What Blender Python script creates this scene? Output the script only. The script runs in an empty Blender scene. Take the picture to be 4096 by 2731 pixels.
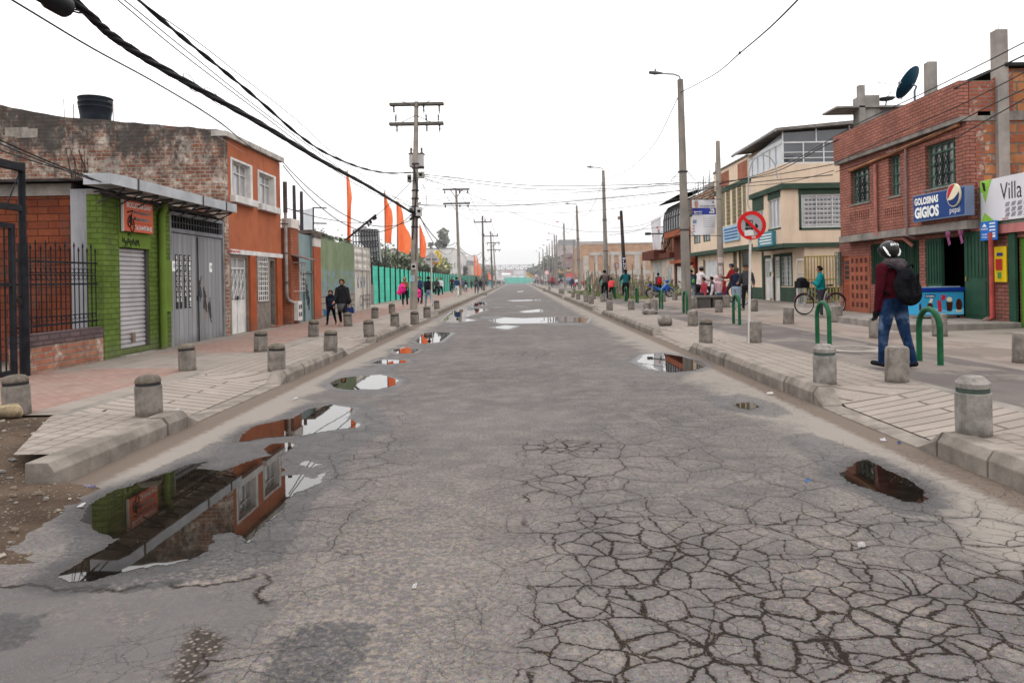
import bpy, bmesh, math, random
import numpy as np
from mathutils import Vector, Matrix, noise as mnoise
random.seed(7)
R = math.radians
sc = bpy.context.scene
COL = sc.collection
# ------------------------------------------------------------------ survey of the street
# F, S, CU, CV, H: focal length, tilt, vanishing point and eye height measured from the photo; X right, Y down the street, Z up (metres)
F, S, CU, CV, H = 1700.0, 0.018, 1188.0, 640.0, 1.6
cs = 1 / math.sqrt(1 + S * S); sn = S * cs
def ray(u, v):
 du, dv = u - CU, v - CV
 return (du * cs - dv * sn) / F, (-du * sn - dv * cs) / F
def at(u, v, Y):
 k, m = ray(u, v); return Vector((k * Y, Y, H + m * Y))
def onx(u, v, X):
 k, m = ray(u, v); Y = X / k; return Y, H + m * Y
LZ, RZ, RS, RX0 = 0.17, 0.19, 0.02, 3.6
def wz(x):
 if x > RX0: return RZ + RS * (x - RX0)
 if x < -3.7: return LZ
 return 0.0
def gr(u, v):
 k, m = ray(u, v); Y = (H - RZ + RS * RX0) / (-m + RS * k); return Vector((k * Y, Y, wz(k * Y)))
def gl(u, v):
 k, m = ray(u, v); Y = (H - LZ) / (-m); return Vector((k * Y, Y, LZ))
def g0(u, v):
 k, m = ray(u, v); Y = H / (-m); return Vector((k * Y, Y, 0))
# ------------------------------------------------------------------ materials
class NB:
 def __init__(s, name):
  m = bpy.data.materials.new(name); m.use_nodes = True
  s.m = m; s.t = m.node_tree; s.t.nodes.clear()
  s.out = s.t.nodes.new('ShaderNodeOutputMaterial')
  s.b = s.t.nodes.new('ShaderNodeBsdfPrincipled')
  s.t.links.new(s.b.outputs[0], s.out.inputs[0])
  s.geo = s.t.nodes.new('ShaderNodeNewGeometry')
  s.pos = s.geo.outputs['Position']; s._w = None
 def put(s, sock, v):
  if isinstance(v, bpy.types.NodeSocket): s.t.links.new(v, sock)
  elif v is not None:
   if sock.type == 'RGBA' and len(v) == 3: v = (*v, 1)
   sock.default_value = v
 def n(s, typ, **kw):
  nd = s.t.nodes.new(typ)
  for k, v in kw.items():
   if k in nd.inputs: s.put(nd.inputs[k], v)
   else: setattr(nd, k, v)
  return nd
 def math(s, op, a, b=None, c=None, clamp=False):
  nd = s.t.nodes.new('ShaderNodeMath'); nd.operation = op; nd.use_clamp = clamp
  s.put(nd.inputs[0], a)
  if b is not None: s.put(nd.inputs[1], b)
  if c is not None: s.put(nd.inputs[2], c)
  return nd.outputs[0]
 def vm(s, op, a, b):
  nd = s.t.nodes.new('ShaderNodeVectorMath'); nd.operation = op
  s.put(nd.inputs[0], a); s.put(nd.inputs[1], b); return nd.outputs[0]
 def mix(s, f, a, b, blend='MIX'):
  nd = s.t.nodes.new('ShaderNodeMix'); nd.data_type = 'RGBA'; nd.blend_type = blend
  s.put(nd.inputs[0], f); s.put(nd.inputs[6], a); s.put(nd.inputs[7], b); return nd.outputs[2]
 def ss(s, v, a, b, c=0.0, d=1.0):
  nd = s.t.nodes.new('ShaderNodeMapRange'); nd.interpolation_type = 'SMOOTHSTEP'
  s.put(nd.inputs[0], v); s.put(nd.inputs[1], a); s.put(nd.inputs[2], b); s.put(nd.inputs[3], c); s.put(nd.inputs[4], d)
  return nd.outputs[0]
 def noise(s, scale, detail=4, vec=None, rough=.6, col=False):
  nd = s.t.nodes.new('ShaderNodeTexNoise'); nd.inputs['Scale'].default_value = scale
  nd.inputs['Detail'].default_value = detail; nd.inputs['Roughness'].default_value = rough
  s.put(nd.inputs['Vector'], vec or s.pos); return nd.outputs['Color' if col else 'Fac']
 def scl(s, v, vec=None): return s.vm('MULTIPLY', vec or s.pos, v)
 def xyz(s, vec=None):
  nd = s.t.nodes.new('ShaderNodeSeparateXYZ'); s.put(nd.inputs[0], vec or s.pos); return nd.outputs
 def comb(s, x, y, z=0.0):
  nd = s.t.nodes.new('ShaderNodeCombineXYZ')
  for i, v in enumerate((x, y, z)): s.put(nd.inputs[i], v)
  return nd.outputs[0]
 def wall(s):
  if s._w is None:
   x, y, z = s.xyz(); nx = s.math('ABSOLUTE', s.xyz(s.geo.outputs['True Normal'])[0])
   f = s.math('GREATER_THAN', nx, .6)
   u = s.math('ADD', s.math('MULTIPLY', y, f), s.math('MULTIPLY', x, s.math('SUBTRACT', 1.0, f)))
   s._w = s.comb(u, z)
  return s._w
 def attr(s, name):
  nd = s.t.nodes.new('ShaderNodeAttribute'); nd.attribute_name = name; return nd.outputs['Fac']
 def bump(s, h, strength=.3, dist=.02):
  nd = s.t.nodes.new('ShaderNodeBump'); nd.inputs['Strength'].default_value = strength
  nd.inputs['Distance'].default_value = dist; s.put(nd.inputs['Height'], h)
  s.t.links.new(nd.outputs[0], s.b.inputs['Normal'])
 def fin(s, col, rough=.8, spec=.3, metal=0):
  s.put(s.b.inputs['Base Color'], col); s.put(s.b.inputs['Roughness'], rough)
  s.put(s.b.inputs['Specular IOR Level'], spec); s.put(s.b.inputs['Metallic'], metal); return s.m
def mul(c, f): return tuple(min(1, max(0, x * f)) for x in c)
_MC = {}
def M(name, c, var=.22, scale=2.5, rough=.8, bump=.15, spec=.07, metal=0, streak=0.0, grain=60, foot=0.0):
 """weathered plain surface: two scales of mottling, rain streaks, damp foot"""
 if name in _MC: return _MC[name]
 b = NB(name)
 n1 = b.noise(scale, 6); n2 = b.noise(grain, 3)
 col = b.mix(b.ss(n1, .3, .7), mul(c, 1 - var), mul(c, 1 + var))
 col = b.mix(b.math('MULTIPLY', n2, .35), col, mul(c, .62), 'MULTIPLY') if grain else col
 if streak:
  st = b.noise(1.0, 5, b.scl((3.2, 3.2, .35)))
  col = b.mix(b.math('MULTIPLY', b.ss(st, .48, .75), streak), col, (.07, .06, .055))
 if foot:
  z = b.xyz()[2]; f = b.math('ADD', z, b.math('MULTIPLY', b.noise(3, 5), .9))
  col = b.mix(b.math('MULTIPLY', b.ss(f, 1.15, .5), foot), col, (.10, .085, .07))
 if bump: b.bump(n2 if grain else n1, bump, .01)
 _MC[name] = b.fin(col, rough, spec, metal); return _MC[name]
def BR(name, c1, c2, mortar, bw=.24, bh=.075, ms=.012, var=.3, bump=.6, grime=0.0, white=0.0, ztop=None, horiz=False, rough=.9, squash=0.0, foot=0.0, plaster=0.0, soot=(.035, .032, .03)):
 b = NB(name)
 vec = b.comb(b.xyz()[0], b.xyz()[1]) if horiz else b.wall()
 wob = b.noise(7, 3, col=True)
 vec = b.vm('ADD', vec, b.vm('MULTIPLY', b.vm('SUBTRACT', wob, (.5, .5, .5)), (squash, squash, 0)))
 t = b.n('ShaderNodeTexBrick', Vector=vec, Color1=c1, Color2=c2, Mortar=mortar, Scale=1.0)
 t.inputs['Mortar Size'].default_value = ms; t.inputs['Brick Width'].default_value = bw; t.inputs['Row Height'].default_value = bh
 t.inputs['Mortar Smooth'].default_value = .3; t.inputs['Bias'].default_value = 0
 n1 = b.noise(1.3, 6); n2 = b.noise(30, 4); n3 = b.noise(6, 4)
 col = b.mix(b.ss(n1, .3, .7), t.outputs['Color'], b.mix(1.0, t.outputs['Color'], (1 - var,) * 3, 'MULTIPLY'))
 col = b.mix(b.math('MULTIPLY', n2, .4), col, mul(c1, .5), 'MULTIPLY')
 if white:
  w = b.math('MULTIPLY', b.ss(b.noise(2.2, 9, rough=.75), .56 - .1 * white, .66), b.ss(n3, .35, .6))
  col = b.mix(b.math('MULTIPLY', w, .85), col, (.55, .49, .42))
 if plaster:
  p = b.ss(b.math('ADD', b.noise(.9, 8, rough=.7), b.math('MULTIPLY', n2, .08)), .66 - .1 * plaster, .68 - .1 * plaster)
  col = b.mix(p, col, b.mix(n3, (.2, .175, .15), (.34, .3, .26)))
 if grime:
  z = b.xyz()[2]
  g = b.noise(1.0, 8, b.scl((1.7, 1.7, .9)), rough=.78)
  if ztop is not None: g = b.math('ADD', g, b.ss(z, ztop - 2.4, ztop + .1, -.12, .15))
  col = b.mix(b.math('MULTIPLY', b.ss(g, .5, .66), grime), col, b.mix(n3, soot, mul(soot, 2.4)))
 if foot:
  z = b.xyz()[2]; f = b.math('ADD', z, b.math('MULTIPLY', b.noise(3, 5), .9))
  col = b.mix(b.math('MULTIPLY', b.ss(f, 1.15, .5), foot), col, (.12, .10, .085))
 h = b.math('SUBTRACT', b.math('MULTIPLY', n2, .4), t.outputs['Fac'])
 b.bump(h, bump, .012)
 return b.fin(col, rough, .06)
def glass(name, c, rough=.08, spec=.6):
 b = NB(name); n = b.noise(1.7, 3)
 return b.fin(b.mix(n, mul(c, .55), mul(c, 1.35)), rough, spec)
def flat(name, c, rough=.6, spec=.1, metal=0):
 return M(name, c, .08, 4, rough, .04, spec, metal, grain=40)
# ------------------------------------------------------------------ mesh builder
class MB:
 def __init__(s): s.v = []; s.f = []; s.mi = []; s.m = 0
 def add(s, vs, fs):
  o = len(s.v); s.v.extend([tuple(v) for v in vs]); s.f.extend([tuple(i + o for i in f) for f in fs]); s.mi.extend([s.m] * len(fs)); return s
 def box(s, x0, x1, y0, y1, z0, z1):
  return s.add([(x0, y0, z0), (x1, y0, z0), (x1, y1, z0), (x0, y1, z0), (x0, y0, z1), (x1, y0, z1), (x1, y1, z1), (x0, y1, z1)],
   [(0, 3, 2, 1), (4, 5, 6, 7), (0, 1, 5, 4), (1, 2, 6, 5), (2, 3, 7, 6), (3, 0, 4, 7)])
 def obox(s, c, size, rz=0, rx=0, ry=0):
  mt = Matrix.Translation(c) @ Matrix.Rotation(rz, 4, 'Z') @ Matrix.Rotation(ry, 4, 'Y') @ Matrix.Rotation(rx, 4, 'X')
  a, b, d = (q / 2 for q in size)
  vs = [mt @ Vector(p) for p in ((-a, -b, -d), (a, -b, -d), (a, b, -d), (-a, b, -d), (-a, -b, d), (a, -b, d), (a, b, d), (-a, b, d))]
  return s.add(vs, [(0, 3, 2, 1), (4, 5, 6, 7), (0, 1, 5, 4), (1, 2, 6, 5), (2, 3, 7, 6), (3, 0, 4, 7)])
 def tube(s, pts, rad, n=8, cap=True, flat=1.0):
  pts = [Vector(p) for p in pts]
  if not hasattr(rad, '__len__'): rad = [rad] * len(pts)
  vs = []; up = None
  for i, p in enumerate(pts):
   d = (pts[min(i + 1, len(pts) - 1)] - pts[max(i - 1, 0)])
   d = d.normalized() if d.length > 1e-9 else Vector((0, 0, 1))
   if up is None: up = Vector((0, 0, 1)) if abs(d.z) < .9 else Vector((0, 1, 0))
   a = d.cross(up).normalized(); b = a.cross(d).normalized(); up = b
   for j in range(n):
    t = 2 * math.pi * j / n
    vs.append(p + a * math.cos(t) * rad[i] + b * math.sin(t) * rad[i] * flat)
  fs = [(i * n + j, i * n + (j + 1) % n, (i + 1) * n + (j + 1) % n, (i + 1) * n + j) for i in range(len(pts) - 1) for j in range(n)]
  if cap: fs += [tuple(range(n - 1, -1, -1)), tuple((len(pts) - 1) * n + j for j in range(n))]
  return s.add(vs, fs)
 def bar(s, p, q, w, t=None):
  return s.tube([p, q], [w * .7071] * 2, 4) if t is None else s.tube([p, q], w * .5, 4)
 def lathe(s, prof, n=16, c=(0, 0, 0), axis='Z', sx=1, sy=1, cap=True):
  vs = []
  for r, z in prof:
   for j in range(n):
    t = 2 * math.pi * j / n; a, b = r * math.cos(t) * sx, r * math.sin(t) * sy
    p = (a, b, z) if axis == 'Z' else ((z, a, b) if axis == 'X' else (a, z, b))
    vs.append((p[0] + c[0], p[1] + c[1], p[2] + c[2]))
  k = len(prof)
  fs = [(i * n + j, i * n + (j + 1) % n, (i + 1) * n + (j + 1) % n, (i + 1) * n + j) for i in range(k - 1) for j in range(n)]
  if cap and prof[0][0] > 1e-6: fs.append(tuple(range(n - 1, -1, -1)))
  if cap and prof[-1][0] > 1e-6: fs.append(tuple((k - 1) * n + j for j in range(n)))
  return s.add(vs, fs)
 def ball(s, c, r, n=10, m=6):
  r = r if hasattr(r, '__len__') else (r, r, r)
  vs = []
  for i in range(m + 1):
   p = math.pi * i / m - math.pi / 2
   for j in range(n):
    t = 2 * math.pi * j / n
    vs.append((c[0] + r[0] * math.cos(p) * math.cos(t), c[1] + r[1] * math.cos(p) * math.sin(t), c[2] + r[2] * math.sin(p)))
  return s.add(vs, [(i * n + j, i * n + (j + 1) % n, (i + 1) * n + (j + 1) % n, (i + 1) * n + j) for i in range(m) for j in range(n)])
 def torus(s, c, R_, r, axis='X', n=24, m=8):
  vs = []
  for i in range(n):
   t = 2 * math.pi * i / n
   for j in range(m):
    q = 2 * math.pi * j / m; rr = R_ + r * math.cos(q); h = r * math.sin(q); a, b = rr * math.cos(t), rr * math.sin(t)
    p = (h, a, b) if axis == 'X' else ((a, h, b) if axis == 'Y' else (a, b, h))
    vs.append((p[0] + c[0], p[1] + c[1], p[2] + c[2]))
  return s.add(vs, [(i * m + j, ((i + 1) % n) * m + j, ((i + 1) % n) * m + (j + 1) % m, i * m + (j + 1) % m) for i in range(n) for j in range(m)])
 def prism(s, poly, axis, a, b):
  n = len(poly); f = {'X': lambda p, t: (t, p[0], p[1]), 'Y': lambda p, t: (p[0], t, p[1]), 'Z': lambda p, t: (p[0], p[1], t)}[axis]
  return s.add([f(p, a) for p in poly] + [f(p, b) for p in poly],
   [tuple(range(n - 1, -1, -1)), tuple(range(n, 2 * n))] + [(i, (i + 1) % n, n + (i + 1) % n, n + i) for i in range(n)])
 def quad(s, a, b, c, d): return s.add([a, b, c, d], [(0, 1, 2, 3)])
 def build(s, name, mats, parent=None, org=None, smooth=False, bevel=0.0, fix=True):
  me = bpy.data.meshes.new(name)
  o = Vector(org) if org is not None else (Vector(parent['_org']) if parent is not None and '_org' in parent else Vector((0, 0, 0)))
  me.from_pydata([(v[0] - o.x, v[1] - o.y, v[2] - o.z) for v in s.v], [], s.f)
  for m in (mats if isinstance(mats, (list, tuple)) else [mats]): me.materials.append(m)
  me.polygons.foreach_set('material_index', s.mi)
  if fix:
   bm = bmesh.new(); bm.from_mesh(me); bmesh.ops.recalc_face_normals(bm, faces=bm.faces[:]); bm.to_mesh(me); bm.free()
  if smooth: me.polygons.foreach_set('use_smooth', [True] * len(me.polygons))
  ob = bpy.data.objects.new(name, me); COL.objects.link(ob)
  if parent is not None:
   ob.parent = parent
   if '_org' in parent: ob['_org'] = parent['_org']
  if bevel:
   bv = ob.modifiers.new('edge', 'BEVEL'); bv.width = bevel; bv.segments = 2; bv.limit_method = 'ANGLE'
  if smooth:
   try: me.set_sharp_from_angle(angle=R(40))
   except Exception: pass
  return ob
def tag(o, label, cat, group=None):
 o['label'] = label; o['category'] = cat
 if group: o['group'] = group
 return o
def thing(name, label, cat, loc=(0, 0, 0), rz=0, group=None, world=True):
 """Empty at the base of a thing. world=True: its parts are written in street coordinates"""
 o = bpy.data.objects.new(name, None); COL.objects.link(o); o.location = loc; o.rotation_euler = (0, 0, rz); o.empty_display_size = .1
 tag(o, label, cat, group)
 if world: o['_org'] = list(loc)
 return o
def struct(name, mb, mats, **kw):
 o = mb.build(name, mats, **kw); o['kind'] = 'structure'; return o
def solo(name, mb, mats, label, cat, loc=(0, 0, 0), group=None, **kw):
 """a thing that is one mesh, its origin at loc"""
 o = mb.build(name, mats, org=loc, **kw); o.location = loc; return tag(o, label, cat, group)
def dup(o, loc=None, rz=None, label=None, parent=None):
 c = o.copy(); COL.objects.link(c)
 if parent is not None: c.parent = parent
 for ch in [x for x in bpy.data.objects if x.parent == o]: dup(ch, parent=c)
 if loc is not None: c.location = loc
 if rz is not None: c.rotation_euler = (0, 0, rz)
 if label: c['label'] = label
 return c
AX = {'x+': (Vector((0, 1, 0)), Vector((1, 0, 0))), 'x-': (Vector((0, -1, 0)), Vector((-1, 0, 0))), 'y-': (Vector((1, 0, 0)), Vector((0, -1, 0)))}
def text(body, mat, parent, org, face, w=None, h=None, bold=0.0, name='lettering', align='L', depth=.004, tilt=0.0, shear=0.0):
 """letters as real raised mesh, fitted to w x h metres; org = lower left corner in street coordinates"""
 cu = bpy.data.curves.new('t', 'FONT'); cu.body = body; cu.size = 1; cu.extrude = 0; cu.offset = bold; cu.resolution_u = 3; cu.shear = shear
 tmp = bpy.data.objects.new('t', cu); COL.objects.link(tmp)
 dg = bpy.context.evaluated_depsgraph_get(); me = bpy.data.meshes.new_from_object(tmp.evaluated_get(dg))
 bpy.data.objects.remove(tmp); bpy.data.curves.remove(cu)
 co = np.array([v.co[:] for v in me.vertices]); x0, y0 = co[:, 0].min(), co[:, 1].min(); x1, y1 = co[:, 0].max(), co[:, 1].max()
 sx = w / (x1 - x0) if w else None; sy = h / (y1 - y0) if h else None
 sx = sx or sy; sy = sy or sx
 a, nrm = AX[face] if isinstance(face, str) else face
 up = Vector((0, 0, 1)); o = Vector(org)
 if tilt: a2 = a * math.cos(tilt) + up * math.sin(tilt); up = up * math.cos(tilt) - a * math.sin(tilt); a = a2
 off = -((x1 - x0) * sx) / 2 if align == 'C' else 0
 po = Vector(parent['_org']) if parent is not None and '_org' in parent else Vector((0, 0, 0))
 for v in me.vertices:
  p = o + a * ((v.co.x - x0) * sx + off) + up * ((v.co.y - y0) * sy) + nrm * depth - po
  v.co = p
 me.materials.clear(); me.materials.append(mat); me.name = name
 ob = bpy.data.objects.new(name, me); COL.objects.link(ob)
 if parent is not None:
  ob.parent = parent
  if '_org' in parent: ob['_org'] = parent['_org']
 return ob
def wallholes(mb, plane, c0, c1, a0, a1, z0, z1, holes):
 """solid wall between c0 and c1 (x for plane 'x', y for plane 'y') with rectangular openings (a0,a1,z0,z1)"""
 A = sorted({a0, a1, *[h[i] for h in holes for i in (0, 1)]}); Z = sorted({z0, z1, *[h[i] for h in holes for i in (2, 3)]})
 A = [a for a in A if a0 <= a <= a1]; Z = [z for z in Z if z0 <= z <= z1]
 for i in range(len(A) - 1):
  run = None
  for j in range(len(Z) - 1):
   am, zm = (A[i] + A[i + 1]) / 2, (Z[j] + Z[j + 1]) / 2
   solid = not any(h[0] < am < h[1] and h[2] < zm < h[3] for h in holes)
   if solid: run = (run[0], Z[j + 1]) if run else (Z[j], Z[j + 1])
   if run and (not solid or j == len(Z) - 2):
    if plane == 'x': mb.box(c0, c1, A[i], A[i + 1], *run)
    else: mb.box(A[i], A[i + 1], c0, c1, *run)
    run = None
 return mb
def grille(mb, plane, c, a0, a1, z0, z1, nv, nh, w=.02):
 g = lambda a, z: (c, a, z) if plane == 'x' else (a, c, z)
 for i in range(nv + 1):
  a = a0 + (a1 - a0) * i / nv; mb.tube([g(a, z0), g(a, z1)], w * .7, 4)
 for i in range(nh + 1):
  z = z0 + (z1 - z0) * i / nh; mb.tube([g(a0, z), g(a1, z)], w * .7, 4)
 return mb
def window(parent, plane, c, out, a0, a1, z0, z1, fm, gm, nv=2, nh=1, fw=.05, name='window', hsplit=None, inset=.08):
 """framed window: c = wall face, out = +1/-1 outward direction on the plane axis; pane is a sub-part"""
 m = MB(); ci = c - out * inset; d = .025
 def bx(p, q, r, t):
  lo, hi = sorted((ci - d, ci + d))
  m.box(lo, hi, p, q, r, t) if plane == 'x' else m.box(p, q, lo, hi, r, t)
 bx(a0, a1, z0, z0 + fw); bx(a0, a1, z1 - fw, z1); bx(a0, a0 + fw, z0 + fw, z1 - fw); bx(a1 - fw, a1, z0 + fw, z1 - fw)
 d = .018
 for i in range(1, nv):
  a = a0 + (a1 - a0) * i / nv; bx(a - fw * .4, a + fw * .4, z0 + fw, z1 - fw)
 d = .014
 for z in (hsplit if hsplit is not None else [z0 + (z1 - z0) * i / nh for i in range(1, nh)]): bx(a0 + fw, a1 - fw, z - fw * .35, z + fw * .35)
 f = m.build(name, fm, parent); g = MB(); cg = c - out * (inset + .03)
 (g.quad((cg, a0, z0), (cg, a1, z0), (cg, a1, z1), (cg, a0, z1)) if plane == 'x' else g.quad((a0, cg, z0), (a1, cg, z0), (a1, cg, z1), (a0, cg, z1)))
 g.build('pane', gm, f); return f
# ================================================================== ground, road, kerbs, pavements
XL, XR = -3.73, 3.60           # kerb faces
RUN_L = [(5.9, 8.6), (11.6, 16.2), (19.3, 25.4), (34.5, 420)]
RUN_R = [(1.5, 6.7), (8.8, 15.7), (19.7, 32.0), (35.5, 57), (60.5, 420)]
def sdf(poly, X, Y):
 """signed distance (numpy) to a closed polygon, negative inside"""
 d = np.full(X.shape, 1e9); ins = np.zeros(X.shape, bool); n = len(poly)
 for i in range(n):
  ax, ay = poly[i]; bx, by = poly[(i + 1) % n]; ex, ey = bx - ax, by - ay
  t = np.clip(((X - ax) * ex + (Y - ay) * ey) / (ex * ex + ey * ey + 1e-12), 0, 1)
  d = np.minimum(d, (X - ax - t * ex) ** 2 + (Y - ay - t * ey) ** 2)
  c = ((ay > Y) != (by > Y)) & (X < (bx - ax) * (Y - ay) / (by - ay + 1e-12) + ax); ins ^= c
 d = np.sqrt(d); return np.where(ins, -d, d)
lo = lambda pts: [tuple(g0(.5 * x, 804 + .5 * y)[:2]) for x, y in pts]
lp = lambda pts: [tuple(g0(x, y)[:2]) for x, y in pts]
lr = lambda pts: [tuple(g0(.5241 * x + 1176, .5241 * y + 746.5)[:2]) for x, y in pts]
PUD = [
(lo([(265,1045),(345,988),(430,940),(505,900),(535,868),(440,822),(385,790),(400,722),(520,650),(640,610),(720,578),(800,555),(850,530),(940,515),(905,545),(1010,555),(1080,532),(1180,497),(1250,482),(1205,455),(1250,430),(1335,425),(1355,445),(1300,470),(1280,500),(1290,530),(1300,545),(1285,578),(1380,570),(1440,590),(1500,555),(1470,610),(1380,650),(1340,660),(1320,690),(1270,760),(1200,800),(1185,840),(1140,882),(1100,848),(1060,832),(1000,836),(970,862),(990,880),(950,912),(870,960),(800,980),(700,1000),(600,1012),(500,1032),(420,1058),(330,1062)]), 1),
(lo([(1090,420),(1110,390),(1170,350),(1270,325),(1330,315),(1360,305),(1420,270),(1520,250),(1620,265),(1600,310),(1660,345),(1640,355),(1500,370),(1400,390),(1320,395),(1230,400),(1150,415)]), 1),
(lo([(1370,525),(1410,510),(1470,525),(1440,540),(1390,535)]), 1),
(lo([(1520,150),(1560,130),(1650,118),(1750,113),(1830,138),(1818,160),(1740,180),(1600,180),(1530,170)]), 1),
(lp([(903,804),(930,797),(962,802),(948,811),(915,812)]), 1),
(lp([(850,833),(880,826),(930,827),(935,832),(890,836)]), 1),
(lp([(955,784),(972,766),(1000,762),(1038,764),(1008,786),(970,790)]), 1),
(lp([(1015,738),(1040,714),(1080,707),(1118,711),(1062,730),(1092,736),(1040,741)]), 1),
(lp([(1128,735),(1160,729),(1200,731),(1300,727),(1352,730),(1346,741),(1290,741),(1200,743),(1150,743)]), 1),
(lp([(1078,698),(1110,693),(1116,699),(1088,705)]), 1), (lp([(1196,715),(1240,710),(1244,716),(1205,718)]), 1),
(lp([(1130,752),(1160,747),(1188,749),(1165,756)]), 1), (lp([(1095,676),(1120,674),(1118,678),(1100,679)]), 1),
(lp([(1165,690),(1240,687),(1235,690),(1180,692)]), 1), (lp([(1187,669),(1203,668),(1200,670.5),(1190,671)]), 1),
(lp([(1462,830),(1480,814),(1520,811),(1560,818),(1600,828),(1618,841),(1592,851),(1540,855),(1488,846)]), 1),
(lr([(972,345),(1040,340),(1080,358),(1040,368),(985,362)]), 1),
(lr([(1440,650),(1505,600),(1560,588),(1610,620),(1700,660),(1760,690),(1815,735),(1800,775),(1720,772),(1640,742),(1560,712),(1490,692)]), 1)]
WETX = [lp([(160,1340),(120,1320),(165,1240),(180,1160),(330,1090),(560,985),(700,930),(860,925),(900,985),(830,1020),(780,1070),(720,1150),(640,1290),(480,1330),(300,1360)]),
  lr([(1190,490),(1300,470),(1500,540),(1650,600),(1830,700),(1930,790),(1850,830),(1700,830),(1560,750),(1400,650),(1280,570)]),
  lr([(850,320),(1000,300),(1150,340),(1230,385),(1150,405),(1000,385),(880,350)]),
  lp([(735,885),(780,850),(850,845),(880,820),(920,818),(900,850),(930,880),(890,905),(800,905)]),
  lp([(640,1468),(740,1425),(860,1430),(840,1500),(760,1600),(600,1600)]), lp([(-60,1440),(0,1410),(95,1415),(60,1470),(-80,1530)])]
def wet_field(X, Y):
 d = np.full(X.shape, 9.0); e = np.full(X.shape, 9.0)
 for p, k in PUD: d = np.minimum(d, sdf(p, X, Y))
 for p in WETX: e = np.minimum(e, sdf(p, X, Y))
 return d, e
BLOB = [  # crack density: x, y, rx, ry, value
(1.0, 3.2, 1.15, .9, 1.0), (2.2, 3.4, 1.6, 1.0, .8), (.8, 4.3, .9, 1.0, .85), (1.9, 4.5, 1.6, .9, .62), (2.9, 4.4, 1.0, 1.0, .55), (.4, 5.8, .6, .7, .62),
(1.0, 6.2, .9, .9, .5), (.45, 7.0, .55, .35, .95), (1.3, 7.3, .9, .7, .42), (1.9, 8.3, .8, 1.4, .36), (2.3, 5.9, 1.0, .9, .36), (2.4, 10.5, 1.0, 2.2, .25),
(-1.5, 6.6, .5, 1.2, .52), (-1.25, 5.0, .5, .9, .4), (-1.75, 8.3, .4, 1.1, .5), (-.9, 12.5, 1.4, 2, .2), (.3, 15.5, 1.0, 1.2, .5), (.3, 21.5, .8, 1, .45), (1.2, 12, 1.0, 3, .22), (-1.2, 3.1, .5, .3, .45)]
def crack_field(X, Y):
 c = np.zeros(X.shape)
 for x, y, rx, ry, v in BLOB: c = np.maximum(c, v * np.exp(-(((X - x) / rx) ** 2 + ((Y - y) / ry) ** 2) ** 1.3 * .7))
 c *= np.where((X > -.9) & (Y < 9), .25 + .75 * np.clip((X + .42) / .5, 0, 1), 1.0)       # cracking dies out past the paving joint
 return c
def dark_field(X, Y):   # resurfaced darker patch bottom left
 p = lp([(-500, 1345), (150, 1352), (330, 1340), (600, 1330), (640, 1410), (600, 1470), (470, 1500), (440, 1600), (430, 1800), (-700, 1800)])
 q = lp([(330,1700),(395,1560),(420,1480),(455,1440),(500,1450),(520,1480),(470,1530),(440,1600),(420,1700)])
 return sdf(p, X, Y), sdf(q, X, Y)
road = MB(); AW, AE, AC, AD, AQ = [], [], [], [], []
def band(x0, x1, nx, y0, y1, ny):
 xs = np.linspace(x0, x1, nx + 1); ys = np.linspace(y0, y1, ny + 1); X, Y = np.meshgrid(xs, ys)
 d, e = wet_field(X, Y); c = crack_field(X, Y); a, q = dark_field(X, Y)
 for arr, v in ((AW, d), (AE, e), (AC, c), (AD, a), (AQ, q)): arr.extend(np.clip(v, -2, 2).ravel().tolist())
 w = nx + 1
 road.add([(x, y, 0) for y in ys for x in xs], [(j * w + i, j * w + i + 1, (j + 1) * w + i + 1, (j + 1) * w + i) for j in range(ny) for i in range(nx)])
band(-5.2, 3.75, 220, 1.2, 12, 260); band(-4.2, 3.75, 110, 12, 30, 220); band(-4.2, 3.75, 50, 30, 80, 200); band(-4.2, 3.75, 8, 80, 600, 60)
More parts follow.
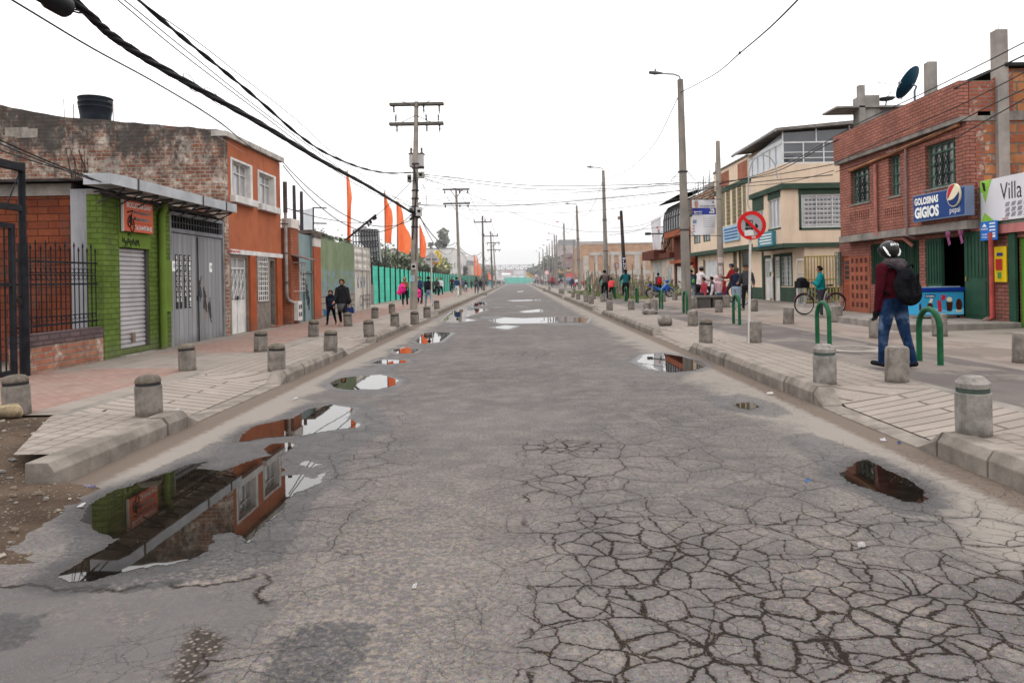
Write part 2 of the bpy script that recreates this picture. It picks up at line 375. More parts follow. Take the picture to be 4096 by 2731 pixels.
def road_mat():
 b = NB('cracked_asphalt'); P = b.pos
 x, y, z = b.xyz()
 w = b.attr('wet'); e = b.attr('wet_margin'); ca = b.attr('crack'); dk = b.attr('patch'); hq = b.attr('hole')
 nb = b.noise(.45, 6); nm = b.noise(3.2, 6); nf = b.noise(34, 5, rough=.75); ns = b.noise(150, 2); nz = b.noise(11, 6, rough=.7)
 sp = b.n('ShaderNodeTexVoronoi', Vector=P, Scale=95.0); sr = b.n('ShaderNodeTexVoronoi', Vector=P, Scale=42.0)
 col = b.mix(b.ss(nb, .3, .72), (.089, .080, .077), (.134, .121, .115))
 col = b.mix(b.math('MULTIPLY', b.ss(nm, .42, .68), .7), col, (.165, .146, .135))
 tr = b.noise(1.0, 4, b.scl((1.3, .10, 1)))
 col = b.mix(b.math('MULTIPLY', b.ss(tr, .45, .75), .35), col, (.085, .079, .08))
 # worn tan aggregate showing through near the camera
 wear = b.math('MULTIPLY', b.math('MAXIMUM', b.ss(b.noise(.9, 5), .48, .62), b.ss(b.math('ABSOLUTE', b.math('ADD', x, .7)), .9, .2)), b.ss(y, 7.5, 4.0)); na = b.noise(24, 4, rough=.65)
 agg = b.ss(b.math('ADD', na, b.math('MULTIPLY', b.math('SUBTRACT', nz, .5), .6)), .46, .58)
 col = b.mix(b.math('MULTIPLY', b.math('MULTIPLY', agg, wear), .6), col, (.215, .178, .148))
 col = b.mix(b.math('MULTIPLY', b.ss(nf, .42, .62), .62), col, (.058, .052, .052))
 col = b.mix(b.math('MULTIPLY', b.ss(sp.outputs['Distance'], .30, .1), .75), col, b.mix(1.0, (.40, .36, .33), sp.outputs['Color'], 'MULTIPLY'))
 col = b.mix(b.math('MULTIPLY', b.ss(sr.outputs['Distance'], .16, .08), .45), col, (.34, .31, .27))
 # tan silt along both gutters
 sx = b.math('ADD', x, b.math('MULTIPLY', b.math('SUBTRACT', b.noise(1.1, 6), .5), 1.5))
 silt = b.math('ADD', b.ss(sx, 2.45, 2.95), b.math('MULTIPLY', b.ss(sx, -2.75, -3.1), b.ss(y, 5.3, 6.6)), clamp=True)
 col = b.mix(b.math('MULTIPLY', silt, .8), col, b.mix(nf, (.165, .145, .126), (.25, .222, .196)))
 gut = b.math('ADD', b.ss(b.math('ADD', x, b.math('MULTIPLY', nz, .25)), 3.38, 3.5), b.ss(b.math('SUBTRACT', x, b.math('MULTIPLY', nz, .25)), -3.47, -3.6), clamp=True)
 col = b.mix(b.math('MULTIPLY', gut, .85), col, b.mix(nf, (.075, .055, .043), (.13, .10, .08)))
 # dark resurfaced patch
 dm = b.ss(b.math('ADD', dk, b.math('MULTIPLY', b.math('SUBTRACT', nm, .5), .5)), .04, -.03)
 col = b.mix(b.math('MULTIPLY', dm, b.ss(nm, .3, .6, .25, .7)), col, b.mix(nf, (.045, .042, .043), (.13, .12, .118)))
 edge = b.ss(b.math('ABSOLUTE', b.math('ADD', b.math('ADD', dk, b.math('MULTIPLY', b.math('SUBTRACT', nm, .5), .5)), .0)), .035, .0)
 # broken hole with loose stones
 hm = b.ss(b.math('ADD', hq, b.math('MULTIPLY', b.math('SUBTRACT', nz, .5), .22)), .03, -.03)
 stone = b.n('ShaderNodeTexVoronoi', Vector=P, Scale=34.0)
 col = b.mix(hm, col, b.mix(b.ss(stone.outputs['Distance'], .45, .15), (.04, .033, .028), b.mix(nf, (.13, .11, .095), (.24, .2, .17))))
 # crocodile cracking: two sizes of slab
 wp = b.vm('ADD', P, b.vm('MULTIPLY', b.vm('SUBTRACT', b.noise(2.2, 3, col=True, rough=.5), (.5, .5, .5)), (.24, .24, 0)))
 wp2 = b.vm('ADD', wp, b.vm('MULTIPLY', b.vm('SUBTRACT', b.noise(26, 5, col=True, rough=.75), (.5, .5, .5)), (.062, .062, 0)))
 vs = lambda sc_: b.n('ShaderNodeTexVoronoi', feature='DISTANCE_TO_EDGE', voronoi_dimensions='2D', Vector=wp2, Scale=sc_).outputs['Distance']
 v1 = b.math('DIVIDE', vs(2.3), 2.3); v2 = b.math('DIVIDE', vs(5.2), 5.2)
 loc = b.noise(1.3, 3)
 can = b.math('ADD', ca, b.math('MULTIPLY', b.math('SUBTRACT', loc, .5), .7))
 wd1 = b.math('MULTIPLY', b.ss(can, .10, .7), .0050); wd2 = b.math('MULTIPLY', b.ss(can, .36, .95), .0088); wd3 = b.math('MULTIPLY', b.ss(can, .8, 1.2), .003)
 jit = b.math('ADD', .3, b.math('MULTIPLY', b.math('POWER', b.noise(4.0, 3, rough=.5), 2.0), 2.8)); jit = b.math('ADD', jit, b.math('MULTIPLY', b.math('SUBTRACT', nf, .5), 1.9))
 k1 = b.ss(b.math('SUBTRACT', v1, b.math('MULTIPLY', wd1, jit)), .003, -.003)
 k2 = b.ss(b.math('SUBTRACT', v2, b.math('MULTIPLY', wd2, jit)), .003, -.003); v3 = b.math('DIVIDE', vs(8.5), 8.5); k2 = b.math('MAXIMUM', k2, b.ss(b.math('SUBTRACT', v3, b.math('MULTIPLY', wd3, jit)), .002, -.002))
 joint = b.math('MULTIPLY', b.ss(b.math('ABSOLUTE', b.math('ADD', b.math('SUBTRACT', x, .03), b.math('MULTIPLY', b.math('SUBTRACT', b.noise(2.2, 7, rough=.75), .5), .30))), .022, .004), b.math('MULTIPLY', b.ss(y, 7.6, 6.8), b.ss(nm, .5, .62)))
 fade = b.math('MULTIPLY', b.ss(ca, .02, .10), b.ss(b.math('ADD', b.noise(2.6, 4), b.math('MULTIPLY', ca, .35)), .42, .52))
 crk = b.math('MULTIPLY', b.math('MAXIMUM', b.math('MAXIMUM', k1, k2), joint), fade)
 crk = b.math('MAXIMUM', crk, b.math('MULTIPLY', b.math('MULTIPLY', edge, b.ss(b.noise(1.6, 4), .46, .56)), b.ss(y, 6, 5)))
 halo = b.math('MULTIPLY', b.math('MAXIMUM', b.ss(v1, .06, .0), b.math('MULTIPLY', b.ss(v2, .05, .0), b.ss(can, .45, .9))), b.math('MULTIPLY', fade, b.ss(can, .1, .6)))
 col = b.mix(b.math('MULTIPLY', halo, .45), col, (.075, .067, .066))
 col = b.mix(b.math('MULTIPLY', crk, .95), col, b.mix(b.math('MULTIPLY', b.ss(sp.outputs['Distance'], .42, .2), b.ss(b.noise(5, 3), .4, .6)), (.013, .0095, .0075), (.10, .068, .048)))
 # tar line down the middle of the cracks
 # wet rims and damp ground
 wn = b.math('ADD', w, b.math('MULTIPLY', b.math('SUBTRACT', nz, .5), .30))
 wetm = b.math('MAXIMUM', b.ss(wn, .26, .06), b.math('MULTIPLY', b.ss(b.math('ADD', e, b.math('MULTIPLY', b.math('SUBTRACT', nz, .5), .30)), .03, -.02), b.ss(nf, .36, .56, .35, .95)))
 far = b.math('MULTIPLY', b.math('MULTIPLY', b.ss(y, 20, 27), b.ss(y, 75, 55)), b.ss(b.noise(1.0, 5, b.scl((.55, .22, 1))), .52, .62))
 wetm = b.math('MAXIMUM', wetm, b.math('MULTIPLY', far, .8))
 col = b.mix(wetm, col, b.mix(1.0, col, (.26, .26, .29), 'MULTIPLY'))
 film = b.math('MULTIPLY', b.ss(b.math('ADD', w, b.math('MULTIPLY', b.math('SUBTRACT', b.noise(30, 5, rough=.75), .5), .35)), .07, .01), b.ss(w, .22, .1)); col = b.mix(b.math('MULTIPLY', film, .9), col, (.012, .010, .009))
 rough = b.math('SUBTRACT', b.math('SUBTRACT', .92, b.math('MULTIPLY', film, .34)), b.math('MULTIPLY', wetm, b.math('ADD', .38, b.math('MULTIPLY', nm, .25))))
 h = b.math('SUBTRACT', b.math('ADD', b.math('MULTIPLY', nf, .5), b.math('MULTIPLY', ns, .25)), b.math('MULTIPLY', crk, 1.6))
 h = b.math('SUBTRACT', h, b.math('MULTIPLY', hm, 1.0))
 b.bump(h, .55, .012)
 return b.fin(col, rough, b.math('ADD', .04, b.math('ADD', b.math('MULTIPLY', wetm, .14), b.math('MULTIPLY', film, .10))))
ro = struct('road', road, road_mat(), fix=False)
for nm_, arr in (('wet', AW), ('wet_margin', AE), ('crack', AC), ('patch', AD), ('hole', AQ)):
 a = ro.data.attributes.new(nm_, 'FLOAT', 'POINT'); a.data.foreach_set('value', arr)
# ---------------------------------------------------------------- standing water
def water_mat():
 b = NB('puddle_water'); b.b.inputs['IOR'].default_value = 1.42
 n = b.noise(5, 5); b.bump(b.noise(3.0, 2), .012, .01)
 s = b.n('ShaderNodeTexVoronoi', Vector=b.pos, Scale=38.0); fl = b.math('MULTIPLY', b.ss(s.outputs['Distance'], .12, .07), b.ss(b.noise(2.2, 3), .55, .66))
 col = b.mix(b.ss(n, .35, .7), (.005, .004, .003), (.014, .010, .007)); col = b.mix(fl, col, (.22, .21, .2))
 return b.fin(col, b.math('ADD', .015, b.math('MULTIPLY', fl, .4)), .5)
WATER = water_mat()
for p, _ in PUD:
 xs = [q[0] for q in p]; ys = [q[1] for q in p]; yc = sum(ys) / len(ys); st = .013 if yc < 9 else (.035 if yc < 20 else .09)
 xa, xb, ya, yb = min(xs) - .12, max(xs) + .12, min(ys) - .12, max(ys) + .12
 gx = np.arange(xa, xb + st, st); gy = np.arange(ya, yb + st * 1.6, st * (1 if yc < 20 else 3)); X, Y = np.meshgrid(gx, gy)
 f = sdf(p, X, Y)
 for (i, j), v in np.ndenumerate(f):
  if abs(v) < .12:
   q = Vector((X[i, j], Y[i, j] * (1 if yc < 20 else .4), 3.1))
   f[i, j] = v + mnoise.noise(q * 7) * .030 + mnoise.noise(q * 19) * .022 + mnoise.noise(q * 47) * .018
 m = MB(); idx = {}
 def vid(x, y):
  k = (round(x, 4), round(y, 4))
  if k not in idx: idx[k] = len(m.v); m.v.append((x, y, .002))
  return idx[k]
 for i in range(len(gy) - 1):
  for j in range(len(gx) - 1):
   c = [(gx[j], gy[i], f[i, j]), (gx[j + 1], gy[i], f[i, j + 1]), (gx[j + 1], gy[i + 1], f[i + 1, j + 1]), (gx[j], gy[i + 1], f[i + 1, j])]
   if all(q[2] >= 0 for q in c): continue
   out = []
   for a in range(4):
    p0, p1 = c[a], c[(a + 1) % 4]
    if p0[2] < 0: out.append(vid(p0[0], p0[1]))
    if (p0[2] < 0) != (p1[2] < 0):
     t = p0[2] / (p0[2] - p1[2]); out.append(vid(p0[0] + t * (p1[0] - p0[0]), p0[1] + t * (p1[1] - p0[1])))
   o2 = [v for n_, v in enumerate(out) if v != out[n_ - 1]]
   if len(o2) > 2: m.f.append(tuple(o2)); m.mi.append(0)
 struct('puddle_water', m, WATER, fix=False)
# ---------------------------------------------------------------- kerbs
CONC = M('kerb_concrete', (.205, .178, .155), .3, 3, .9, .45, streak=.35)
CONCF = M('flush_kerb', (.20, .18, .16), .25, 3, .9, .35)
def kerb(side):
 m = MB(); xf = XR if side > 0 else XL; runs = RUN_R if side > 0 else RUN_L; top = RZ if side > 0 else LZ
 prof = lambda h: [(xf, -.02), (xf, h * .62), (xf + side * .055, h), (xf + side * .24, h), (xf + side * .24, -.02)]
 rnd = random.Random(3 + side)
 def stone(y0, y1, ha, hb):
  dx = rnd.uniform(-.012, .012); vs = [(x + dx, y0 + .008, z) for x, z in prof(ha)] + [(x + dx, y1 - .008, z) for x, z in prof(hb)]
  m.add(vs, [(4, 3, 2, 1, 0), (5, 6, 7, 8, 9)] + [(i, (i + 1) % 5, 5 + (i + 1) % 5, 5 + i) for i in range(5)])
 for n_, (a, b) in enumerate(runs):
  L = .98 if b < 80 else 5.0; y = a; first = not (side < 0 and n_ == 0)
  if first: stone(a, a + .3, .03, top + .02); y = a + .3
  end = b - .3
  while y < end - .01:
   yy = min(y + (L if y < 70 else 5.0), end); h = top + .022 + rnd.uniform(-.006, .008); stone(y, yy, h, h); y = yy
  stone(end, b, top + .02, .03)
  nxt = runs[n_ + 1][0] if n_ + 1 < len(runs) else None
  if nxt:
   y = b
   while y < nxt - .01:
    yy = min(y + .8, nxt); stone(y, yy, .022, .022); y = yy
 return struct('kerb', m, CONC, bevel=.008)
kerb(1); kerb(-1)
# ---------------------------------------------------------------- pavement strips with lowered crossings
def slabmat(name, c1, c2, mort, bw, bh, ms=.008, stain=.4, rot=0):
 b = NB(name); x, y, z = b.xyz(); v = b.comb(x, y) if rot == 'x' else b.comb(y, x) if not rot else b.comb(b.math('ADD', x, b.math('MULTIPLY', y, rot)), b.math('SUBTRACT', y, b.math('MULTIPLY', x, rot)))
 t = b.n('ShaderNodeTexBrick', Vector=v, Color1=c1, Color2=c2, Mortar=mort, Scale=1.0)
 t.inputs['Mortar Size'].default_value = ms; t.inputs['Brick Width'].default_value = bw; t.inputs['Row Height'].default_value = bh; t.inputs['Mortar Smooth'].default_value = .2
 n1 = b.noise(.8, 7); n2 = b.noise(40, 4); n3 = b.noise(4, 5)
 col = b.mix(b.math('MULTIPLY', b.ss(n1, .4, .7), stain), t.outputs['Color'], mul(c1, .55))
 col = b.mix(b.math('MULTIPLY', b.ss(n3, .5, .75), .3), col, mul(c1, 1.35))
 col = b.mix(b.math('MULTIPLY', n2, .4), col, mul(c1, .6), 'MULTIPLY')
 b.bump(b.math('SUBTRACT', b.math('MULTIPLY', n2, .4), t.outputs['Fac']), .4, .008)
 return b.fin(col, .9, .1)
PAV = slabmat('small_pavers', (.27, .232, .203), (.235, .202, .177), (.115, .094, .08), .20, .20, .012)
PAVG = slabmat('grooved_slabs', (.28, .24, .21), (.255, .219, .192), (.10, .082, .069), 1.5, .22, .018, rot='x')
PAVA = slabmat('flare_slabs', (.28, .24, .21), (.255, .219, .192), (.10, .082, .069), 3.0, .24, .015, rot=.55)
PAVB = slabmat('flare_slabs_mirrored', (.28, .24, .21), (.255, .219, .192), (.10, .082, .069), 3.0, .24, .015, rot=-.55)
# grooves of the lowered part run across the pavement
def strip(side, width, y0, y1, name, ymin=None):
 m = MB(); xf = (XR if side > 0 else XL) + side * .245; runs = RUN_R if side > 0 else RUN_L
 def raised(y):
  d = 9
  for a, b in runs:
   if a <= y <= b: d = min(d, max(0, (.3 - (y - a)) * 1.5 if a > 2 and a != 5.9 else 0, (.3 - (b - y)) * 1.5))
  return min(1, d / .45)
 nx = 8; ys = list(np.arange(y0, 40, .15)) + list(np.arange(40, 70, .5)) + [70, 120, 200, y1]
 for y in ys:
  r = raised(y)
  for i in range(nx + 1):
   wd_ = width * (min(1, .30 + .7 * (y - y0) / 1.9) if side < 0 else 1); x = xf + side * wd_ * i / nx; top = wz(x); t = min(1, (i / nx) / .9)
   m.v.append((x, y, top - r * (top - .024) * (1 - t)))
 for j in range(len(ys) - 1):
  yc = (ys[j] + ys[j + 1]) / 2; r = raised(yc)
  for i in range(nx):
   mi = 0
   if r > .99: mi = 1
   elif r > 0:
    up = any(abs(yc - b) < .5 for a, b in runs); mi = 2 if up == (side > 0) else 3
   if i >= nx - 1 and r > 0: mi = 4
   w = nx + 1; m.f.append((j * w + i, j * w + i + 1, (j + 1) * w + i + 1, (j + 1) * w + i)); m.mi.append(mi)
 return struct(name, m, [PAV, PAVG, PAVA, PAVB, CONCF])
strip(-1, 1.25, 6.35, 420, 'sidewalk'); strip(1, 1.2, 1.5, 420, 'sidewalk')
def sheet(name, xa, xb, y0, y1, mat, dz=0.0, ny=40):
 m = MB(); xs = [xa + (xb - xa) * i / 10 for i in range(11)]; ys = [y0 + (y1 - y0) * (i / ny) ** 1.6 for i in range(ny + 1)]
 m.add([(x, y, wz(x) + dz) for y in ys for x in xs], [(j * 11 + i, j * 11 + i + 1, (j + 1) * 11 + i + 1, (j + 1) * 11 + i) for j in range(ny) for i in range(10)])
 return struct(name, m, mat)
def left_walk():
 b = NB('left_pavement'); x, y, z = b.xyz()
 def bt(c1, c2, mo, bw, bh):
  t = b.n('ShaderNodeTexBrick', Vector=b.comb(y, x), Color1=c1, Color2=c2, Mortar=mo, Scale=1.0)
  t.inputs['Mortar Size'].default_value = .006; t.inputs['Brick Width'].default_value = bw; t.inputs['Row Height'].default_value = bh; return t.outputs['Color']
 red = bt((.245, .15, .122), (.29, .19, .162), (.13, .09, .075), .2, .1); grey = bt((.25, .215, .188), (.22, .19, .166), (.075, .06, .05), .6, .4)
 nw = b.math('MULTIPLY', b.math('SUBTRACT', b.noise(5, 3), .5), .22)
 xn = b.math('ADD', x, nw); yn = b.math('ADD', y, nw)
 inx = b.math('MULTIPLY', b.ss(xn, -5.52, -5.6), b.ss(xn, -7.65, -7.5))
 iny = b.math('ADD', b.math('MULTIPLY', b.ss(yn, 12.9, 12.7), 1.0), b.ss(yn, 15.3, 15.5), clamp=True)
 wide = b.math('MULTIPLY', b.ss(xn, -5.52, -5.6), b.ss(yn, 12.6, 12.4))
 f = b.math('MAXIMUM', b.math('MULTIPLY', inx, iny), wide)
 n1 = b.noise(.9, 7); n2 = b.noise(35, 4)
 f = b.math('MULTIPLY', f, b.ss(b.noise(2.3, 4), .28, .42, .35, 1.0))
 col = b.mix(f, grey, red); col = b.mix(b.math('MULTIPLY', b.ss(n1, .45, .7), .45), col, (.24, .21, .185))
 col = b.mix(b.math('MULTIPLY', b.ss(b.noise(1.7, 6), .52, .7), .4), col, (.10, .082, .07))
 col = b.mix(b.math('MULTIPLY', n2, .4), col, (.12, .105, .09), 'MULTIPLY'); b.bump(n2, .3, .008)
 return b.fin(col, .9, .1)
LW = left_walk()
sheet('sidewalk', -5.225, -9.4, 8.3, 420, LW)
def right_lane():
 b = NB('bike_lane_asphalt'); x, y, z = b.xyz(); n1 = b.noise(.7, 6); n2 = b.noise(45, 4); n3 = b.noise(1.0, 6, b.scl((.9, .5, 1)))
 col = b.mix(b.ss(n1, .3, .7), (.095, .08, .076), (.14, .12, .112)); damp = b.ss(n3, .5, .6)
 col = b.mix(b.math('MULTIPLY', damp, .8), col, (.215, .182, .16))
 col = b.mix(b.math('MULTIPLY', n2, .5), col, (.06, .055, .05), 'MULTIPLY'); b.bump(n2, .4, .01)
 return b.fin(col, .85, .12)
sheet('bike_path', 5.045, 6.75, 1.5, 420, right_lane())
def right_walk():
 b = NB('right_pavement'); x, y, z = b.xyz()
 t = b.n('ShaderNodeTexBrick', Vector=b.comb(y, x), Color1=(.285, .245, .213), Color2=(.255, .219, .19), Mortar=(.09, .072, .06), Scale=1.0)
 t.inputs['Mortar Size'].default_value = .008; t.inputs['Brick Width'].default_value = 1.6; t.inputs['Row Height'].default_value = 1.1
 n1 = b.noise(.6, 7); n2 = b.noise(35, 4); n3 = b.noise(1.0, 6, b.scl((.7, .45, 1)))
 edge = b.ss(b.math('ADD', x, b.math('MULTIPLY', b.math('SUBTRACT', b.noise(.5, 6), .5), 1.6)), 7.3, 7.15)
 red = b.math('MULTIPLY', b.ss(x, 6.9, 7.0), b.ss(b.math('ADD', x, b.math('MULTIPLY', n1, 1.2)), 8.9, 8.6))
 col = b.mix(b.math('MULTIPLY', red, .5), t.outputs['Color'], (.215, .155, .13))
 col = b.mix(b.math('MULTIPLY', b.ss(n3, .53, .6), .6), col, (.13, .108, .096))
 col = b.mix(b.math('MULTIPLY', edge, .45), col, (.12, .10, .09))
 col = b.mix(b.math('MULTIPLY', b.ss(n1, .5, .75), .35), col, (.27, .235, .2))
 col = b.mix(b.math('MULTIPLY', n2, .4), col, (.12, .105, .09), 'MULTIPLY'); b.bump(n2, .3, .008)
 return b.fin(col, .88, .12)
RW = right_walk()
sheet('sidewalk', 6.75, 14.5, 1.5, 420, RW)
# ---------------------------------------------------------------- bare dirt beside the broken kerb, wider terrain
DIRT = None
def dirt_mat():
 b = NB('gravelly_dirt'); n1 = b.noise(1.6, 7); n2 = b.noise(28, 5); v = b.n('ShaderNodeTexVoronoi', Vector=b.pos, Scale=26.0); v2 = b.n('ShaderNodeTexVoronoi', Vector=b.pos, Scale=60.0)
 col = b.mix(b.ss(n1, .3, .7), (.036, .024, .017), (.088, .062, .045))
 st = b.math('MULTIPLY', b.ss(v.outputs['Distance'], .3, .2), b.ss(b.noise(3, 3), .42, .55)); st2 = b.ss(v2.outputs['Distance'], .28, .2)
 col = b.mix(b.math('MULTIPLY', st, .7), col, b.mix(n2, (.14, .115, .09), (.27, .23, .185))); col = b.mix(b.math('MULTIPLY', st2, .4), col, (.2, .165, .13))
 b.bump(b.math('ADD', b.math('MULTIPLY', n2, .6), b.math('ADD', st, b.math('MULTIPLY', st2, .5))), .8, .02); return b.fin(col, .95, .05)
DIRT = dirt_mat()
m = MB(); NX, NY = 110, 80
def dirt_z(x, y):
 edge = (-3.22 if y > 5.4 else -2.72 - (y - 4.3) * .46 if y > 4.3 else -2.72 - (4.3 - y) * 5) + .16 * mnoise.noise((0, y * 1.6, 7)) if y < 5.88 else -3.8
 d = edge - x; t = max(0, min(1, d / 1.6)); back = .155 * max(0, min(1, (y - 4) / 3.5))
 z = -.02 + .05 * min(1, max(0, d / .25)) * .6 + back * t + .024 * mnoise.noise((x * 3, y * 3, 1)) + .016 * mnoise.noise((x * 9, y * 9, 2)) + .008 * mnoise.noise((x * 23, y * 23, 3))
 if y > 5.88: z = min(z, .145) if x < -4.3 else min(z, .12)
 return z if d > -.15 else -.03
for j in range(NY + 1):
 y = 3.2 + (8.42 - 3.2) * j / NY
 for i in range(NX + 1):
  x = -3.0 - 7.0 * i / NX + .35; m.v.append((x, y, dirt_z(x, y)))
w = NX + 1
m.f = [(j * w + i, j * w + i + 1, (j + 1) * w + i + 1, (j + 1) * w + i) for j in range(NY) for i in range(NX)]; m.mi = [0] * len(m.f)
struct('dirt_ground', m, DIRT, smooth=True)
m = MB(); m.box(-400, 400, -60, 900, -.6, -.035); struct('ground', m, M('terrain_soil', (.13, .11, .085), .3, .3, .95))
# lot inside the left gate and behind the buildings
m = MB(); m.quad((-30, 8.3, .15), (-9.4, 8.3, .15), (-9.4, 420, .15), (-30, 420, .15)); struct('yard_ground', m, M('yard_soil', (.12, .105, .085), .3, 1.2, .95))
# loose stones on the dirt
m = MB(); rs = random.Random(11)
for _ in range(900):
 y = rs.uniform(3.6, 8.2); x = rs.uniform(-7.2, -2.9); z = dirt_z(x, y)
 if z < -.005: continue
 r = rs.choice((.006, .008, .010, .013, .017, .026)) * rs.uniform(.8, 1.3); c0 = len(m.v); m.ball((x, y, z + r * .3), (r * rs.uniform(.8, 1.5), r, r * .6), 6, 4); m.mi[-24:] = [rs.randint(0, 2)] * 24
 for k in range(c0, len(m.v)): m.v[k] = tuple(q + rs.uniform(-.15, .15) * r for q in m.v[k])
o = m.build('gravel', [M('stone_pale', (.27, .235, .19), .3, 20), M('stone_brown', (.15, .115, .085), .3, 20), M('stone_grey', (.17, .16, .15), .3, 20)]); o['kind'] = 'stuff'; o['label'] = 'loose stones and gravel on the bare dirt'
# manhole in the bike path
c = gr(1960, 801)
mh = MB(); q = (c.x, c.y, wz(c.x)); mh.lathe([(.62, .003), (.56, .012), (.38, .012)], 40, q, cap=False); mh.m = 1; mh.lathe([(.0, .016), (.36, .016), (.38, .010)], 40, q, cap=False); mh.lathe([(.30, .019), (.27, .019)], 40, q, cap=False)
solo('manhole_cover', mh, [M('manhole_collar', (.25, .225, .2), .2), M('manhole_iron', (.16, .14, .125), .3, 6)], 'round manhole cover with a pale concrete collar in the bike path', 'manhole cover', tuple(c))
# ================================================================== left side of the street
XF = -8.0                       # building line
fy = lambda u, v=700: onx(u, v, XF)[0]
WHITE = M('white_paint', (.62, .60, .58), .12, 3, .6, .05, streak=.35)
BLACK = M('black_iron', (.018, .018, .022), .3, 6, .5, .1)
GREYM = M('galvanised_sheet', (.42, .43, .45), .15, 2, .4, .05, metal=.35, streak=.15)
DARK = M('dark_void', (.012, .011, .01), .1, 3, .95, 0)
GLS = glass('window_glass', (.20, .21, .22), .06)
CURT = glass('curtained_glass', (.34, .34, .35), .12)
LET_W = flat('white_letters', (.8, .8, .78)); LET_K = flat('black_letters', (.02, .02, .022)); LET_R = flat('red_letters', (.5, .04, .03)); LET_B = flat('blue_letters', (.03, .06, .22))
# ---- orange two-storey house with the old party wall
OR = M('orange_render', (.385, .125, .062), .14, 1.2, .85, .12, streak=.32, grain=90)
ORD = M('orange_pilaster', (.33, .085, .035), .12, 2, .8, .1, foot=.4)
PEB = M('grey_pebbledash', (.22, .19, .165), .2, 6, .95, .5, grain=140, foot=.5)
OLD = BR('old_party_brick', (.33, .115, .065), (.20, .095, .075), (.36, .31, .25), .27, .105, .018, .4, 1.0, grime=.93, white=1.6, ztop=6.15, squash=.06, plaster=.15)
ya, yb, zt = 20.3, 25.15, 5.80
o = thing('orange_house', 'orange two-storey house with white window surrounds and an old brick side wall', 'house', (XF, ya, LZ))
m = MB();
W1 = (20.78, 22.48, 4.10, 5.17); W2 = (22.95, 24.66, 4.08, 5.14)
DOOR = (20.75, 22.02, .13, 2.36); WIN = (22.85, 23.65, 1.2, 2.40); D2 = (24.02, 24.45, .25, 2.32)
wallholes(m, 'x', XF - .25, XF, ya + .3, yb, 2.573, 5.66, [W1, W2])
m.m = 1; wallholes(m, 'x', XF - .25, XF - .01, ya + .3, yb, -.1, 2.437, [DOOR, WIN, D2])
m.m = 2; m.box(XF - .22, XF + .05, ya + .3, yb, 2.44, 2.57)
m.m = 3
for a, b_ in ((22.05, 22.55), (24.5, 25.0)): m.box(XF - .2, XF + .06, a, b_, .1, 2.437)
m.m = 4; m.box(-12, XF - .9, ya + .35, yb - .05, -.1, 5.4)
m.build('wall', [OR, PEB, WHITE, ORD, DARK], o)
m = MB(); top = [(-17, 6.75), (-15.2, 6.72), (-14.1, 6.62), (-12.6, 6.30), (-11, 6.12), (-9.5, 5.98), (-8.35, 5.86), (XF + .0, 5.80)]
rj = random.Random(5); pr = [(-17, -.1)]
for (xa, za), (xb, zb) in zip(top[:-1], top[1:]):
 n = max(2, int((xb - xa) / .27))
 for i in range(n): t = i / n; pr.append((xa + (xb - xa) * t, za + (zb - za) * t + rj.uniform(-.02, .015)))
pr += [(XF, 5.8), (XF, -.1)]
m.prism(pr, 'Y', ya, ya + .29); m.build('side_wall', OLD, o)
m = MB()   # cement blocks patched into the brick, far left
for i, (u, v) in enumerate([(40, 303), (62, 306)]):
 c = at(u, v + 18 * .0, ya); m.box(c.x - .33, c.x + .3, ya - .012 - .002 * i, ya + .02, c.z - .13, c.z + .12)
m.build('cement_block_patch', M('cement_block', (.27, .24, .21), .35, 5, .95, .6, streak=.75), o)
m = MB(); m.add([(XF - .32, ya - .02, 5.66), (XF + .10, ya - .02, 5.66), (XF + .10, ya - .02, 5.80), (XF - .32, ya - .02, 5.82), (XF - .32, yb + .12, 5.70), (XF + .12, yb + .12, 5.70), (XF + .12, yb + .12, 5.86), (XF - .32, yb + .12, 5.88)],
    [(0, 3, 2, 1), (4, 5, 6, 7), (0, 1, 5, 4), (1, 2, 6, 5), (2, 3, 7, 6), (3, 0, 4, 7)])
m.build('cornice', M('weathered_cornice', (.42, .39, .36), .3, 3, .9, .3, streak=.6), o)
for W in (W1, W2):
 f = window(o, 'x', XF - .05, 1, W[0] + .1, W[1] - .17, W[2] + .02, W[3] - .06, WHITE, CURT, 3, 2, .05, hsplit=[W[3] - .36], inset=.1)
 m = MB(); m.box(XF - .24, XF + .02, W[1] - .17, W[1], W[2], W[3]); m.box(XF - .24, XF + .02, W[0], W[0] + .1, W[2], W[3]); m.box(XF - .24, XF + .012, W[0] + .1, W[1] - .17, W[3] - .06, W[3]); m.build('surround', WHITE, f)
 m = MB(); m.box(XF - .2, XF + .16, W[0] - .05, W[1] + .07, W[2] - .2, W[2] - .003); m.build('sill', WHITE, f, bevel=.01)
# white metal door with diamond bars
d = MB(); y0, y1, z0, z1 = DOOR; x = XF - .10
d.box(x - .03, x, y0, y1, z0, z0 + .95); d.m = 1; d.box(x - .05, x - .035, y0, y1, z0 + .95, z1); d.m = 0
for yy in (y0, (y0 + y1) / 2 - .02, y1 - .04): d.box(x - .03, x + .012, yy, yy + .045, z0 + .0, z1)
for zz in (z1 - .34, z1 - .05, z0 + .95): d.box(x - .025, x + .006, y0 + .045, y1 - .04, zz, zz + .05)
for k in range(4):
 a = y0 + .05 + (y1 - y0 - .1) * k / 4; b_ = a + (y1 - y0 - .1) / 4; za = z0 + 1.0; zb = z1 - .36
 for q in range(2):
  zc, zd = za + (zb - za) * q / 2, za + (zb - za) * (q + 1) / 2
  d.bar((x, a, zc), (x, b_, zd), .016); d.bar((x, b_, zc), (x, a, zd), .016)
 d.bar((x, a, za), (x, a, zb), .02)
dd = d.build('door', [WHITE, glass('grey_door_glass', (.30, .31, .32), .2)], o)
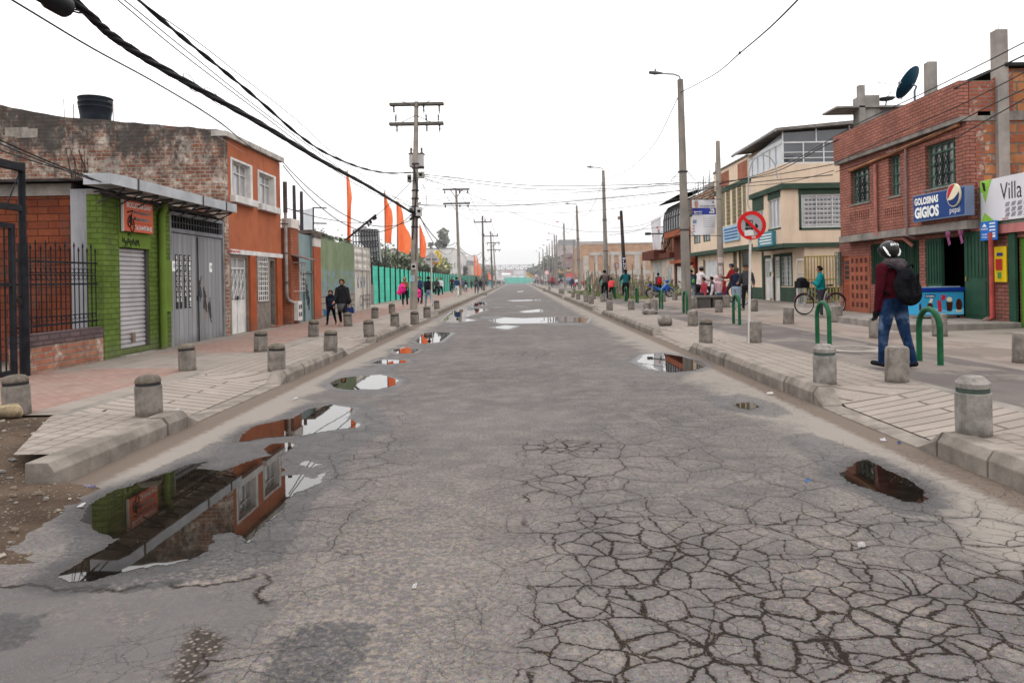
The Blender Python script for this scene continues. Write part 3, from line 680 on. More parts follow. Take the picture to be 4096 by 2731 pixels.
h = MB(); h.box(x + .012, x + .05, (y0 + y1) / 2 - .06, (y0 + y1) / 2 - .03, z0 + 1.0, z0 + 1.12); h.build('handle', BLACK, dd)
f = window(o, 'x', XF - .02, 1, *WIN, WHITE, glass('dark_stair_glass', (.10, .095, .09), .3), 2, 1, .04, inset=.09); g = MB()
grille(g, 'x', XF + .02, WIN[0] - .05, WIN[1] + .05, WIN[2] - .15, WIN[3] + .02, 5, 9, .022); g.build('window_bars', WHITE, f)
m = MB(); m.box(XF - .2, XF - .14, D2[0], D2[1], D2[2], D2[3]); m.m = 1; m.box(XF - .139, XF - .135, D2[0] + .1, D2[0] + .22, 2.0, 2.1); m.build('door', [M('dark_door', (.05, .045, .045), .2), LET_W], o)
m = MB(); m.box(XF - .3, XF + .22, D2[0] - .1, D2[1] + .3, .0, .2); m.build('doorstep', M('brick_step', (.3, .12, .08), .3), o)
g = MB(); rg = random.Random(2)
for k in range(6):
 yy = 20.42 + k * .14; g.tube([(XF + .054, yy + rg.uniform(-.03, .03), 2.54), (XF + .054, yy + .05, 2.48), (XF + .054, yy + .1, 2.53)], .012, 5)
g.build('red_scrawl', LET_R, o)
# down pipe at the far corner
m = MB(); p = lambda z: (XF + .12, yb + .14, z)
m.tube([p(5.0), p(2.2), p(1.15), (XF + .14, yb + .24, 1.0), (XF + .3, yb + .42, .9)], .055, 10); m.m = 1; m.tube([p(5.05), p(4.0)], .075, 8)
for z in (1.6, 2.6, 3.6): m.box(XF + .0, XF + .2, yb + .06, yb + .22, z, z + .03)
solo('downpipe', m, [M('pipe_grey', (.38, .33, .31), .3, 3, .6, .1, streak=.4), M('pipe_dark', (.10, .08, .075), .3)], 'grey rain downpipe with an elbow, fixed at the far corner of the orange house', 'pipe', (XF + .12, yb + .14, LZ), smooth=True)
# water tank on the roof
c = at(211, 268, 22.0); tk = thing('water_tank', 'black plastic water tank with ribbed rim on the old brick roof', 'water tank', (c.x, 22.2, 5.5))
m = MB(); m.m = 0; zt_ = at(211, 222, 22.0).z; m.lathe([(.40, 5.5), (.42, zt_ - .55), (.455, zt_ - .33), (.47, zt_ - .31), (.455, zt_ - .29), (.465, zt_ - .2), (.485, zt_ - .18), (.465, zt_ - .16), (.47, zt_ - .05), (.49, zt_ - .02), (.47, zt_), (.30, zt_ + .03), (.0, zt_ + .06)], 28, (c.x, 22.2, 0))
m.build('tank_body', M('tank_plastic', (.022, .027, .035), .25, 3, .45, .05), tk, smooth=True)
m = MB()
for dx, z in ((-.6, zt_ - .2), (.58, zt_ - .13)): m.tube([(c.x + dx, 22.1, 5.6), (c.x + dx, 22.1, z), (c.x + dx * .75, 22.1, z)], .016, 5)
m.tube([(c.x - .80, 22.1, 5.6), (c.x - .90, 22.1, zt_ - .02)], .012, 4); m.build('supply_pipe', M('pipe_pale', (.4, .3, .3), .1), tk)
# ---- low house: red brick back wall, grey column, green shop front, grey plank gate
GRN = BR('green_painted_brick', (.125, .185, .038), (.155, .22, .052), (.095, .145, .03), .27, .105, .012, .3, 1.0, squash=.03, foot=.45, grime=.35)
GRP = M('green_paint', (.130, .195, .036), .12, 2, .7, .1, foot=.35)
RED = BR('glazed_red_brick', (.20, .056, .030), (.25, .075, .038), (.085, .03, .022), .42, .145, .010, .4, .6, grime=.6, squash=.012)
DPB = BR('dark_purple_brick', (.14, .095, .10), (.19, .13, .13), (.10, .075, .075), .3, .1, .015, .3, .9, grime=.5)
GCO = M('grey_painted_column', (.33, .33, .35), .12, 1.3, .85, .12, streak=.55)
CON = M('rough_concrete', (.25, .225, .205), .25, 2.5, .95, .35, streak=.5)
YG0, YG1 = 14.3, 17.15
o = thing('bicycle_shop', 'low green painted brick bicycle shop with a grey roller shutter and metal awning', 'shop', (XF, YG0, LZ))
y274, y343 = 14.9, 16.1
m = MB(); wallholes(m, 'x', XF - .3, XF, YG0, YG1 - .06, 0, 3.38, [(y274, y343, .3, 2.38)])
m.m = 1; m.box(XF - .12, XF - .02 + .035, y274 - .03, y343 + .05, 2.38, 3.37)   # smooth panel above the shutter
m.m = 2; m.box(-13.5, XF - .31, YG0 + .35, 20.28, 0, 3.2); m.box(XF - .28, XF - .02, y274, y343, .02, .29); m.box(XF - .25, XF - .16, YG1 - .05, 20.28, 2.6, 3.375)  # last box: black panel painting in the dark gap under the awning
m.m = 3; m.box(XF - .29, XF - .04, YG0 + .0, 20.28, 3.382, 3.46)
m.m = 4; m.box(XF - .06, XF + .07, 16.72, 17.02, 1.0, 2.15)
m.build('wall', [GRN, GRP, DARK, CON, GRP], o)
m = MB(); m.box(XF - .05, XF + .12, y274 - .02, y343 + .04, .0, .19); m.build('doorstep', CON, o, bevel=.02)
m = MB(); n = 22
for i in range(n):
 za, zb = .3 + (2.38 - .3) * i / n, .3 + (2.38 - .3) * (i + 1) / n; xx = XF - .12
 m.add([(xx, y274, za), (xx + .035, y274, za + .025), (xx + .035, y274, zb - .02), (xx, y274, zb), (xx, y343, za), (xx + .035, y343, za + .025), (xx + .035, y343, zb - .02), (xx, y343, zb)], [(0, 1, 5, 4), (1, 2, 6, 5), (2, 3, 7, 6)])
sh = m.build('roller_shutter', M('shutter_steel', (.46, .44, .45), .12, 1.5, .5, .08, metal=.2, streak=.35), o)
m = MB(); m.box(XF - .1, XF - .04, 15.45, 15.56, .42, .62); m.build('lock_plate', M('rusty_lock', (.2, .15, .12), .3), sh)
m = MB()
for yy in (y274 - .0, y343 - .045): m.box(XF - .16, XF - .03, yy, yy + .045, .3, 2.38)
m.build('shutter_rail', M('shutter_rail_metal', (.09, .085, .085), .2), sh)
# green drain pipe
m = MB(); m.tube([(XF + .1, 16.66, 3.5), (XF + .11, 16.6, 3.3), (XF + .09, 16.52, 3.15), (XF + .09, 16.52, .22)], .075, 12); m.build('drain_pipe', GRP, o, smooth=True)
# awning of folded sheet steel
m = MB(); A0, A1, XO = 13.87, 19.62, XF + .6; zb0, zt0 = 3.47, 3.68
m.add([(XF - .1, A0, zb0 + .04), (XO - .12, A0 - .12, zb0 + .03), (XO, A0 + .1, zb0), (XO, A1, zb0 + .01), (XF - .1, A1, zb0 + .05), (XF - .1, A0, zt0 + .04), (XO - .12, A0 - .12, zt0 + .02), (XO, A0 + .1, zt0), (XO, A1, zt0 + .02), (XF - .1, A1, zt0 + .08)],
 [(0, 1, 6, 5), (1, 2, 7, 6), (2, 3, 8, 7), (3, 4, 9, 8), (5, 6, 7, 8, 9), (0, 4, 3, 2, 1)])
aw = m.build('awning', GREYM, o)
m = MB()
for yy in (14.5, 17.5, 18.9): m.box(XO - .01, XO + .012, yy, yy + .05, zb0 - .01, zt0 + .01)
for i in range(9): yy = A0 + .25 + i * .66; m.bar((XF - .05, yy, 3.40), (XO - .05, yy, 3.46), .03); m.bar((XF, yy, 3.18), (XO - .1, yy + .1, 3.45), .022)
m.bar((XF + .1, A0 + .2, 3.36), (XF + .1, A1 - .1, 3.36), .03); m.build('awning_bracket', M('bracket_dark', (.07, .065, .065), .3), aw)
# graffiti tag over the shutter
m = MB(); rg = random.Random(4); pts = []
for i in range(34): pts.append((XF + .022, 14.98 + i * .021, 2.50 + .075 * math.sin(i * 1.9) + .03 * math.sin(i * .7)))
m.tube(pts, .007, 5); m.tube([(XF + .022, 15.2, 2.62), (XF + .022, 15.26, 2.7), (XF + .022, 15.33, 2.61), (XF + .022, 15.18, 2.66), (XF + .022, 15.36, 2.66)], .006, 5); m.tube([(XF + .022, 15.0, 2.41), (XF + .022, 15.35, 2.38)], .006, 5)
m.build('graffiti', flat('spray_black', (.04, .05, .03)), o)
# shop sign
sg = thing('shop_sign', 'orange bicycle repair shop sign with white and black lettering', 'sign', (XF + .1, 14.92, 2.72))
m = MB(); m.box(XF + .055, XF + .1, 14.92, 16.1, 2.71, 3.37); m.build('sign_board', M('sign_orange', (.55, .12, .06), .06, 2, .45, 0), sg)
m = MB(); m.box(XF + .05, XF + .098, 14.895, 14.915, 2.70, 3.38); m.build('sign_edge', WHITE, sg)
T = lambda s_, y, z, w, h, mt, **k: text(s_, mt, sg, (XF + .1, y, z), 'x+', w, h, **k)
T('BICICLETERIA DANY', 15.02, 3.20, 1.02, .105, LET_W, bold=.012); T('Venta  Reparación', 15.22, 3.06, .74, .10, LET_W, bold=.035); T('Venta  Reparación', 15.22, 3.06, .74, .10, LET_K, depth=.007, bold=.008)
T('Mantenimiento', 15.30, 2.945, .62, .085, LET_W, bold=.035); T('Mantenimiento', 15.30, 2.945, .62, .085, LET_K, depth=.007, bold=.008)
T('Todo lo relacionado en Bicicletas', 15.30, 2.885, .72, .03, flat('sign_maroon', (.3, .05, .03))); T('Tel: 314 475 84 82', 15.33, 2.755, .70, .095, LET_K, bold=.03); T('Tel: 314 475 84 82', 15.33, 2.755, .70, .095, LET_W, depth=.007, bold=.012)
m = MB(); bx = XF + .108
for (cy, cz, ry, rz) in ((15.11, 2.90, .06, .10), (15.22, 2.84, .07, .13)):
 m.tube([(bx, cy + ry * math.cos(t * .4), cz + rz * math.sin(t * .4)) for t in range(17)], .011, 5)
for p, q in (((15.11, 2.90), (15.15, 3.02)), ((15.15, 3.02), (15.22, 2.84)), ((15.11, 2.90), (15.18, 2.90)), ((15.18, 2.90), (15.19, 3.08)), ((15.04, 3.09), (15.24, 3.14)), ((15.10, 3.03), (15.15, 3.02))): m.bar((bx, *p), (bx, *q), .022)
m.build('bicycle_picture', LET_K, sg)
# ---- grey plank gate of the furniture workshop
PLK = None
def plank_mat():
 b = NB('grey_planks'); x, y, z = b.xyz(); idx = b.math('FLOOR', b.math('MULTIPLY', y, 4.2)); rn = b.n('ShaderNodeTexWhiteNoise', noise_dimensions='1D', W=idx).outputs['Value']
 gr_ = b.noise(1.0, 6, b.scl((9, 16, .7))); n1 = b.noise(1.3, 5)
 col = b.mix(rn, (.16, .165, .172), (.25, .255, .265)); col = b.mix(b.math('MULTIPLY', b.ss(gr_, .45, .7), .5), col, (.13, .125, .125))
 rust = b.math('MULTIPLY', b.ss(b.noise(1.0, 5, b.scl((1, 2.6, .5))), .52, .68), b.ss(z, 2.3, .9)); col = b.mix(b.math('MULTIPLY', rust, .7), col, (.20, .125, .075))
 col = b.mix(b.ss(b.math('ADD', z, n1), 1.0, .3), col, (.09, .08, .075)); seam = b.ss(b.math('ABSOLUTE', b.math('SUBTRACT', b.math('FRACT', b.math('MULTIPLY', y, 4.2)), .5)), .455, .49)
 col = b.mix(seam, col, (.03, .028, .028)); b.bump(b.math('SUBTRACT', gr_, seam), .5, .01); return b.fin(col, .75, .3)
PLK = plank_mat()
o = thing('workshop_gate', 'tall weathered grey plank double gate beside the green shop', 'gate', (XF, 18.7, LZ))
Z1 = 3.22
for a, b_, nm in ((17.2, 18.62, 'gate_leaf'), (18.66, 20.24, 'gate_leaf')):
 m = MB(); m.box(XF - .12, XF - .06, a, b_, .08, 2.83); m.build(nm, PLK, o, bevel=.01)
m = MB(); m.box(XF - .14, XF - .01, 17.10, 17.195, 0, 3.3); m.box(XF - .14, XF - .01, 20.2, 20.295, 0, 3.3); m.box(XF - .13, XF - .02, 17.2, 20.2, 2.84, 2.93); m.box(XF - .13, XF - .02, 17.2, 20.2, 3.24, 3.32)
m.build('gate_frame', M('gate_frame_paint', (.22, .225, .24), .2), o)
m = MB()
for i in range(19): yy = 17.28 + i * .155; m.bar((XF - .07, yy, 2.93), (XF - .07, yy, 3.24), .022)
m.bar((XF - .05, 17.2, 3.08), (XF - .05, 20.2, 3.08), .02); m.build('top_bars', M('bars_grey', (.10, .10, .105), .2), o)
m = MB(); m.box(XF - .058, XF - .02, 18.60, 18.66, 1.2, 1.32); m.tube([(XF - .03, 18.64, 2.8), (XF - .03, 18.64, .15)], .018, 6); m.build('padlock_bar', M('lock_dark', (.06, .05, .05), .2), o)
for q, (s_, y) in enumerate((('REFACCION', 17.50), ('DEMUEBLES', 17.70), ('YPINTURA', 17.94), ('3112939912', 18.18))):
 st = MB(); n = 10; ht = .125; zt1 = 2.30; st.box(XF - .058, XF - .052, y - .045, y + .075, zt1 - ht * n - .02, zt1 + .02); st.build('letter_strip', LET_K, o)
 for i, ch in enumerate(s_): text(ch, LET_W, o, (XF - .05, y - .02, zt1 - ht * (i + 1) + .02), 'x+', .02 if ch == 'I' else .07, .095, bold=.02, name='letter', depth=.006)
for y in (17.28, 19.38):
 m = MB(); m.box(XF - .058, XF - .053, y, y + .16, 1.92, 2.16); m.m = 1; m.box(XF - .052, XF - .05, y + .07, y + .14, 2.0, 2.1); m.build('notice', [LET_W, flat('notice_grey', (.3, .35, .4))], o)
m = MB(); rg = random.Random(8)
for k in range(3):
 y, z = 18.78 + .28 * k, 1.55 - .28 * k
 m.tube([(XF - .05, y + rg.uniform(-.09, .12), z + .28 * math.sin(i * 1.7) - i * .012) for i in range(13)], .008, 5)
m.build('graffiti', flat('spray_grey', (.09, .09, .10)), o)
# ---- red brick house set back behind the iron fence
o = thing('red_brick_house', 'low red glazed brick house set back behind the spiked iron fence', 'house', (-11, 14.65, LZ))
k215, k165 = ray(215, 500)[0], ray(166, 500)[0]
m = MB(); yq = 14.62
m.box(-19, k165 * yq, yq, yq + .3, 0, 3.40); m.m = 1; m.box(k165 * yq + .002, k215 * yq, yq - .06, yq + .25, 0, 3.52); m.m = 2; m.box(k215 * yq + .003, XF - .02, yq - .04, yq + .25, 0, 3.37)
m.m = 3; m.box(-19, k165 * yq, yq - .03, yq + .3, 3.402, 3.64); m.build('wall', [RED, GCO, DPB, CON], o)
m = MB(); m.box(-19, XF - .35, yq - .22, yq + 2.2, 3.66, 3.71); m.add([(XF - .9, yq - .25, 3.72), (XF - .30, yq - .28, 3.60), (XF - .26, yq + .8, 3.62), (XF - .9, yq + .9, 3.80)], [(0, 1, 2, 3)]); m.build('roof_sheet', M('dark_roof_sheet', (.05, .045, .045), .3, 3, .7, .2), o)
m = MB(); rr = random.Random(6); c = at(185, 400, 14.9)
for i in range(11):
 b0 = c + Vector((rr.uniform(-.18, .2), rr.uniform(-.1, .1), -.1)); m.tube([b0, b0 + Vector((rr.uniform(-.3, .06), 0, rr.uniform(.25, .75)))], .008, 4)
for i in range(7): a = c + Vector((rr.uniform(-.3, .1), 0, rr.uniform(-.1, .12))); m.tube([a, a + Vector((rr.uniform(-.1, .5), .05, rr.uniform(-.1, .05)))], .008, 4)
m.build('rebar', M('rusty_rebar', (.05, .035, .03), .3), o)
# low brick wall and spiked iron fence
LOWB = BR('low_wall_brick', (.34, .12, .075), (.42, .20, .13), (.25, .21, .175), .27, .1, .014, .4, .8, grime=.25, white=.75, squash=.03)
o = thing('front_garden_wall', 'low patchy brick wall carrying the spiked black iron fence', 'wall', (XF, 13.2, LZ)); Y0, Y1 = 11.95, 14.28
m = MB(); m.box(XF - .24, XF, Y0, Y1, 0, .62); m.m = 1; m.box(XF - .25, XF + .012, Y0, Y1 + .0, .622, .82); m.build('brick_wall', [LOWB, DPB], o, bevel=.012)
o = thing('iron_fence', 'black wrought-iron fence with spear tips and scrolls on the low brick wall', 'fence', (XF - .12, 13.2, .83))
fb = MB(); sc_ = MB(); xx = XF - .1; n = 17
for i in range(n):
 yy = Y0 + .1 + (Y1 - Y0 - .16) * i / (n - 1); zt1 = 2.42 if i % 2 else 2.34; fb.tube([(xx, yy, .83), (xx, yy, zt1 - .1)], .011, 5); fb.tube([(xx, yy, zt1 - .12), (xx, yy, zt1 - .07), (xx, yy, zt1)], [.008, .02, .001], 5)
for z in (.93, 1.63, 2.02): fb.box(xx - .012, xx + .012, Y0 + .02, Y1 - .02, z, z + .035)
fb.build('bars', BLACK, o)
for i in range(0, n - 1):
 yy = Y0 + .1 + (Y1 - Y0 - .16) * (i + .5) / (n - 1)
 for z, s_ in ((1.74, 1), (1.92, -1), (1.02, 1)):
  for e in (-1, 1): sc_.tube([(xx, yy + e * (.005 + .052 * math.sin(t * .5)), z + s_ * (.07 - .055 * math.cos(t * .5) * (1 - t * .06)) - s_ * .03) for t in range(9)], .007, 4)
sc_.build('scrollwork', BLACK, o)
# gateway at the left edge
o = thing('yard_gate', 'black tubular steel yard gate with a tall square frame at the left edge', 'gate', (XF, 11.4, LZ))
yp = onx(53, 600, XF)[0]; m = MB(); m.tube([(XF, yp, 0), (XF, yp, 2.32)], .075, 12); m.tube([(XF, yp, 2.3), (XF, yp, 3.62)], .055, 12)
m.box(XF - .055, XF + .055, 10.1, yp, 3.48, 3.60); m.box(XF - .04, XF + .04, 10.1, yp - .05, 2.83, 2.93); m.bar((XF, yp - .08, 3.4), (XF, yp - .33, 2.95), .02)
m.build('gate_frame', BLACK, o)
m = MB(); y1 = onx(31, 700, XF)[0]
m.box(XF - .03, XF + .03, y1 - .06, y1 + .03, .22, 2.62); m.box(XF - .03, XF + .03, 10.1, y1 - .06, 2.54, 2.62); m.box(XF - .03, XF + .03, 10.1, y1 - .06, .22, .30); m.box(XF - .025, XF + .025, 10.1, y1 - .06, 1.62, 1.68)
for i in range(9): m.bar((XF, y1 - .19 - i * .125, .3), (XF, y1 - .19 - i * .125, 2.54), .022)
m.build('gate_leaf', BLACK, o)
m = MB(); m.torus((XF, yp - .11, 1.42), .06, .012, 'X', 12, 5); m.torus((XF + .01, yp - .15, 1.36), .055, .012, 'Y', 12, 5); m.build('chain', M('chain_rust', (.05, .04, .035), .3), o)
# ---- narrow brick bay, corrugated gate, orange pillar
ORB = BR('orange_brick', (.36, .12, .065), (.42, .15, .085), (.27, .115, .075), .26, .1, .012, .25, .6, grime=.3, squash=.02, foot=.4)
xw = -7.78
o = thing('narrow_brick_house', 'narrow orange brick frontage with white cap and meter box beside the downpipe', 'house', (xw, 26, LZ))
m = MB(); m.box(xw - 3, xw, 25.5, 26.42, 0, 3.5); m.m = 1; m.box(xw - .3, xw + .03, 25.48, 26.46, 3.502, 3.82); m.build('wall', [ORB, M('cap_white', (.66, .6, .56), .12, 3, .85, .1, streak=.4)], o)
m = MB(); m.add([(xw, 25.5, 2.58), (xw + .55, 25.6, 2.42), (xw + .55, 26.7, 2.42), (xw, 26.6, 2.58), (xw, 25.5, 2.54), (xw + .55, 25.6, 2.38), (xw + .55, 26.7, 2.38), (xw, 26.6, 2.54)], [(0, 1, 2, 3), (4, 7, 6, 5), (0, 4, 5, 1), (1, 5, 6, 2), (2, 6, 7, 3)]); m.build('canopy', M('canopy_rust', (.16, .12, .12), .3), o)
m = MB(); grille(m, 'x', xw + .22, 25.75, 26.35, 1.3, 2.3, 2, 6, .02)
for z in (1.3, 2.3):
 for yy in (25.75, 26.35): m.bar((xw, yy, z), (xw + .22, yy, z), .018)
m.build('window_cage', M('cage_white', (.55, .5, .48), .2), o)
m = MB(); m.box(xw + .0, xw + .16, 25.72, 26.2, .28, .95); mb_ = m.build('meter_box', WHITE, o, bevel=.01); m = MB()
for (a, z) in ((25.79, .68), (26.0, .68), (25.79, .42), (26.0, .42)): m.box(xw + .155, xw + .165, a, a + .13, z, z + .15)
m.build('meter_window', LET_K, mb_)
def corr(name, c, freq, vert=True, rust=.3):
 b = NB(name); x, y, z = b.xyz(); t = y if vert else z; wv = b.math('SINE', b.math('MULTIPLY', t, freq)); n1 = b.noise(1.2, 6); n2 = b.noise(1, 5, b.scl((2, 2, .4)))
 col = b.mix(b.ss(n1, .3, .7), mul(c, .8), mul(c, 1.15)); col = b.mix(b.math('MULTIPLY', b.ss(wv, .1, -.9), .45), col, mul(c, .4)); col = b.mix(b.math('MULTIPLY', b.ss(n2, .52, .7), rust), col, (.17, .11, .08))
 b.bump(wv, .5, .03); return b.fin(col, .65, .3)
o = thing('corrugated_gate', 'blue-grey corrugated sheet gate with graffiti between two orange pillars', 'gate', (XF + .1, 27.4, LZ))
TEAL = corr('corrugated_blue', (.20, .27, .275), 55)
m = MB(); m.box(xw - .14, xw - .09, 26.44, 28.3, .05, 3.38); m.build('sheet_panel', TEAL, o)
m = MB(); m.box(xw - .09, xw - .03, 26.44, 28.3, 1.95, 2.03); m.box(xw - .09, xw - .03, 26.46, 26.54, .05, 3.4); m.box(xw - .09, xw - .03, 27.2, 27.26, .05, 1.95); m.box(xw - .09, xw - .03, 28.22, 28.3, .05, 3.4); m.build('gate_frame', M('gate_blue_frame', (.15, .2, .2), .2), o)
m = MB(); rg = random.Random(21)
for k in range(5): m.tube([(xw - .08, 27.35 + .14 * k + rg.uniform(-.1, .1), 1.7 - .22 * k + .3 * math.sin(i * 1.5 + k)) for i in range(8)], .011, 5)
m.build('graffiti', flat('spray_dark', (.06, .065, .07)), o)
o = thing('orange_pillar', 'orange plastered gate pillar with a white capital', 'pillar', (xw, 28.9, LZ))
m = MB(); m.box(xw - .6, xw + .02, 28.32, 29.3, 0, 2.98); m.m = 1; m.box(xw - .61, xw + .03, 28.31, 29.31, 2.982, 3.32); m.m = 2; m.box(xw - .65, xw + .06, 28.25, 29.36, 3.322, 3.46); m.box(xw - .7, xw + .0, 28.1, 30.0, 3.462, 3.6); m.build('shaft', [M('pillar_orange', (.36, .10, .05), .12, 1.5, .85, .1, foot=.5), M('pillar_white', (.6, .55, .52), .1), M('pillar_top', (.13, .105, .09), .4)], o)
# ---- green plastered wall with blue graffiti
def green_wall():
 b = NB('green_plaster'); x, y, z = b.xyz(); n1 = b.noise(1.1, 7); n2 = b.noise(26, 5); n3 = b.noise(2.6, 6)
 t = b.n('ShaderNodeTexBrick', Vector=b.comb(y, z), Color1=(.27, .25, .215), Color2=(.31, .285, .245), Mortar=(.085, .07, .06), Scale=1.0); t.inputs['Mortar Size'].default_value = .02; t.inputs['Brick Width'].default_value = .75; t.inputs['Row Height'].default_value = .25
 pl = b.mix(b.ss(n1, .35, .65), (.17, .225, .125), (.235, .29, .175)); pl = b.mix(b.math('MULTIPLY', b.ss(b.noise(1, 5, b.scl((2, 2, .4))), .5, .7), .5), pl, (.12, .13, .085))
 e = b.math('ADD', z, b.math('MULTIPLY', b.math('SUBTRACT', n3, .5), .9)); lowm = b.ss(e, 1.3, 1.1)
 col = b.mix(lowm, pl, t.outputs['Color']); gb = b.math('MULTIPLY', b.math('MULTIPLY', b.ss(n3, .44, .5), b.ss(z, 2.2, 1.95)), b.ss(z, .9, 1.2)); gb = b.math('MULTIPLY', gb, b.ss(b.noise(3.4, 5), .42, .5))
 col = b.mix(b.math('MULTIPLY', gb, .8), col, b.mix(n2, (.13, .22, .31), (.25, .34, .42))); col = b.mix(b.math('MULTIPLY', n2, .35), col, (.12, .12, .1), 'MULTIPLY'); col = b.mix(b.ss(b.math('ADD', z, b.math('MULTIPLY', n1, .3)), 3.45, 3.6), col, (.05, .055, .04)); b.bump(n2, .5, .02); return b.fin(col, .9, .2)
o = thing('green_wall', 'tall green plastered wall with faded blue graffiti', 'wall', (xw, 32.7, LZ)); m = MB()
rj = random.Random(9); pr = [(29.32, 0)] + [(29.32 + 6.0 * i / 24, 3.46 + .10 * math.sin(i * .4) + rj.uniform(-.03, .05) - .005 * i) for i in range(25)] + [(35.32, 0)]
m.prism(pr, 'X', xw - .3, xw); m.build('plaster', green_wall(), o)
m = MB()
for _ in range(420):
 y = rj.uniform(28.6, 35.2); p = Vector((xw - rj.uniform(.0, .3), y, 3.46 + rj.uniform(-.02, .10))); s_ = rj.uniform(.03, .09); d = Vector((rj.uniform(-1, 1), rj.uniform(-1, 1), rj.uniform(.1, 1))).normalized() * s_; e = d.cross(Vector((rj.uniform(-1, 1), rj.uniform(-1, 1), .2))).normalized() * s_ * .5; m.add([p - e, p + d, p + e], [(0, 1, 2)])
mo = m.build('moss', [M('moss_green', (.07, .09, .035), .4)], o, fix=False)
# ---- white sheet metal gate
o = thing('white_gate', 'rusty white sheet metal gate with black spray lettering before the green fence', 'gate', (xw, 37.7, LZ))
WG = corr('white_gate_sheet', (.52, .49, .44), 34, True, .55); WG2 = corr('white_gate_louvre', (.55, .52, .47), 17, False, .5)
ye = onx(850, 640, xw)[0];
m = MB(); m.box(xw - .08, xw - .03, 35.36, ye, .1, 2.2); m.m = 1; m.box(xw - .07, xw - .02, 35.36, ye, 2.22, 3.32); m.build('sheet_panel', [WG, WG2], o)
m = MB()
for yy in (35.36, 37.3, 38.4, ye - .08): m.box(xw - .02, xw + .02, yy, yy + .08, .1, 3.36)
m.box(xw - .02, xw + .015, 35.44, ye, 2.16, 2.24); m.build('gate_frame', M('gate_white_frame', (.5, .47, .43), .15), o)
text('OFFEE', LET_K, o, (xw, 36.4, .38), 'x+', 2.6, .55, bold=-.02, name='graffiti', depth=.022); m = MB(); rg = random.Random(31)
for k in range(4): m.tube([(xw - .01, 36.2 + .75 * k + .16 * math.cos(i * 2.1 + k), 1.35 + .25 * math.sin(i * 1.3) + .04 * i) for i in range(8)], .011, 5)
m.build('graffiti', flat('spray_blue', (.16, .24, .36)), o)
# ---- leaning dark pole, mast poles, billboards behind
m = MB(); a, b_ = at(793, 552, 41), at(864, 493, 41); m.tube([a, b_], .06, 6); rg = random.Random(3)
for i in range(8): t = rg.uniform(.72, .97); q = a.lerp(b_, t); m.tube([q, q + Vector((.06, 0, -rg.uniform(.1, .3)))], .05, 5)
solo('leaning_pole', m, M('dark_timber', (.035, .03, .028), .3), 'dark timber pole leaning steeply above the white gate', 'pole', tuple(a))
for u0, u1, v0, lab in ((681, 675, 426, 'slanted dark pole left of the white billboard'), (695, 692, 440, 'upright dark pole directly in front of the white billboard')):
 m = MB(); a, b_ = at(u0, 690, 46), at(u1, v0, 46); a.z = .1; m.tube([a, b_], [.14, .1], 8); solo('dark_pole', m, M('dark_pole_paint', (.055, .05, .055), .3), lab, 'pole', tuple(a))
o = thing('billboard', 'white billboard panel seen at an angle behind the orange brick frontage', 'billboard', tuple(at(705, 690, 55)))
m = MB(); p = [at(694, 483, 55), at(719, 477, 57), at(719, 548, 57), at(694, 556, 55)]; m.quad(*p); m.build('panel', M('board_white', (.62, .63, .66), .08, .7, .5, 0), o, fix=False)
m = MB()
for t in (0, .5, 1): q = p[1].lerp(p[2], t); m.bar(q, q + Vector((.9, .6, 0)), .07); q2 = p[0].lerp(p[3], t); m.bar(q2, q2 + Vector((-.8, .6, 0)), .07)
for e in (p[1], p[2]): pass
m.bar(p[1], at(719, 600, 57), .12); m.bar(p[0] + Vector((-.8, .6, 0)), at(684, 600, 55.6), .12); m.bar(p[0], at(694, 600, 55), .12); m.build('frame', M('scaffold_dark', (.05, .052, .06), .2), o)
o = thing('lattice_billboard', 'black lattice back of two old billboards behind the green wall', 'billboard', tuple(at(840, 690, 62)))
m = MB(); rows = 5; Pq = [at(811, 529, 60), at(866, 527, 64), at(872, 604, 64), at(811, 610, 60)]
lerp2 = lambda s_, t: Pq[0].lerp(Pq[1], s_).lerp(Pq[3].lerp(Pq[2], s_), t)
for i in range(10): m.bar(lerp2(i / 9, 0), lerp2(i / 9, 1), .06);
for j in range(7): m.bar(lerp2(0, j / 6), lerp2(1, j / 6), .06)
for i in range(9):
 for j in range(0, 6, 2): m.bar(lerp2(i / 9, j / 6), lerp2((i + 1) / 9, (j + 1) / 6), .04)
for i in range(10): q = lerp2(i / 9, 1); m.bar(q, Vector((q.x, q.y, .1)), .09)
m.build('lattice', M('lattice_dark', (.06, .062, .07), .2), o)
m = MB(); off = Vector((.0, .5, 0)); a = [lerp2(.2, -.1) + off, lerp2(1.05, -.0) + off, lerp2(1.05, 1) + off, lerp2(.2, .35) + off]; m.quad(*a); b2 = [at(821, 523, 62), at(842, 519, 63), at(842, 534, 63), at(821, 534, 62)]; m.quad(*b2); m.build('panel', M('board_grey', (.34, .34, .35), .1, .7, .6, 0), o, fix=False)
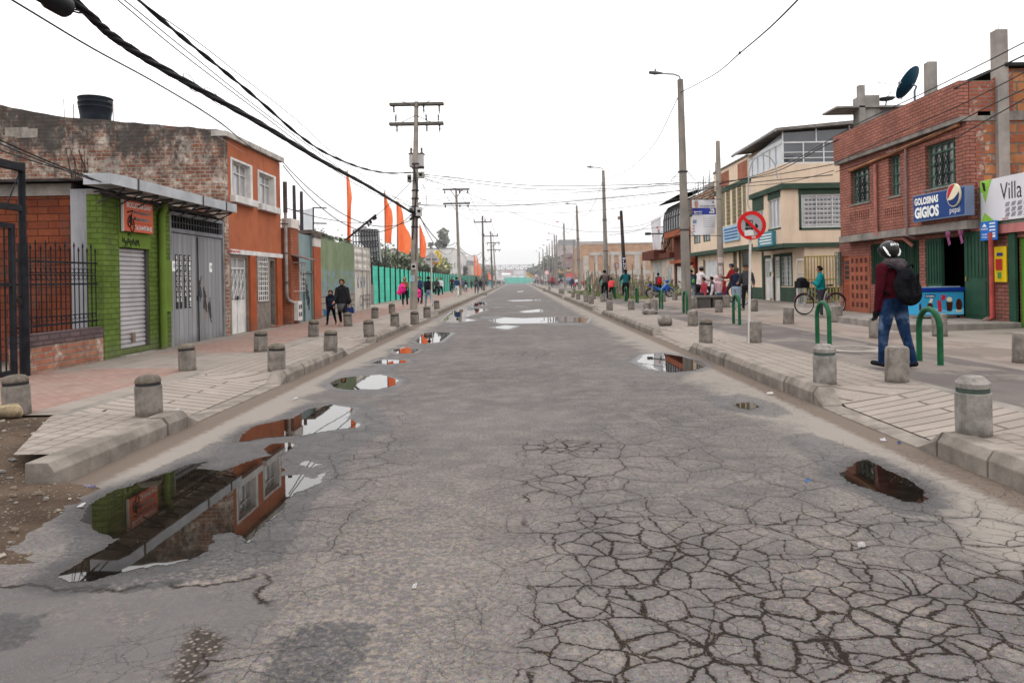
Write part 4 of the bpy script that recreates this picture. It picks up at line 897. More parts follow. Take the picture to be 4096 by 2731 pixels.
# ---- green mesh fence
MESH = M('green_netting', (.06, .50, .36), .12, .8, .75, .05, spec=.2)
def netting():
 b = NB('green_netting_cloth'); x, y, z = b.xyz(); n = b.noise(.9, 5); h = b.ss(b.math('ABSOLUTE', b.math('SUBTRACT', b.math('FRACT', b.math('ADD', b.math('MULTIPLY', z, 2.1), b.math('MULTIPLY', n, .12))), .5)), .455, .49)
 col = b.mix(b.ss(n, .3, .7), (.055, .40, .29), (.085, .55, .40)); col = b.mix(b.math('MULTIPLY', h, .5), col, (.03, .2, .16)); b.bump(b.noise(2.5, 3), .5, .1); return b.fin(col, .75, .2)
o = thing('green_fence', 'long bright green netting fence on dark posts along the left pavement', 'fence', (-9.1, 46, LZ)); m = MB(); pp = MB()
def fl(y): return -9.1 + .9 * max(0, (y - 60) / 180), 2.62 - .25 * min(1, (y - 46) / 40) - .25 * max(0, min(1, (y - 86) / 140))
y = 46.2; i = 0; prev = None; last = []
while y < 235:
 x, zt_ = fl(y); pz = zt_ + .18 + .06 * math.sin(i * 2.3)
 q = MB(); q.tube([(x + .04 + .03 * math.sin(i * 1.7), y, 0), (x + .04, y, pz)], .05, 6)
 if i < 90: q.build('fence_post', M('charred_post', (.035, .028, .024), .3), o)
 if prev:
  (xp, yp_, zp) = prev
  for k in range(4):
   t0, t1 = k / 4, (k + 1) / 4; L_ = lambda t: (xp + (x - xp) * t - .06 * math.sin(math.pi * t), yp_ + (y - yp_) * t); s0, s1 = L_(t0), L_(t1); z0_, z1_ = zp + (zt_ - zp) * t0 - .05 * math.sin(math.pi * t0), zp + (zt_ - zp) * t1 - .05 * math.sin(math.pi * t1)
   m.quad((s0[0], s0[1], .1), (s1[0], s1[1], .1), (s1[0], s1[1], z1_), (s0[0], s0[1], z0_))
 prev = (x, y, zt_); y += 2.2 + .05 * math.sin(i); i += 1
m.build('netting', netting(), o, fix=False)
m = MB(); m.obox((-9.05, 45.7, .75), (.35, .5, 1.3), .1); solo('concrete_stub', m, CON, 'stub of rough concrete wall between the white gate and the green fence', 'stub wall', (-9.05, 45.7, LZ))
# ---- feather flags
def flag_mat():
 b = NB('orange_flag_cloth'); n = b.noise(1.4, 4); col = b.mix(n, (.70, .16, .065), (.98, .30, .13)); tr = b.n('ShaderNodeBsdfTranslucent', Color=(.95, .25, .10)); mx = b.n('ShaderNodeMixShader', Fac=.4)
 b.fin(col, .7, .2); b.t.links.new(b.b.outputs[0], mx.inputs[1]); b.t.links.new(tr.outputs[0], mx.inputs[2]); b.t.links.new(mx.outputs[0], b.out.inputs[0]); return b.m
FLG = flag_mat()
for u, v0, v1, wpx, Y, shp, lab in ((797.7, 394, 554, 10, 43.5, 0, 'tallest narrow orange feather flag nearest the white gate'), (883.5, 441, 556, 17, 56, 1, 'orange feather flag hanging straight left of the widest flag'), (912, 463, 575, 30, 62, 2, 'widest orange flag billowing beside the utility pole'),
  (964, 517, 590, 14, 77, 1, 'small orange flag tangled in the bushes right of the utility pole'), (1089, 584, 640, 7, 172, 1, 'far orange flag, left of a close pair down the street'), (1096, 588, 641, 9, 168, 2, 'far orange flag, right of a close pair down the street'), (1121, 634, 643, 7, 180, 1, 'tiny red-orange flag low on a far pole')):
 if Y == 180: v0, v1 = 625, 642
 top, bot = at(u, v0, Y), at(u, v1, Y); wd_ = wpx / F * Y; o = thing('feather_flag', lab, 'flag', (bot.x, Y, .1), group='orange flags behind the green fence')
 m = MB(); m.tube([(bot.x, Y, .1), (top.x, Y, top.z + .1)], [.05, .025], 6); m.build('pole', M('flagpole_dark', (.06, .06, .065), .2), o)
 m = MB(); n = 22; k = 5
 for i in range(n + 1):
  t = i / n; z = top.z + (bot.z - top.z) * t; w_ = wd_ * (min(1, .12 + 1.5 * t) if shp == 2 else min(1, .2 + 2.2 * t)) * (1 + (.18 * math.sin(t * 9 + u) if shp == 2 else .10 * math.sin(t * 8 + u)))
  for j in range(k + 1): s_ = j / k; m.v.append((bot.x + w_ * s_, Y + .34 * math.sin(s_ * 7 + t * 5 + u) * s_ + .1 * math.sin(s_ * 15 + t * 2), z - (.35 if shp == 2 else .1) * s_ * t))
 m.f = [(i * (k + 1) + j, i * (k + 1) + j + 1, (i + 1) * (k + 1) + j + 1, (i + 1) * (k + 1) + j) for i in range(n) for j in range(k)]; m.mi = [0] * len(m.f); m.build('cloth', FLG, o, fix=False, smooth=True)
# ================================================================== right side of the street
WRED = BR('wine_red_brick', (.46, .19, .142), (.365, .148, .112), (.14, .085, .072), .26, .085, .012, .3, .8, grime=.38, squash=.012)
WREDL = BR('lower_red_brick', (.40, .16, .125), (.32, .125, .098), (.12, .085, .07), .26, .085, .012, .3, .7, grime=.4, squash=.02, foot=.5)
HOL = BR('hollow_block', (.52, .24, .105), (.34, .11, .06), (.21, .18, .155), .40, .24, .022, .35, 1.0, grime=.15, white=.4, squash=.05, plaster=.3)
GDK = M('dark_green_paint', (.028, .075, .048), .15, 2.5, .6, .08, streak=.3)
GWN = M('sage_window_frame', (.075, .125, .10), .15, 3, .6, .05)
LATT = glass('curtained_window', (.24, .245, .24), .12)
# ---- two-storey brick grocery
XO_, XG, Ya, Yb = 10.6, 10.9, 17.35, 24.2
o = thing('brick_grocery', 'two-storey red brick grocery with green barred windows and an overhanging upper floor', 'shop building', (XG, 20.8, .3))
def rng(u0, u1, vt, vb, X): # window extents on a plane facing the street, read at its far edge
 yf, zt_ = onx(u0, vt, X); _, zb_ = onx(u0, vb, X); yn, _ = onx(u1, vt, X); return [yn, yf, zb_, zt_]
WA, WB_, WC = rng(1953, 1997, 393, 471, XO_), rng(2040, 2067, 362, 453, XO_), rng(2124, 2194, 337, 437, XO_)
SL1 = rng(1952, 1997, 489, 508, XO_); SL2 = rng(2031, 2075, 481, 501, XO_)
slots = []
for sl in (SL1, SL2):
 n = 9; wd_ = (sl[1] - sl[0]) / n
 for i in range(n): slots.append((sl[0] + wd_ * (i + .28), sl[0] + wd_ * (i + .72), sl[2], sl[3]))
m = MB(); wallholes(m, 'x', XO_, XO_ + .22, Ya, Yb, 2.78, 5.10, [WA, WB_, WC, *slots])
m.m = 1; m.box(XO_ + .12, XO_ + .2, SL1[0] - .05, SL1[1] + .05, SL1[2] - .03, SL1[3] + .03) if False else None
m.m = 2; m.box(XO_ - .05, 13, Ya - .02, Yb + .02, 2.58, 2.777); m.box(XO_ - .16, XO_ + .3, Ya - .02, Yb + .02, 5.103, 5.22)
m.m = 0; m.box(10.42, 10.64, Ya - .02, Yb + .02, 5.222, 6.05)
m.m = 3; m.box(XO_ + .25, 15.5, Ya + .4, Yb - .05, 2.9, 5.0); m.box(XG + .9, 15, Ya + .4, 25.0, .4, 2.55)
DR = rng(1962, 1979, 590, 712, XG); WN = [20.05, 22.8, 1.23, 2.45]; EN = [17.95, 19.75, .46, 2.45]
m.m = 4; wallholes(m, 'x', XG, XG + .25, 17.0, 25.0, .2, 2.577, [(24.25, 24.8, .34, 2.15), WN, EN])
m.m = 0; m.box(XG + .26, 15, 24.9, 25.1, 0, 5.0)
m.build('wall', [WRED, WRED, CON, DARK, WREDL], o)
m = MB(); m.box(XO_ + .13, XO_ + .2, SL1[0] - .02, SL1[1] + .02, SL1[2], SL1[3]); m.box(XO_ + .13, XO_ + .2, SL2[0] - .02, SL2[1] + .02, SL2[2], SL2[3]); m.build('vent_recess', M('brick_shadow', (.12, .035, .028), .2), o)
m = MB(); m.m = 0; m.box(10.66, 11.15, Ya - .015, Ya + .2, 5.222, 6.04); m.add([(11.15, Ya - .01, 5.3), (11.7, Ya - .01, 5.3), (11.7, Ya - .01, 6.28), (11.45, Ya - .01, 6.25), (11.15, Ya - .01, 6.03)], [(0, 1, 2, 3, 4)]); m.box(XO_ + .22, 10.98, Ya, Ya + .2, 2.78, 5.10)
m.build('side_brickwork', BR('side_brick', (.40, .13, .075), (.34, .10, .065), (.25, .21, .18), .26, .09, .014, .3, .8, white=.3, squash=.03), o)
m = MB(); m.box(10.98, 16, Ya + .02, Ya + .3, 3.4, 5.10); m.box(11.5, 16, Ya + .02, Ya + .3, 5.32, 6.32); m.m = 1; m.box(XO_ + .25, 16, Ya - .015, Ya + .28, 5.102, 5.32); m.box(12.0, 12.22, Ya - .01, Ya + .2, 3.4, 5.10) if False else None
m.m = 2; m.box(11.45, 16, Ya - .15, Ya + 3, 6.34, 6.42); m.build('side_wall', [HOL, CON, M('roof_edge_black', (.03, .03, .03), .2)], o)
m = MB()
for (u, v, Y, w_, h0) in ((2300, 68, 17.28, .26, 3.4), (2141, 142, 21.0, .25, 4.9)):
 c = at(u, v, Y); m.box(c.x - w_ / 2, c.x + w_ / 2, Y - .03, Y + .22, h0, c.z)
 for dx in (-.08, .0, .08): m.tube([(c.x + dx, Y + .1, c.z), (c.x + dx * 1.1, Y + .1, c.z + .22 + dx)], .008, 4)
 m.build('concrete_column', M('column_concrete', (.30, .275, .25), .22, 2, .92, .3, streak=.35), o); m = MB()
c = at(1993, 260, 25.5); m.box(c.x - .32, c.x + .32, 25.3, 25.9, 5, at(1990, 222, 25.5).z); m.box(c.x + .3, c.x + 1.1, 25.4, 26.2, 5, at(2000, 245, 25.5).z); m.box(c.x - .42, c.x - .22, 25.2, 25.4, 5, at(1990, 200, 25.5).z)
for dx in (-.2, 0, .2): m.tube([(c.x + dx, 25.5, 7), (c.x + dx, 25.5, at(1990, 205, 25.5).z)], .01, 4)
m.box(c.x - 1.2, c.x + 1.3, 25.2, 26.4, at(1990, 247, 25.5).z - .06, at(1990, 247, 25.5).z); m.build('roof_stair_block', M('block_grey', (.28, .26, .24), .25, 2, .9, .3, streak=.5), o)
for W, nv in ((WA, 4), (WB_, 3), (WC, 5)):
 f = window(o, 'x', XO_, -1, *W, GWN, LATT, nv, 1, .06, inset=.13, hsplit=[W[2] + (W[3] - W[2]) * t for t in (.3, .55, .8)]);
 g = MB(); a0, a1 = W[0] + (W[1] - W[0]) * .25, W[0] + (W[1] - W[0]) * .75
 if W is not WB_:
  n = 7; z0, z1 = W[2] + .08, W[3] - .28; s_ = (a1 - a0) / 3.5
  for i in range(-9, 8):
   for sg_ in (1, -1):
    p = [];
    for t in range(13):
     z = z0 + (z1 - z0) * t / 12; y = a0 + i * s_ * .6 + (z - z0) * .55 if sg_ > 0 else a1 - i * s_ * .6 - (z - z0) * .55
     if a0 <= y <= a1: p.append((XO_ + .05, y, z))
    if len(p) > 1: g.bar(p[0], p[-1], .014)
  g.build('window_bars', BLACK, f)
 m = MB(); m.box(XO_ - .03, XO_ + .1, W[0] - .05, W[1] + .05, W[2] - .05, W[2] - .003); m.build('sill', CON, f)
# rain pipes
m = MB(); yp, _ = onx(2010, 400, XO_ - .07); m.tube([(XO_ - .07, yp, 4.75), (XO_ - .07, yp, 2.72), (XO_ + .1, yp - .2, 2.56), (XO_ + .1, yp - 1.2, 2.53), (XG - .05, yp - 1.4, 2.3)], .05, 8); m.build('rain_pipe', M('pipe_pink', (.40, .17, .14), .2, 3, .6, streak=.3), o, smooth=True)
m = MB(); yp2, _ = onx(2081, 400, XO_ - .06); m.tube([(XO_ - .06, yp2 + 1.0, 4.98), (XO_ - .06, yp2, 4.95), (XO_ - .06, yp2, 2.55), (XO_ + .1, yp2 - .1, 2.5)], .035, 8); m.build('rain_pipe', M('pipe_mauve', (.24, .16, .16), .2), o, smooth=True)
m = MB(); m.tube([(XO_ - .07, Yb - .8, 4.80), (XO_ - .07, Ya + .2, 5.06)], .045, 8); m.build('gutter_pipe', M('pipe_ochre', (.36, .17, .09), .3), o, smooth=True)
# brown panelled door and brick lattice
BRN = M('brown_door_paint', (.33, .10, .055), .12, 2, .6, .05)
m = MB(); m.box(XG + .05, XG + .1, 24.25, 24.8, .34, 2.15)
for i in range(5): m.box(XG + .03, XG + .05, 24.27 + i * .11, 24.33 + i * .11, .4, 1.2)
m.m = 1; m.box(XG + .035, XG + .048, 24.36, 24.7, 1.35, 2.0); m.m = 0
for z in (1.35, 1.5, 1.67, 1.84, 2.0): m.box(XG + .02, XG + .034, 24.34, 24.72, z, z + .03)
m.build('door', [BRN, M('door_glass_brown', (.06, .05, .05), .2)], o)
m = MB(); m.box(XG - .02, XG + .06, 22.85, 24.24, .3, 2.12); m.m = 1
for i in range(6):
 for j in range(4):
  if 1: m.box(XG - .024, XG - .015, 23.0 + j * .31, 23.16 + j * .31, .5 + i * .28, .66 + i * .28)
m.build('brick_lattice', [M('brown_brick_panel', (.31, .105, .065), .18, 3, .8, .2, foot=.3), M('lattice_hole', (.10, .035, .028), .2)], o)
m = MB(); m.box(XG - .06, XG - .01, 24.88, 25.02, 1.2, 2.3); grille(m, 'x', XG - .07, 24.84, 25.2, 1.2, 2.3, 3, 6, .02); m.build('side_grille', M('grille_grey_green', (.14, .17, .15), .2), o)
# green barred window and shop entrance
f = window(o, 'x', XG, -1, *WN, GDK, M('dark_green_glass', (.02, .035, .028), .2, 2, .3), 6, 1, .06, inset=.1, hsplit=[]); g = MB()
for i in range(26): y = WN[0] + .04 + (WN[1] - WN[0] - .08) * i / 25; g.bar((XG + .03, y, WN[2]), (XG + .03, y, WN[3]), .022)
g.build('window_bars', GDK, f)
m = MB(); m.box(XG + .02, XG + .10, 19.05, 19.76, .46, 2.45)
for i in range(5): m.box(XG - .005, XG + .02, 19.1 + i * .13, 19.16 + i * .13, 1.3, 2.35)
m.build('door', GDK, o)
m = MB(); m.box(XG - .09, XG - .03, 17.0, 17.88, .46, 2.52)
for i in range(6): m.box(XG - .11, XG - .09, 17.06 + i * .135, 17.12 + i * .135, 1.45, 2.4)
m.box(XG - .105, XG - .09, 17.06, 17.82, .55, 1.35); dl = m.build('door', GDK, o); dl['label'] = 'dark green door leaf folded back flat against the wall'
m = MB(); m.box(XG - .13, XG - .11, 17.76, 17.8, 1.35, 1.45); m.build('handle', M('brass', (.4, .3, .1), .1, 3, .4, metal=.8), dl)
m = MB(); m.box(XG + .45, XG + .9, 18.0, 18.5, .46, 2.1); m.m = 1
for z in (.85, 1.2, 1.55, 1.9): m.box(XG + .42, XG + .46, 18.02, 18.48, z, z + .03)
m.m = 2; rg = random.Random(3)
for z in (.88, 1.23, 1.58):
 for k in range(4): m.box(XG + .40, XG + .44, 18.06 + .1 * k, 18.13 + .1 * k, z, z + rg.uniform(.1, .22))
m.build('shelf_unit', [DARK, WHITE, M('shelf_goods', (.32, .22, .15), .5, 9)], o)
# pavement step
m = MB(); m.box(8.45, XG, 16.0, 20.2, .1, .455); struct('doorstep_slab', m, CON, bevel=.02)
# purple ribbons of snack packets hanging under the slab
for (u, v) in ((2178, 535), (2207, 530)):
 yq, zq = onx(u, v, XO_ + .02); m = MB()
 m.ball((XO_ + .02, yq, zq + .0), (.05, .10, .12), 8, 6); m.add([(XO_, yq - .05, zq - .05), (XO_, yq + .05, zq - .05), (XO_ + .02, yq + .0, zq - .32), (XO_ + .02, yq - .1, zq - .28)], [(0, 1, 2, 3)])
 m.tube([(XO_ + .02, yq, zq + .1), (XO_ + .02, yq, 2.58)], .006, 4)
 solo('hanging_balloon', m, M('purple_foil', (.25, .05, .16), .3, 8, .25, spec=.6), 'crumpled purple foil balloon hanging under the grocery slab, ' + ('nearer the green window' if u == 2178 else 'nearer the pink fascia'), 'balloon', (XO_, yq, zq), smooth=True, fix=False)
# grocery sign
BLU = M('sign_blue', (.018, .055, .20), .08, 1, .4, 0)
sg = thing('grocery_sign', 'blue grocery light-box sign with white lettering and a round red white blue emblem', 'sign', (XO_, 18.4, 2.85))
y1, y0 = 19.38, 17.11; m = MB(); m.box(XO_ - .2, XO_ - .002, y0, y1, 2.88, 3.57); m.build('light_box', M('sign_edge_blue', (.16, .2, .3), .1, 2, .5, 0), sg)
m = MB(); m.box(XO_ - .206, XO_ - .2, y0 + .05, y1 - .03, 2.91, 3.54); m.build('sign_face', BLU, sg); xs_ = XO_ - .207
text('GOLOSINAS', LET_W, sg, (xs_, y1 - .09, 3.30), 'x-', 1.08, .19, bold=.045); text('GIGIOS', LET_W, sg, (xs_, y1 - .09, 2.96), 'x-', 1.1, .29, bold=.05); text('pepsi', LET_W, sg, (xs_, 17.73, 2.94), 'x-', .41, .17, bold=-.004)
ey, ez, er = 17.52, 3.39, .245
m = MB(); n = 40
def disc(pts): m.add([(xs_ - .045, ey - p[0], ez + p[1]) for p in pts], [tuple(range(len(pts)))])
cir = lambda t: (er * math.cos(t), 1.03 * er * math.sin(t))
m.m = 0; m.prism([(ey - 1.08 * er * math.cos(2 * math.pi * i / n), ez + 1.1 * er * math.sin(2 * math.pi * i / n)) for i in range(n)], 'X', xs_ - .042, xs_)
wave = lambda s_, a, b_: (-1 + 2 * s_, a + b_ * math.sin(s_ * math.pi * 1.2 - .5) + .55 * (s_ - .5))
def seg(lo_, hi_):   # clip a band between two curves to the disc, column by column
 k = 26
 for i in range(k):
  q = []
  for t in (i / k, (i + 1) / k):
   x_ = (-1 + 2 * t); lim = math.sqrt(max(0, 1 - x_ * x_)); q.append((x_ * er, max(-lim, min(lim, lo_(x_))) * er * 1.03, max(-lim, min(lim, hi_(x_))) * er * 1.03))
  if abs(q[0][2] - q[0][1]) + abs(q[1][2] - q[1][1]) > 1e-5: m.add([(xs_ - .046, ey - q[0][0], ez + q[0][1]), (xs_ - .046, ey - q[1][0], ez + q[1][1]), (xs_ - .046, ey - q[1][0], ez + q[1][2]), (xs_ - .046, ey - q[0][0], ez + q[0][2])], [(0, 1, 2, 3)])
up = lambda x_: -.18 + 1.15 * max(0, x_ + .9) ** 1.0 * .95 - .15; dn = lambda x_: -.42 + .42 * max(0, x_ + .5) ** 2 * .8
m.m = 1; seg(lambda x_: max(up(x_), dn(x_)), lambda x_: 2); m.m = 2; seg(lambda x_: -2, dn); m.build('emblem', [M('emblem_cream', (.72, .66, .48), .08, 3, .4), M('emblem_red', (.48, .03, .06), .08, 3, .4), M('emblem_blue', (.012, .03, .14), .08, 3, .4)], sg, fix=False)
# satellite dishes
c = at(2094, 194, 20.5); o = thing('satellite_dish', 'large dark blue satellite dish on the brick parapet', 'satellite dish', (c.x, 20.5, 6.0)); m = MB()
axd = Vector((-.55, .62, .55)).normalized(); u_ = axd.cross(Vector((0, 0, 1))).normalized(); v_ = u_.cross(axd)
vs = []; fs = []; n = 24
for i in range(5):
 for j in range(n): r_ = .46 * i / 4; t = 2 * math.pi * j / n; vs.append(c + u_ * r_ * math.cos(t) + v_ * r_ * math.sin(t) * 1.05 + axd * (.13 * (i / 4) ** 2))
fs = [(i * n + j, i * n + (j + 1) % n, (i + 1) * n + (j + 1) % n, (i + 1) * n + j) for i in range(4) for j in range(n)]; m.add(vs, fs); m.build('dish', M('dish_blue', (.012, .055, .095), .15, 3, .5), o, fix=False, smooth=True)
m = MB(); m.tube([c - axd * .02, c - axd * .15, (c.x + .05, 20.45, c.z - .2), (c.x + .05, 20.45, 5.9)], .03, 6); m.build('mast', M('dish_mast', (.14, .17, .25), .1), o)
m = MB(); fpt = at(2066, 190, 20.2); m.tube([c - v_ * .44, c - v_ * .44 + axd * .2, fpt], .014, 5); m.ball(fpt, .045, 8, 5); m.build('feed_arm', M('feed_grey', (.4, .38, .42), .1), o)
c = at(2036, 232, 25.6); m = MB(); m.lathe([(.0, .0), (.22, .03), (.3, .09)], 14, (c.x, 25.6, c.z)); m.tube([(c.x, 25.6, c.z), (c.x - .1, 25.6, c.z - .6)], .025, 5); m.tube([(c.x, 25.6, c.z + .1), (c.x + .3, 25.5, c.z + .5), (c.x - .35, 25.5, c.z + .62)], .015, 4); solo('satellite_dish', m, M('dish_grey', (.08, .085, .09), .2), 'small dark antenna dish beside the grey roof block', 'satellite dish', (c.x, 25.6, c.z), fix=False)
# chest freezer, front towards the street mouth
fz = thing('chest_freezer', 'blue ice-cream chest freezer with pictures of ice creams on its front', 'freezer', (10.25, 18.2, .455)); m = MB(); fx0, fx1, fy0, fy1 = 9.70, 10.80, 17.9, 18.5
m.box(fx0, fx1, fy0, fy1, .53, 1.10); m.build('cabinet', M('freezer_cyan', (.045, .33, .56), .10, 1.5, .35, 0), fz, bevel=.02)
m = MB(); m.box(fx0 - .02, fx1 + .02, fy0 - .03, fy1 + .02, 1.102, 1.20); m.build('rim', M('freezer_blue', (.01, .04, .26), .1, 2, .35, 0), fz, bevel=.02)
m = MB(); m.box(fx0 + .06, (fx0 + fx1) / 2 - .02, fy0 + .05, fy1 - .05, 1.202, 1.222); m.box((fx0 + fx1) / 2 + .02, fx1 - .06, fy0 + .05, fy1 - .05, 1.206, 1.228); m.build('glass_lid', glass('lid_glass', (.30, .38, .42), .08), fz)
for xx in (fx0 + .1, fx1 - .1):
 m = MB(); m.lathe([(.035, -.02), (.035, .02)], 10, (xx, fy0 + .08, .495), 'X'); m.build('caster', LET_K, fz)
CHO = M('chocolate', (.07, .02, .012), .2, 8, .4); CRM = M('cream_colour', (.7, .62, .45), .1, 8); RDI = M('ice_red', (.5, .03, .05), .15, 8); PAL = M('freezer_light_blue', (.16, .50, .70), .2, 2)
P2 = lambda nm_, c_, pts, e: MB().prism([(fx0 + p, .53 + q) for p, q in pts], 'Y', fy0 - .004 - e, fy0 + .003).build(nm_, c_, fz)
ell = lambda cx, cz, a, b_, k=14: [(cx + a * math.cos(2 * math.pi * i / k), cz + b_ * math.sin(2 * math.pi * i / k)) for i in range(k)]
P2('swoosh', PAL, [(.02, .02), (1.08, .02), (1.08, .16), (.65, .12), (.3, .2), (.02, .12)], .0)
P2('ice_cream_picture', CHO, ell(.27, .19, .075, .12), .003); P2('ice_cream_picture', CRM, [(.24, .31), (.31, .30), (.34, .40), (.29, .42)], .002); P2('ice_cream_picture', RDI, [(.46, .09), (.55, .09), (.54, .36), (.45, .36)], .003); P2('ice_cream_picture', RDI, [(.53, .38), (.62, .36), (.66, .48), (.57, .50)], .002)
P2('ice_cream_picture', CHO, [(.68, .1), (.79, .1), (.82, .32), (.66, .32)], .003); P2('ice_cream_picture', CRM, ell(.74, .38, .065, .06), .005); P2('ice_cream_picture', CHO, ell(.97, .25, .075, .15), .003); P2('ice_cream_picture', CRM, ell(.96, .10, .08, .025), .005); P2('ice_cream_picture', CHO, ell(.03, .2, .025, .1), .003)
P2('brand_plate', BLU, [(.15, .43), (.38, .43), (.41, .47), (.38, .51), (.15, .51)], .003); text('Colombina', LET_W, fz, (fx0 + .165, fy0 - .008, .53 + .45), 'y-', .21, .045, bold=.02)
# ---- neighbouring shop with banner
GSG = M('sage_fascia', (.20, .235, .185), .15, 1.5, .85, .1, streak=.3); PNK = M('pink_border', (.50, .20, .19), .12, 1.5, .85, .1, streak=.2); BGR = M('bright_green_door', (.10, .27, .035), .12, 1.5, .6, .05, streak=.3)
o = thing('motorcycle_shop', 'single-storey shop with sage green fascia edged pink and a bright green door', 'shop', (XG, 14.5, .3)); m = MB()
m.box(10.85, 11.3, 11.5, 17.62, 2.62, 3.52); m.m = 1; m.box(10.83, 11.31, 11.5, 17.66, 2.42, 2.617); m.box(10.83, 11.31, 11.5, 17.66, 3.523, 3.66); m.box(10.83, 11.31, 17.5, 17.66, 2.617, 3.523)
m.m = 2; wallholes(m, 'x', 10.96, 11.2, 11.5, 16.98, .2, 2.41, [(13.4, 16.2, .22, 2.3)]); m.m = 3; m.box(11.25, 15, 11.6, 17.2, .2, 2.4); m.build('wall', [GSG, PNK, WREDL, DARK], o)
m = MB(); m.box(11.03, 11.08, 13.4, 16.2, .24, 2.3)
for i in range(22): m.box(11.01, 11.03, 13.45 + i * .125, 13.5 + i * .125, .3, 1.7)
m.m = 1; m.box(11.005, 11.02, 14.9, 16.0, 1.75, 2.15); m.m = 0
for i in range(9): m.box(10.995, 11.005, 14.92 + i * .12, 14.96 + i * .12, 1.75, 2.15)
m.build('door', [BGR, DARK], o); m = MB(); m.box(10.9, 11.0, 16.2, 16.42, .2, 2.41); m.build('door_post', GDK, o)
m = MB(); m.tube([(10.72, 16.72, 2.45), (10.72, 16.72, .55), (10.6, 16.76, .42)], .055, 10); m.m = 1; m.tube([(10.66, 16.74, .5), (10.56, 16.78, .42)], .07, 8); m.build('rain_pipe', [M('pipe_red', (.38, .07, .06), .2, 3, .5, streak=.2), M('pipe_rust', (.2, .13, .1), .2)], o, smooth=True)
m = MB(); m.box(10.90, 10.93, 16.5, 16.96, 1.33, 2.13); ps = m.build('poster', M('poster_yellow', (.72, .52, .02), .08, 3, .5, 0), o); m = MB(); m.box(10.885, 10.895, 16.62, 16.84, 1.6, 1.85); m.m = 1; m.box(10.886, 10.895, 16.6, 16.8, 1.92, 1.99); m.m = 2; m.box(10.886, 10.895, 16.66, 16.78, 1.42, 1.55); m.build('poster_print', [LET_R, LET_B, M('poster_green', (.1, .3, .1))], ps)
bn = thing('shop_banner', 'white shop banner with green corners and thin black lettering', 'banner', (10.8, 14.6, 2.7)); xb = 10.78
m = MB(); m.box(xb, xb + .03, 11.6, 17.17, 2.70, 3.66); m.build('banner_cloth', M('banner_white', (.66, .65, .68), .06, .8, .5, 0), bn)
m = MB(); E = 17.17
m.add([(xb - .003, E, 3.655), (xb - .003, E - .42, 3.655), (xb - .003, E - .22, 3.3), (xb - .003, E, 3.42)], [(0, 1, 2, 3)]); m.add([(xb - .003, E, 2.705), (xb - .003, E - .5, 2.705), (xb - .003, E - .15, 2.92)], [(0, 1, 2)]); m.add([(xb - .003, E - .22, 3.3), (xb - .003, E - .3, 3.44), (xb - .003, E - .18, 3.13), (xb - .003, E - .08, 3.36)], [(0, 1, 2, 3)])
m.m = 1; m.add([(xb - .005, E - .05, 3.63), (xb - .005, E - .17, 3.60), (xb - .005, E - .2, 3.4), (xb - .005, E - .12, 3.42)], [(0, 1, 2, 3)]); m.build('green_corner', [M('banner_green', (.26, .50, .07), .2, 2, .5, 0), M('motorcycle_print', (.03, .03, .03), .4, 12)], bn, fix=False)
text('Villa', LET_K, bn, (xb - .004, 16.46, 3.15), 'x-', .70, .37, bold=-.008); m = MB()
for j, z in enumerate((2.99, 2.87, 2.76)):
 for i in range(14): yy = 16.32 - i * .2 - j * .0; m.add([(xb - .005, yy, z), (xb - .005, yy - .13, z + .01), (xb - .005, yy - .17 + .0, z + .10), (xb - .005, yy - .04, z + .09)], [(0, 1, 2, 3)])
m.build('tyre_tread_print', M('print_grey', (.28, .25, .29), .3, 2, .5, 0), bn, fix=False); text('YAMAHA', LET_R, bn, (xb - .004, 16.42, 2.715), 'x-', .22, .035, bold=.02)
pl = thing('hanging_shop_sign', 'small blue hanging sign with white logos below the white banner', 'sign', (10.75, 16.8, 2.3)); m = MB(); m.box(10.72, 10.745, 16.52, 17.1, 2.28, 2.71); m.build('sign_board', M('sign_sky_blue', (.03, .17, .55), .06, 2, .4, 0), pl)
text('auteco', LET_W, pl, (10.718, 17.06, 2.52), 'x-', .24, .045, bold=.01); text('Tiendas', LET_W, pl, (10.718, 17.05, 2.40), 'x-', .2, .04, bold=.01); text('Amigas', LET_W, pl, (10.718, 17.05, 2.33), 'x-', .2, .045, bold=.01); m = MB(); m.add([(10.717, 17.04, 2.59), (10.717, 16.86, 2.59), (10.717, 16.95, 2.67)], [(0, 1, 2)])
for i in range(5): m.box(10.716, 10.719, 16.57, 16.77, 2.64 - i * .075, 2.67 - i * .075 + (.0 if i < 4 else .02))
m.build('logo', LET_W, pl, fix=False)
# ---- cream corner building
CRE = M('cream_render', (.69, .55, .425), .07, 1.1, .88, .1, streak=.12, grain=80); GTR = M('green_trim', (.052, .082, .06), .15, 2, .8, .1); ALU = M('aluminium_frame', (.62, .62, .62), .08, 3, .4, .03, metal=.2)
GCU = glass('lace_curtain', (.44, .44, .45), .1); DGL = glass('terrace_glass', (.06, .065, .075), .05, .7)
LX, BX, BX2 = 12.05, 11.2, 11.6
o = thing('cream_corner_house', 'cream three-storey corner house with dark green bands and a glazed roof terrace', 'building', (LX, 34, .33)); m = MB()
wbig = at(1839.8, 446.8, 31), at(1928, 521.5, 31)
HB = (wbig[0].x, 14.6, wbig[1].z, wbig[0].z)
wallholes(m, 'y', 31, 31.25, BX, 16, 2.88, 5.14, [HB]); m.box(BX, 16, 30.94, 31.2, 5.37, 6.2)
S1 = rng(1730, 1753, 488, 545, BX); S2 = rng(1765, 1791, 461, 527, BX)
wallholes(m, 'x', BX, BX + .2, 31.25, 35.1, 2.88, 5.14, [S1, S2]); m.box(BX - .02, BX + .3, 31.2, 35.1, 5.37, 6.2)
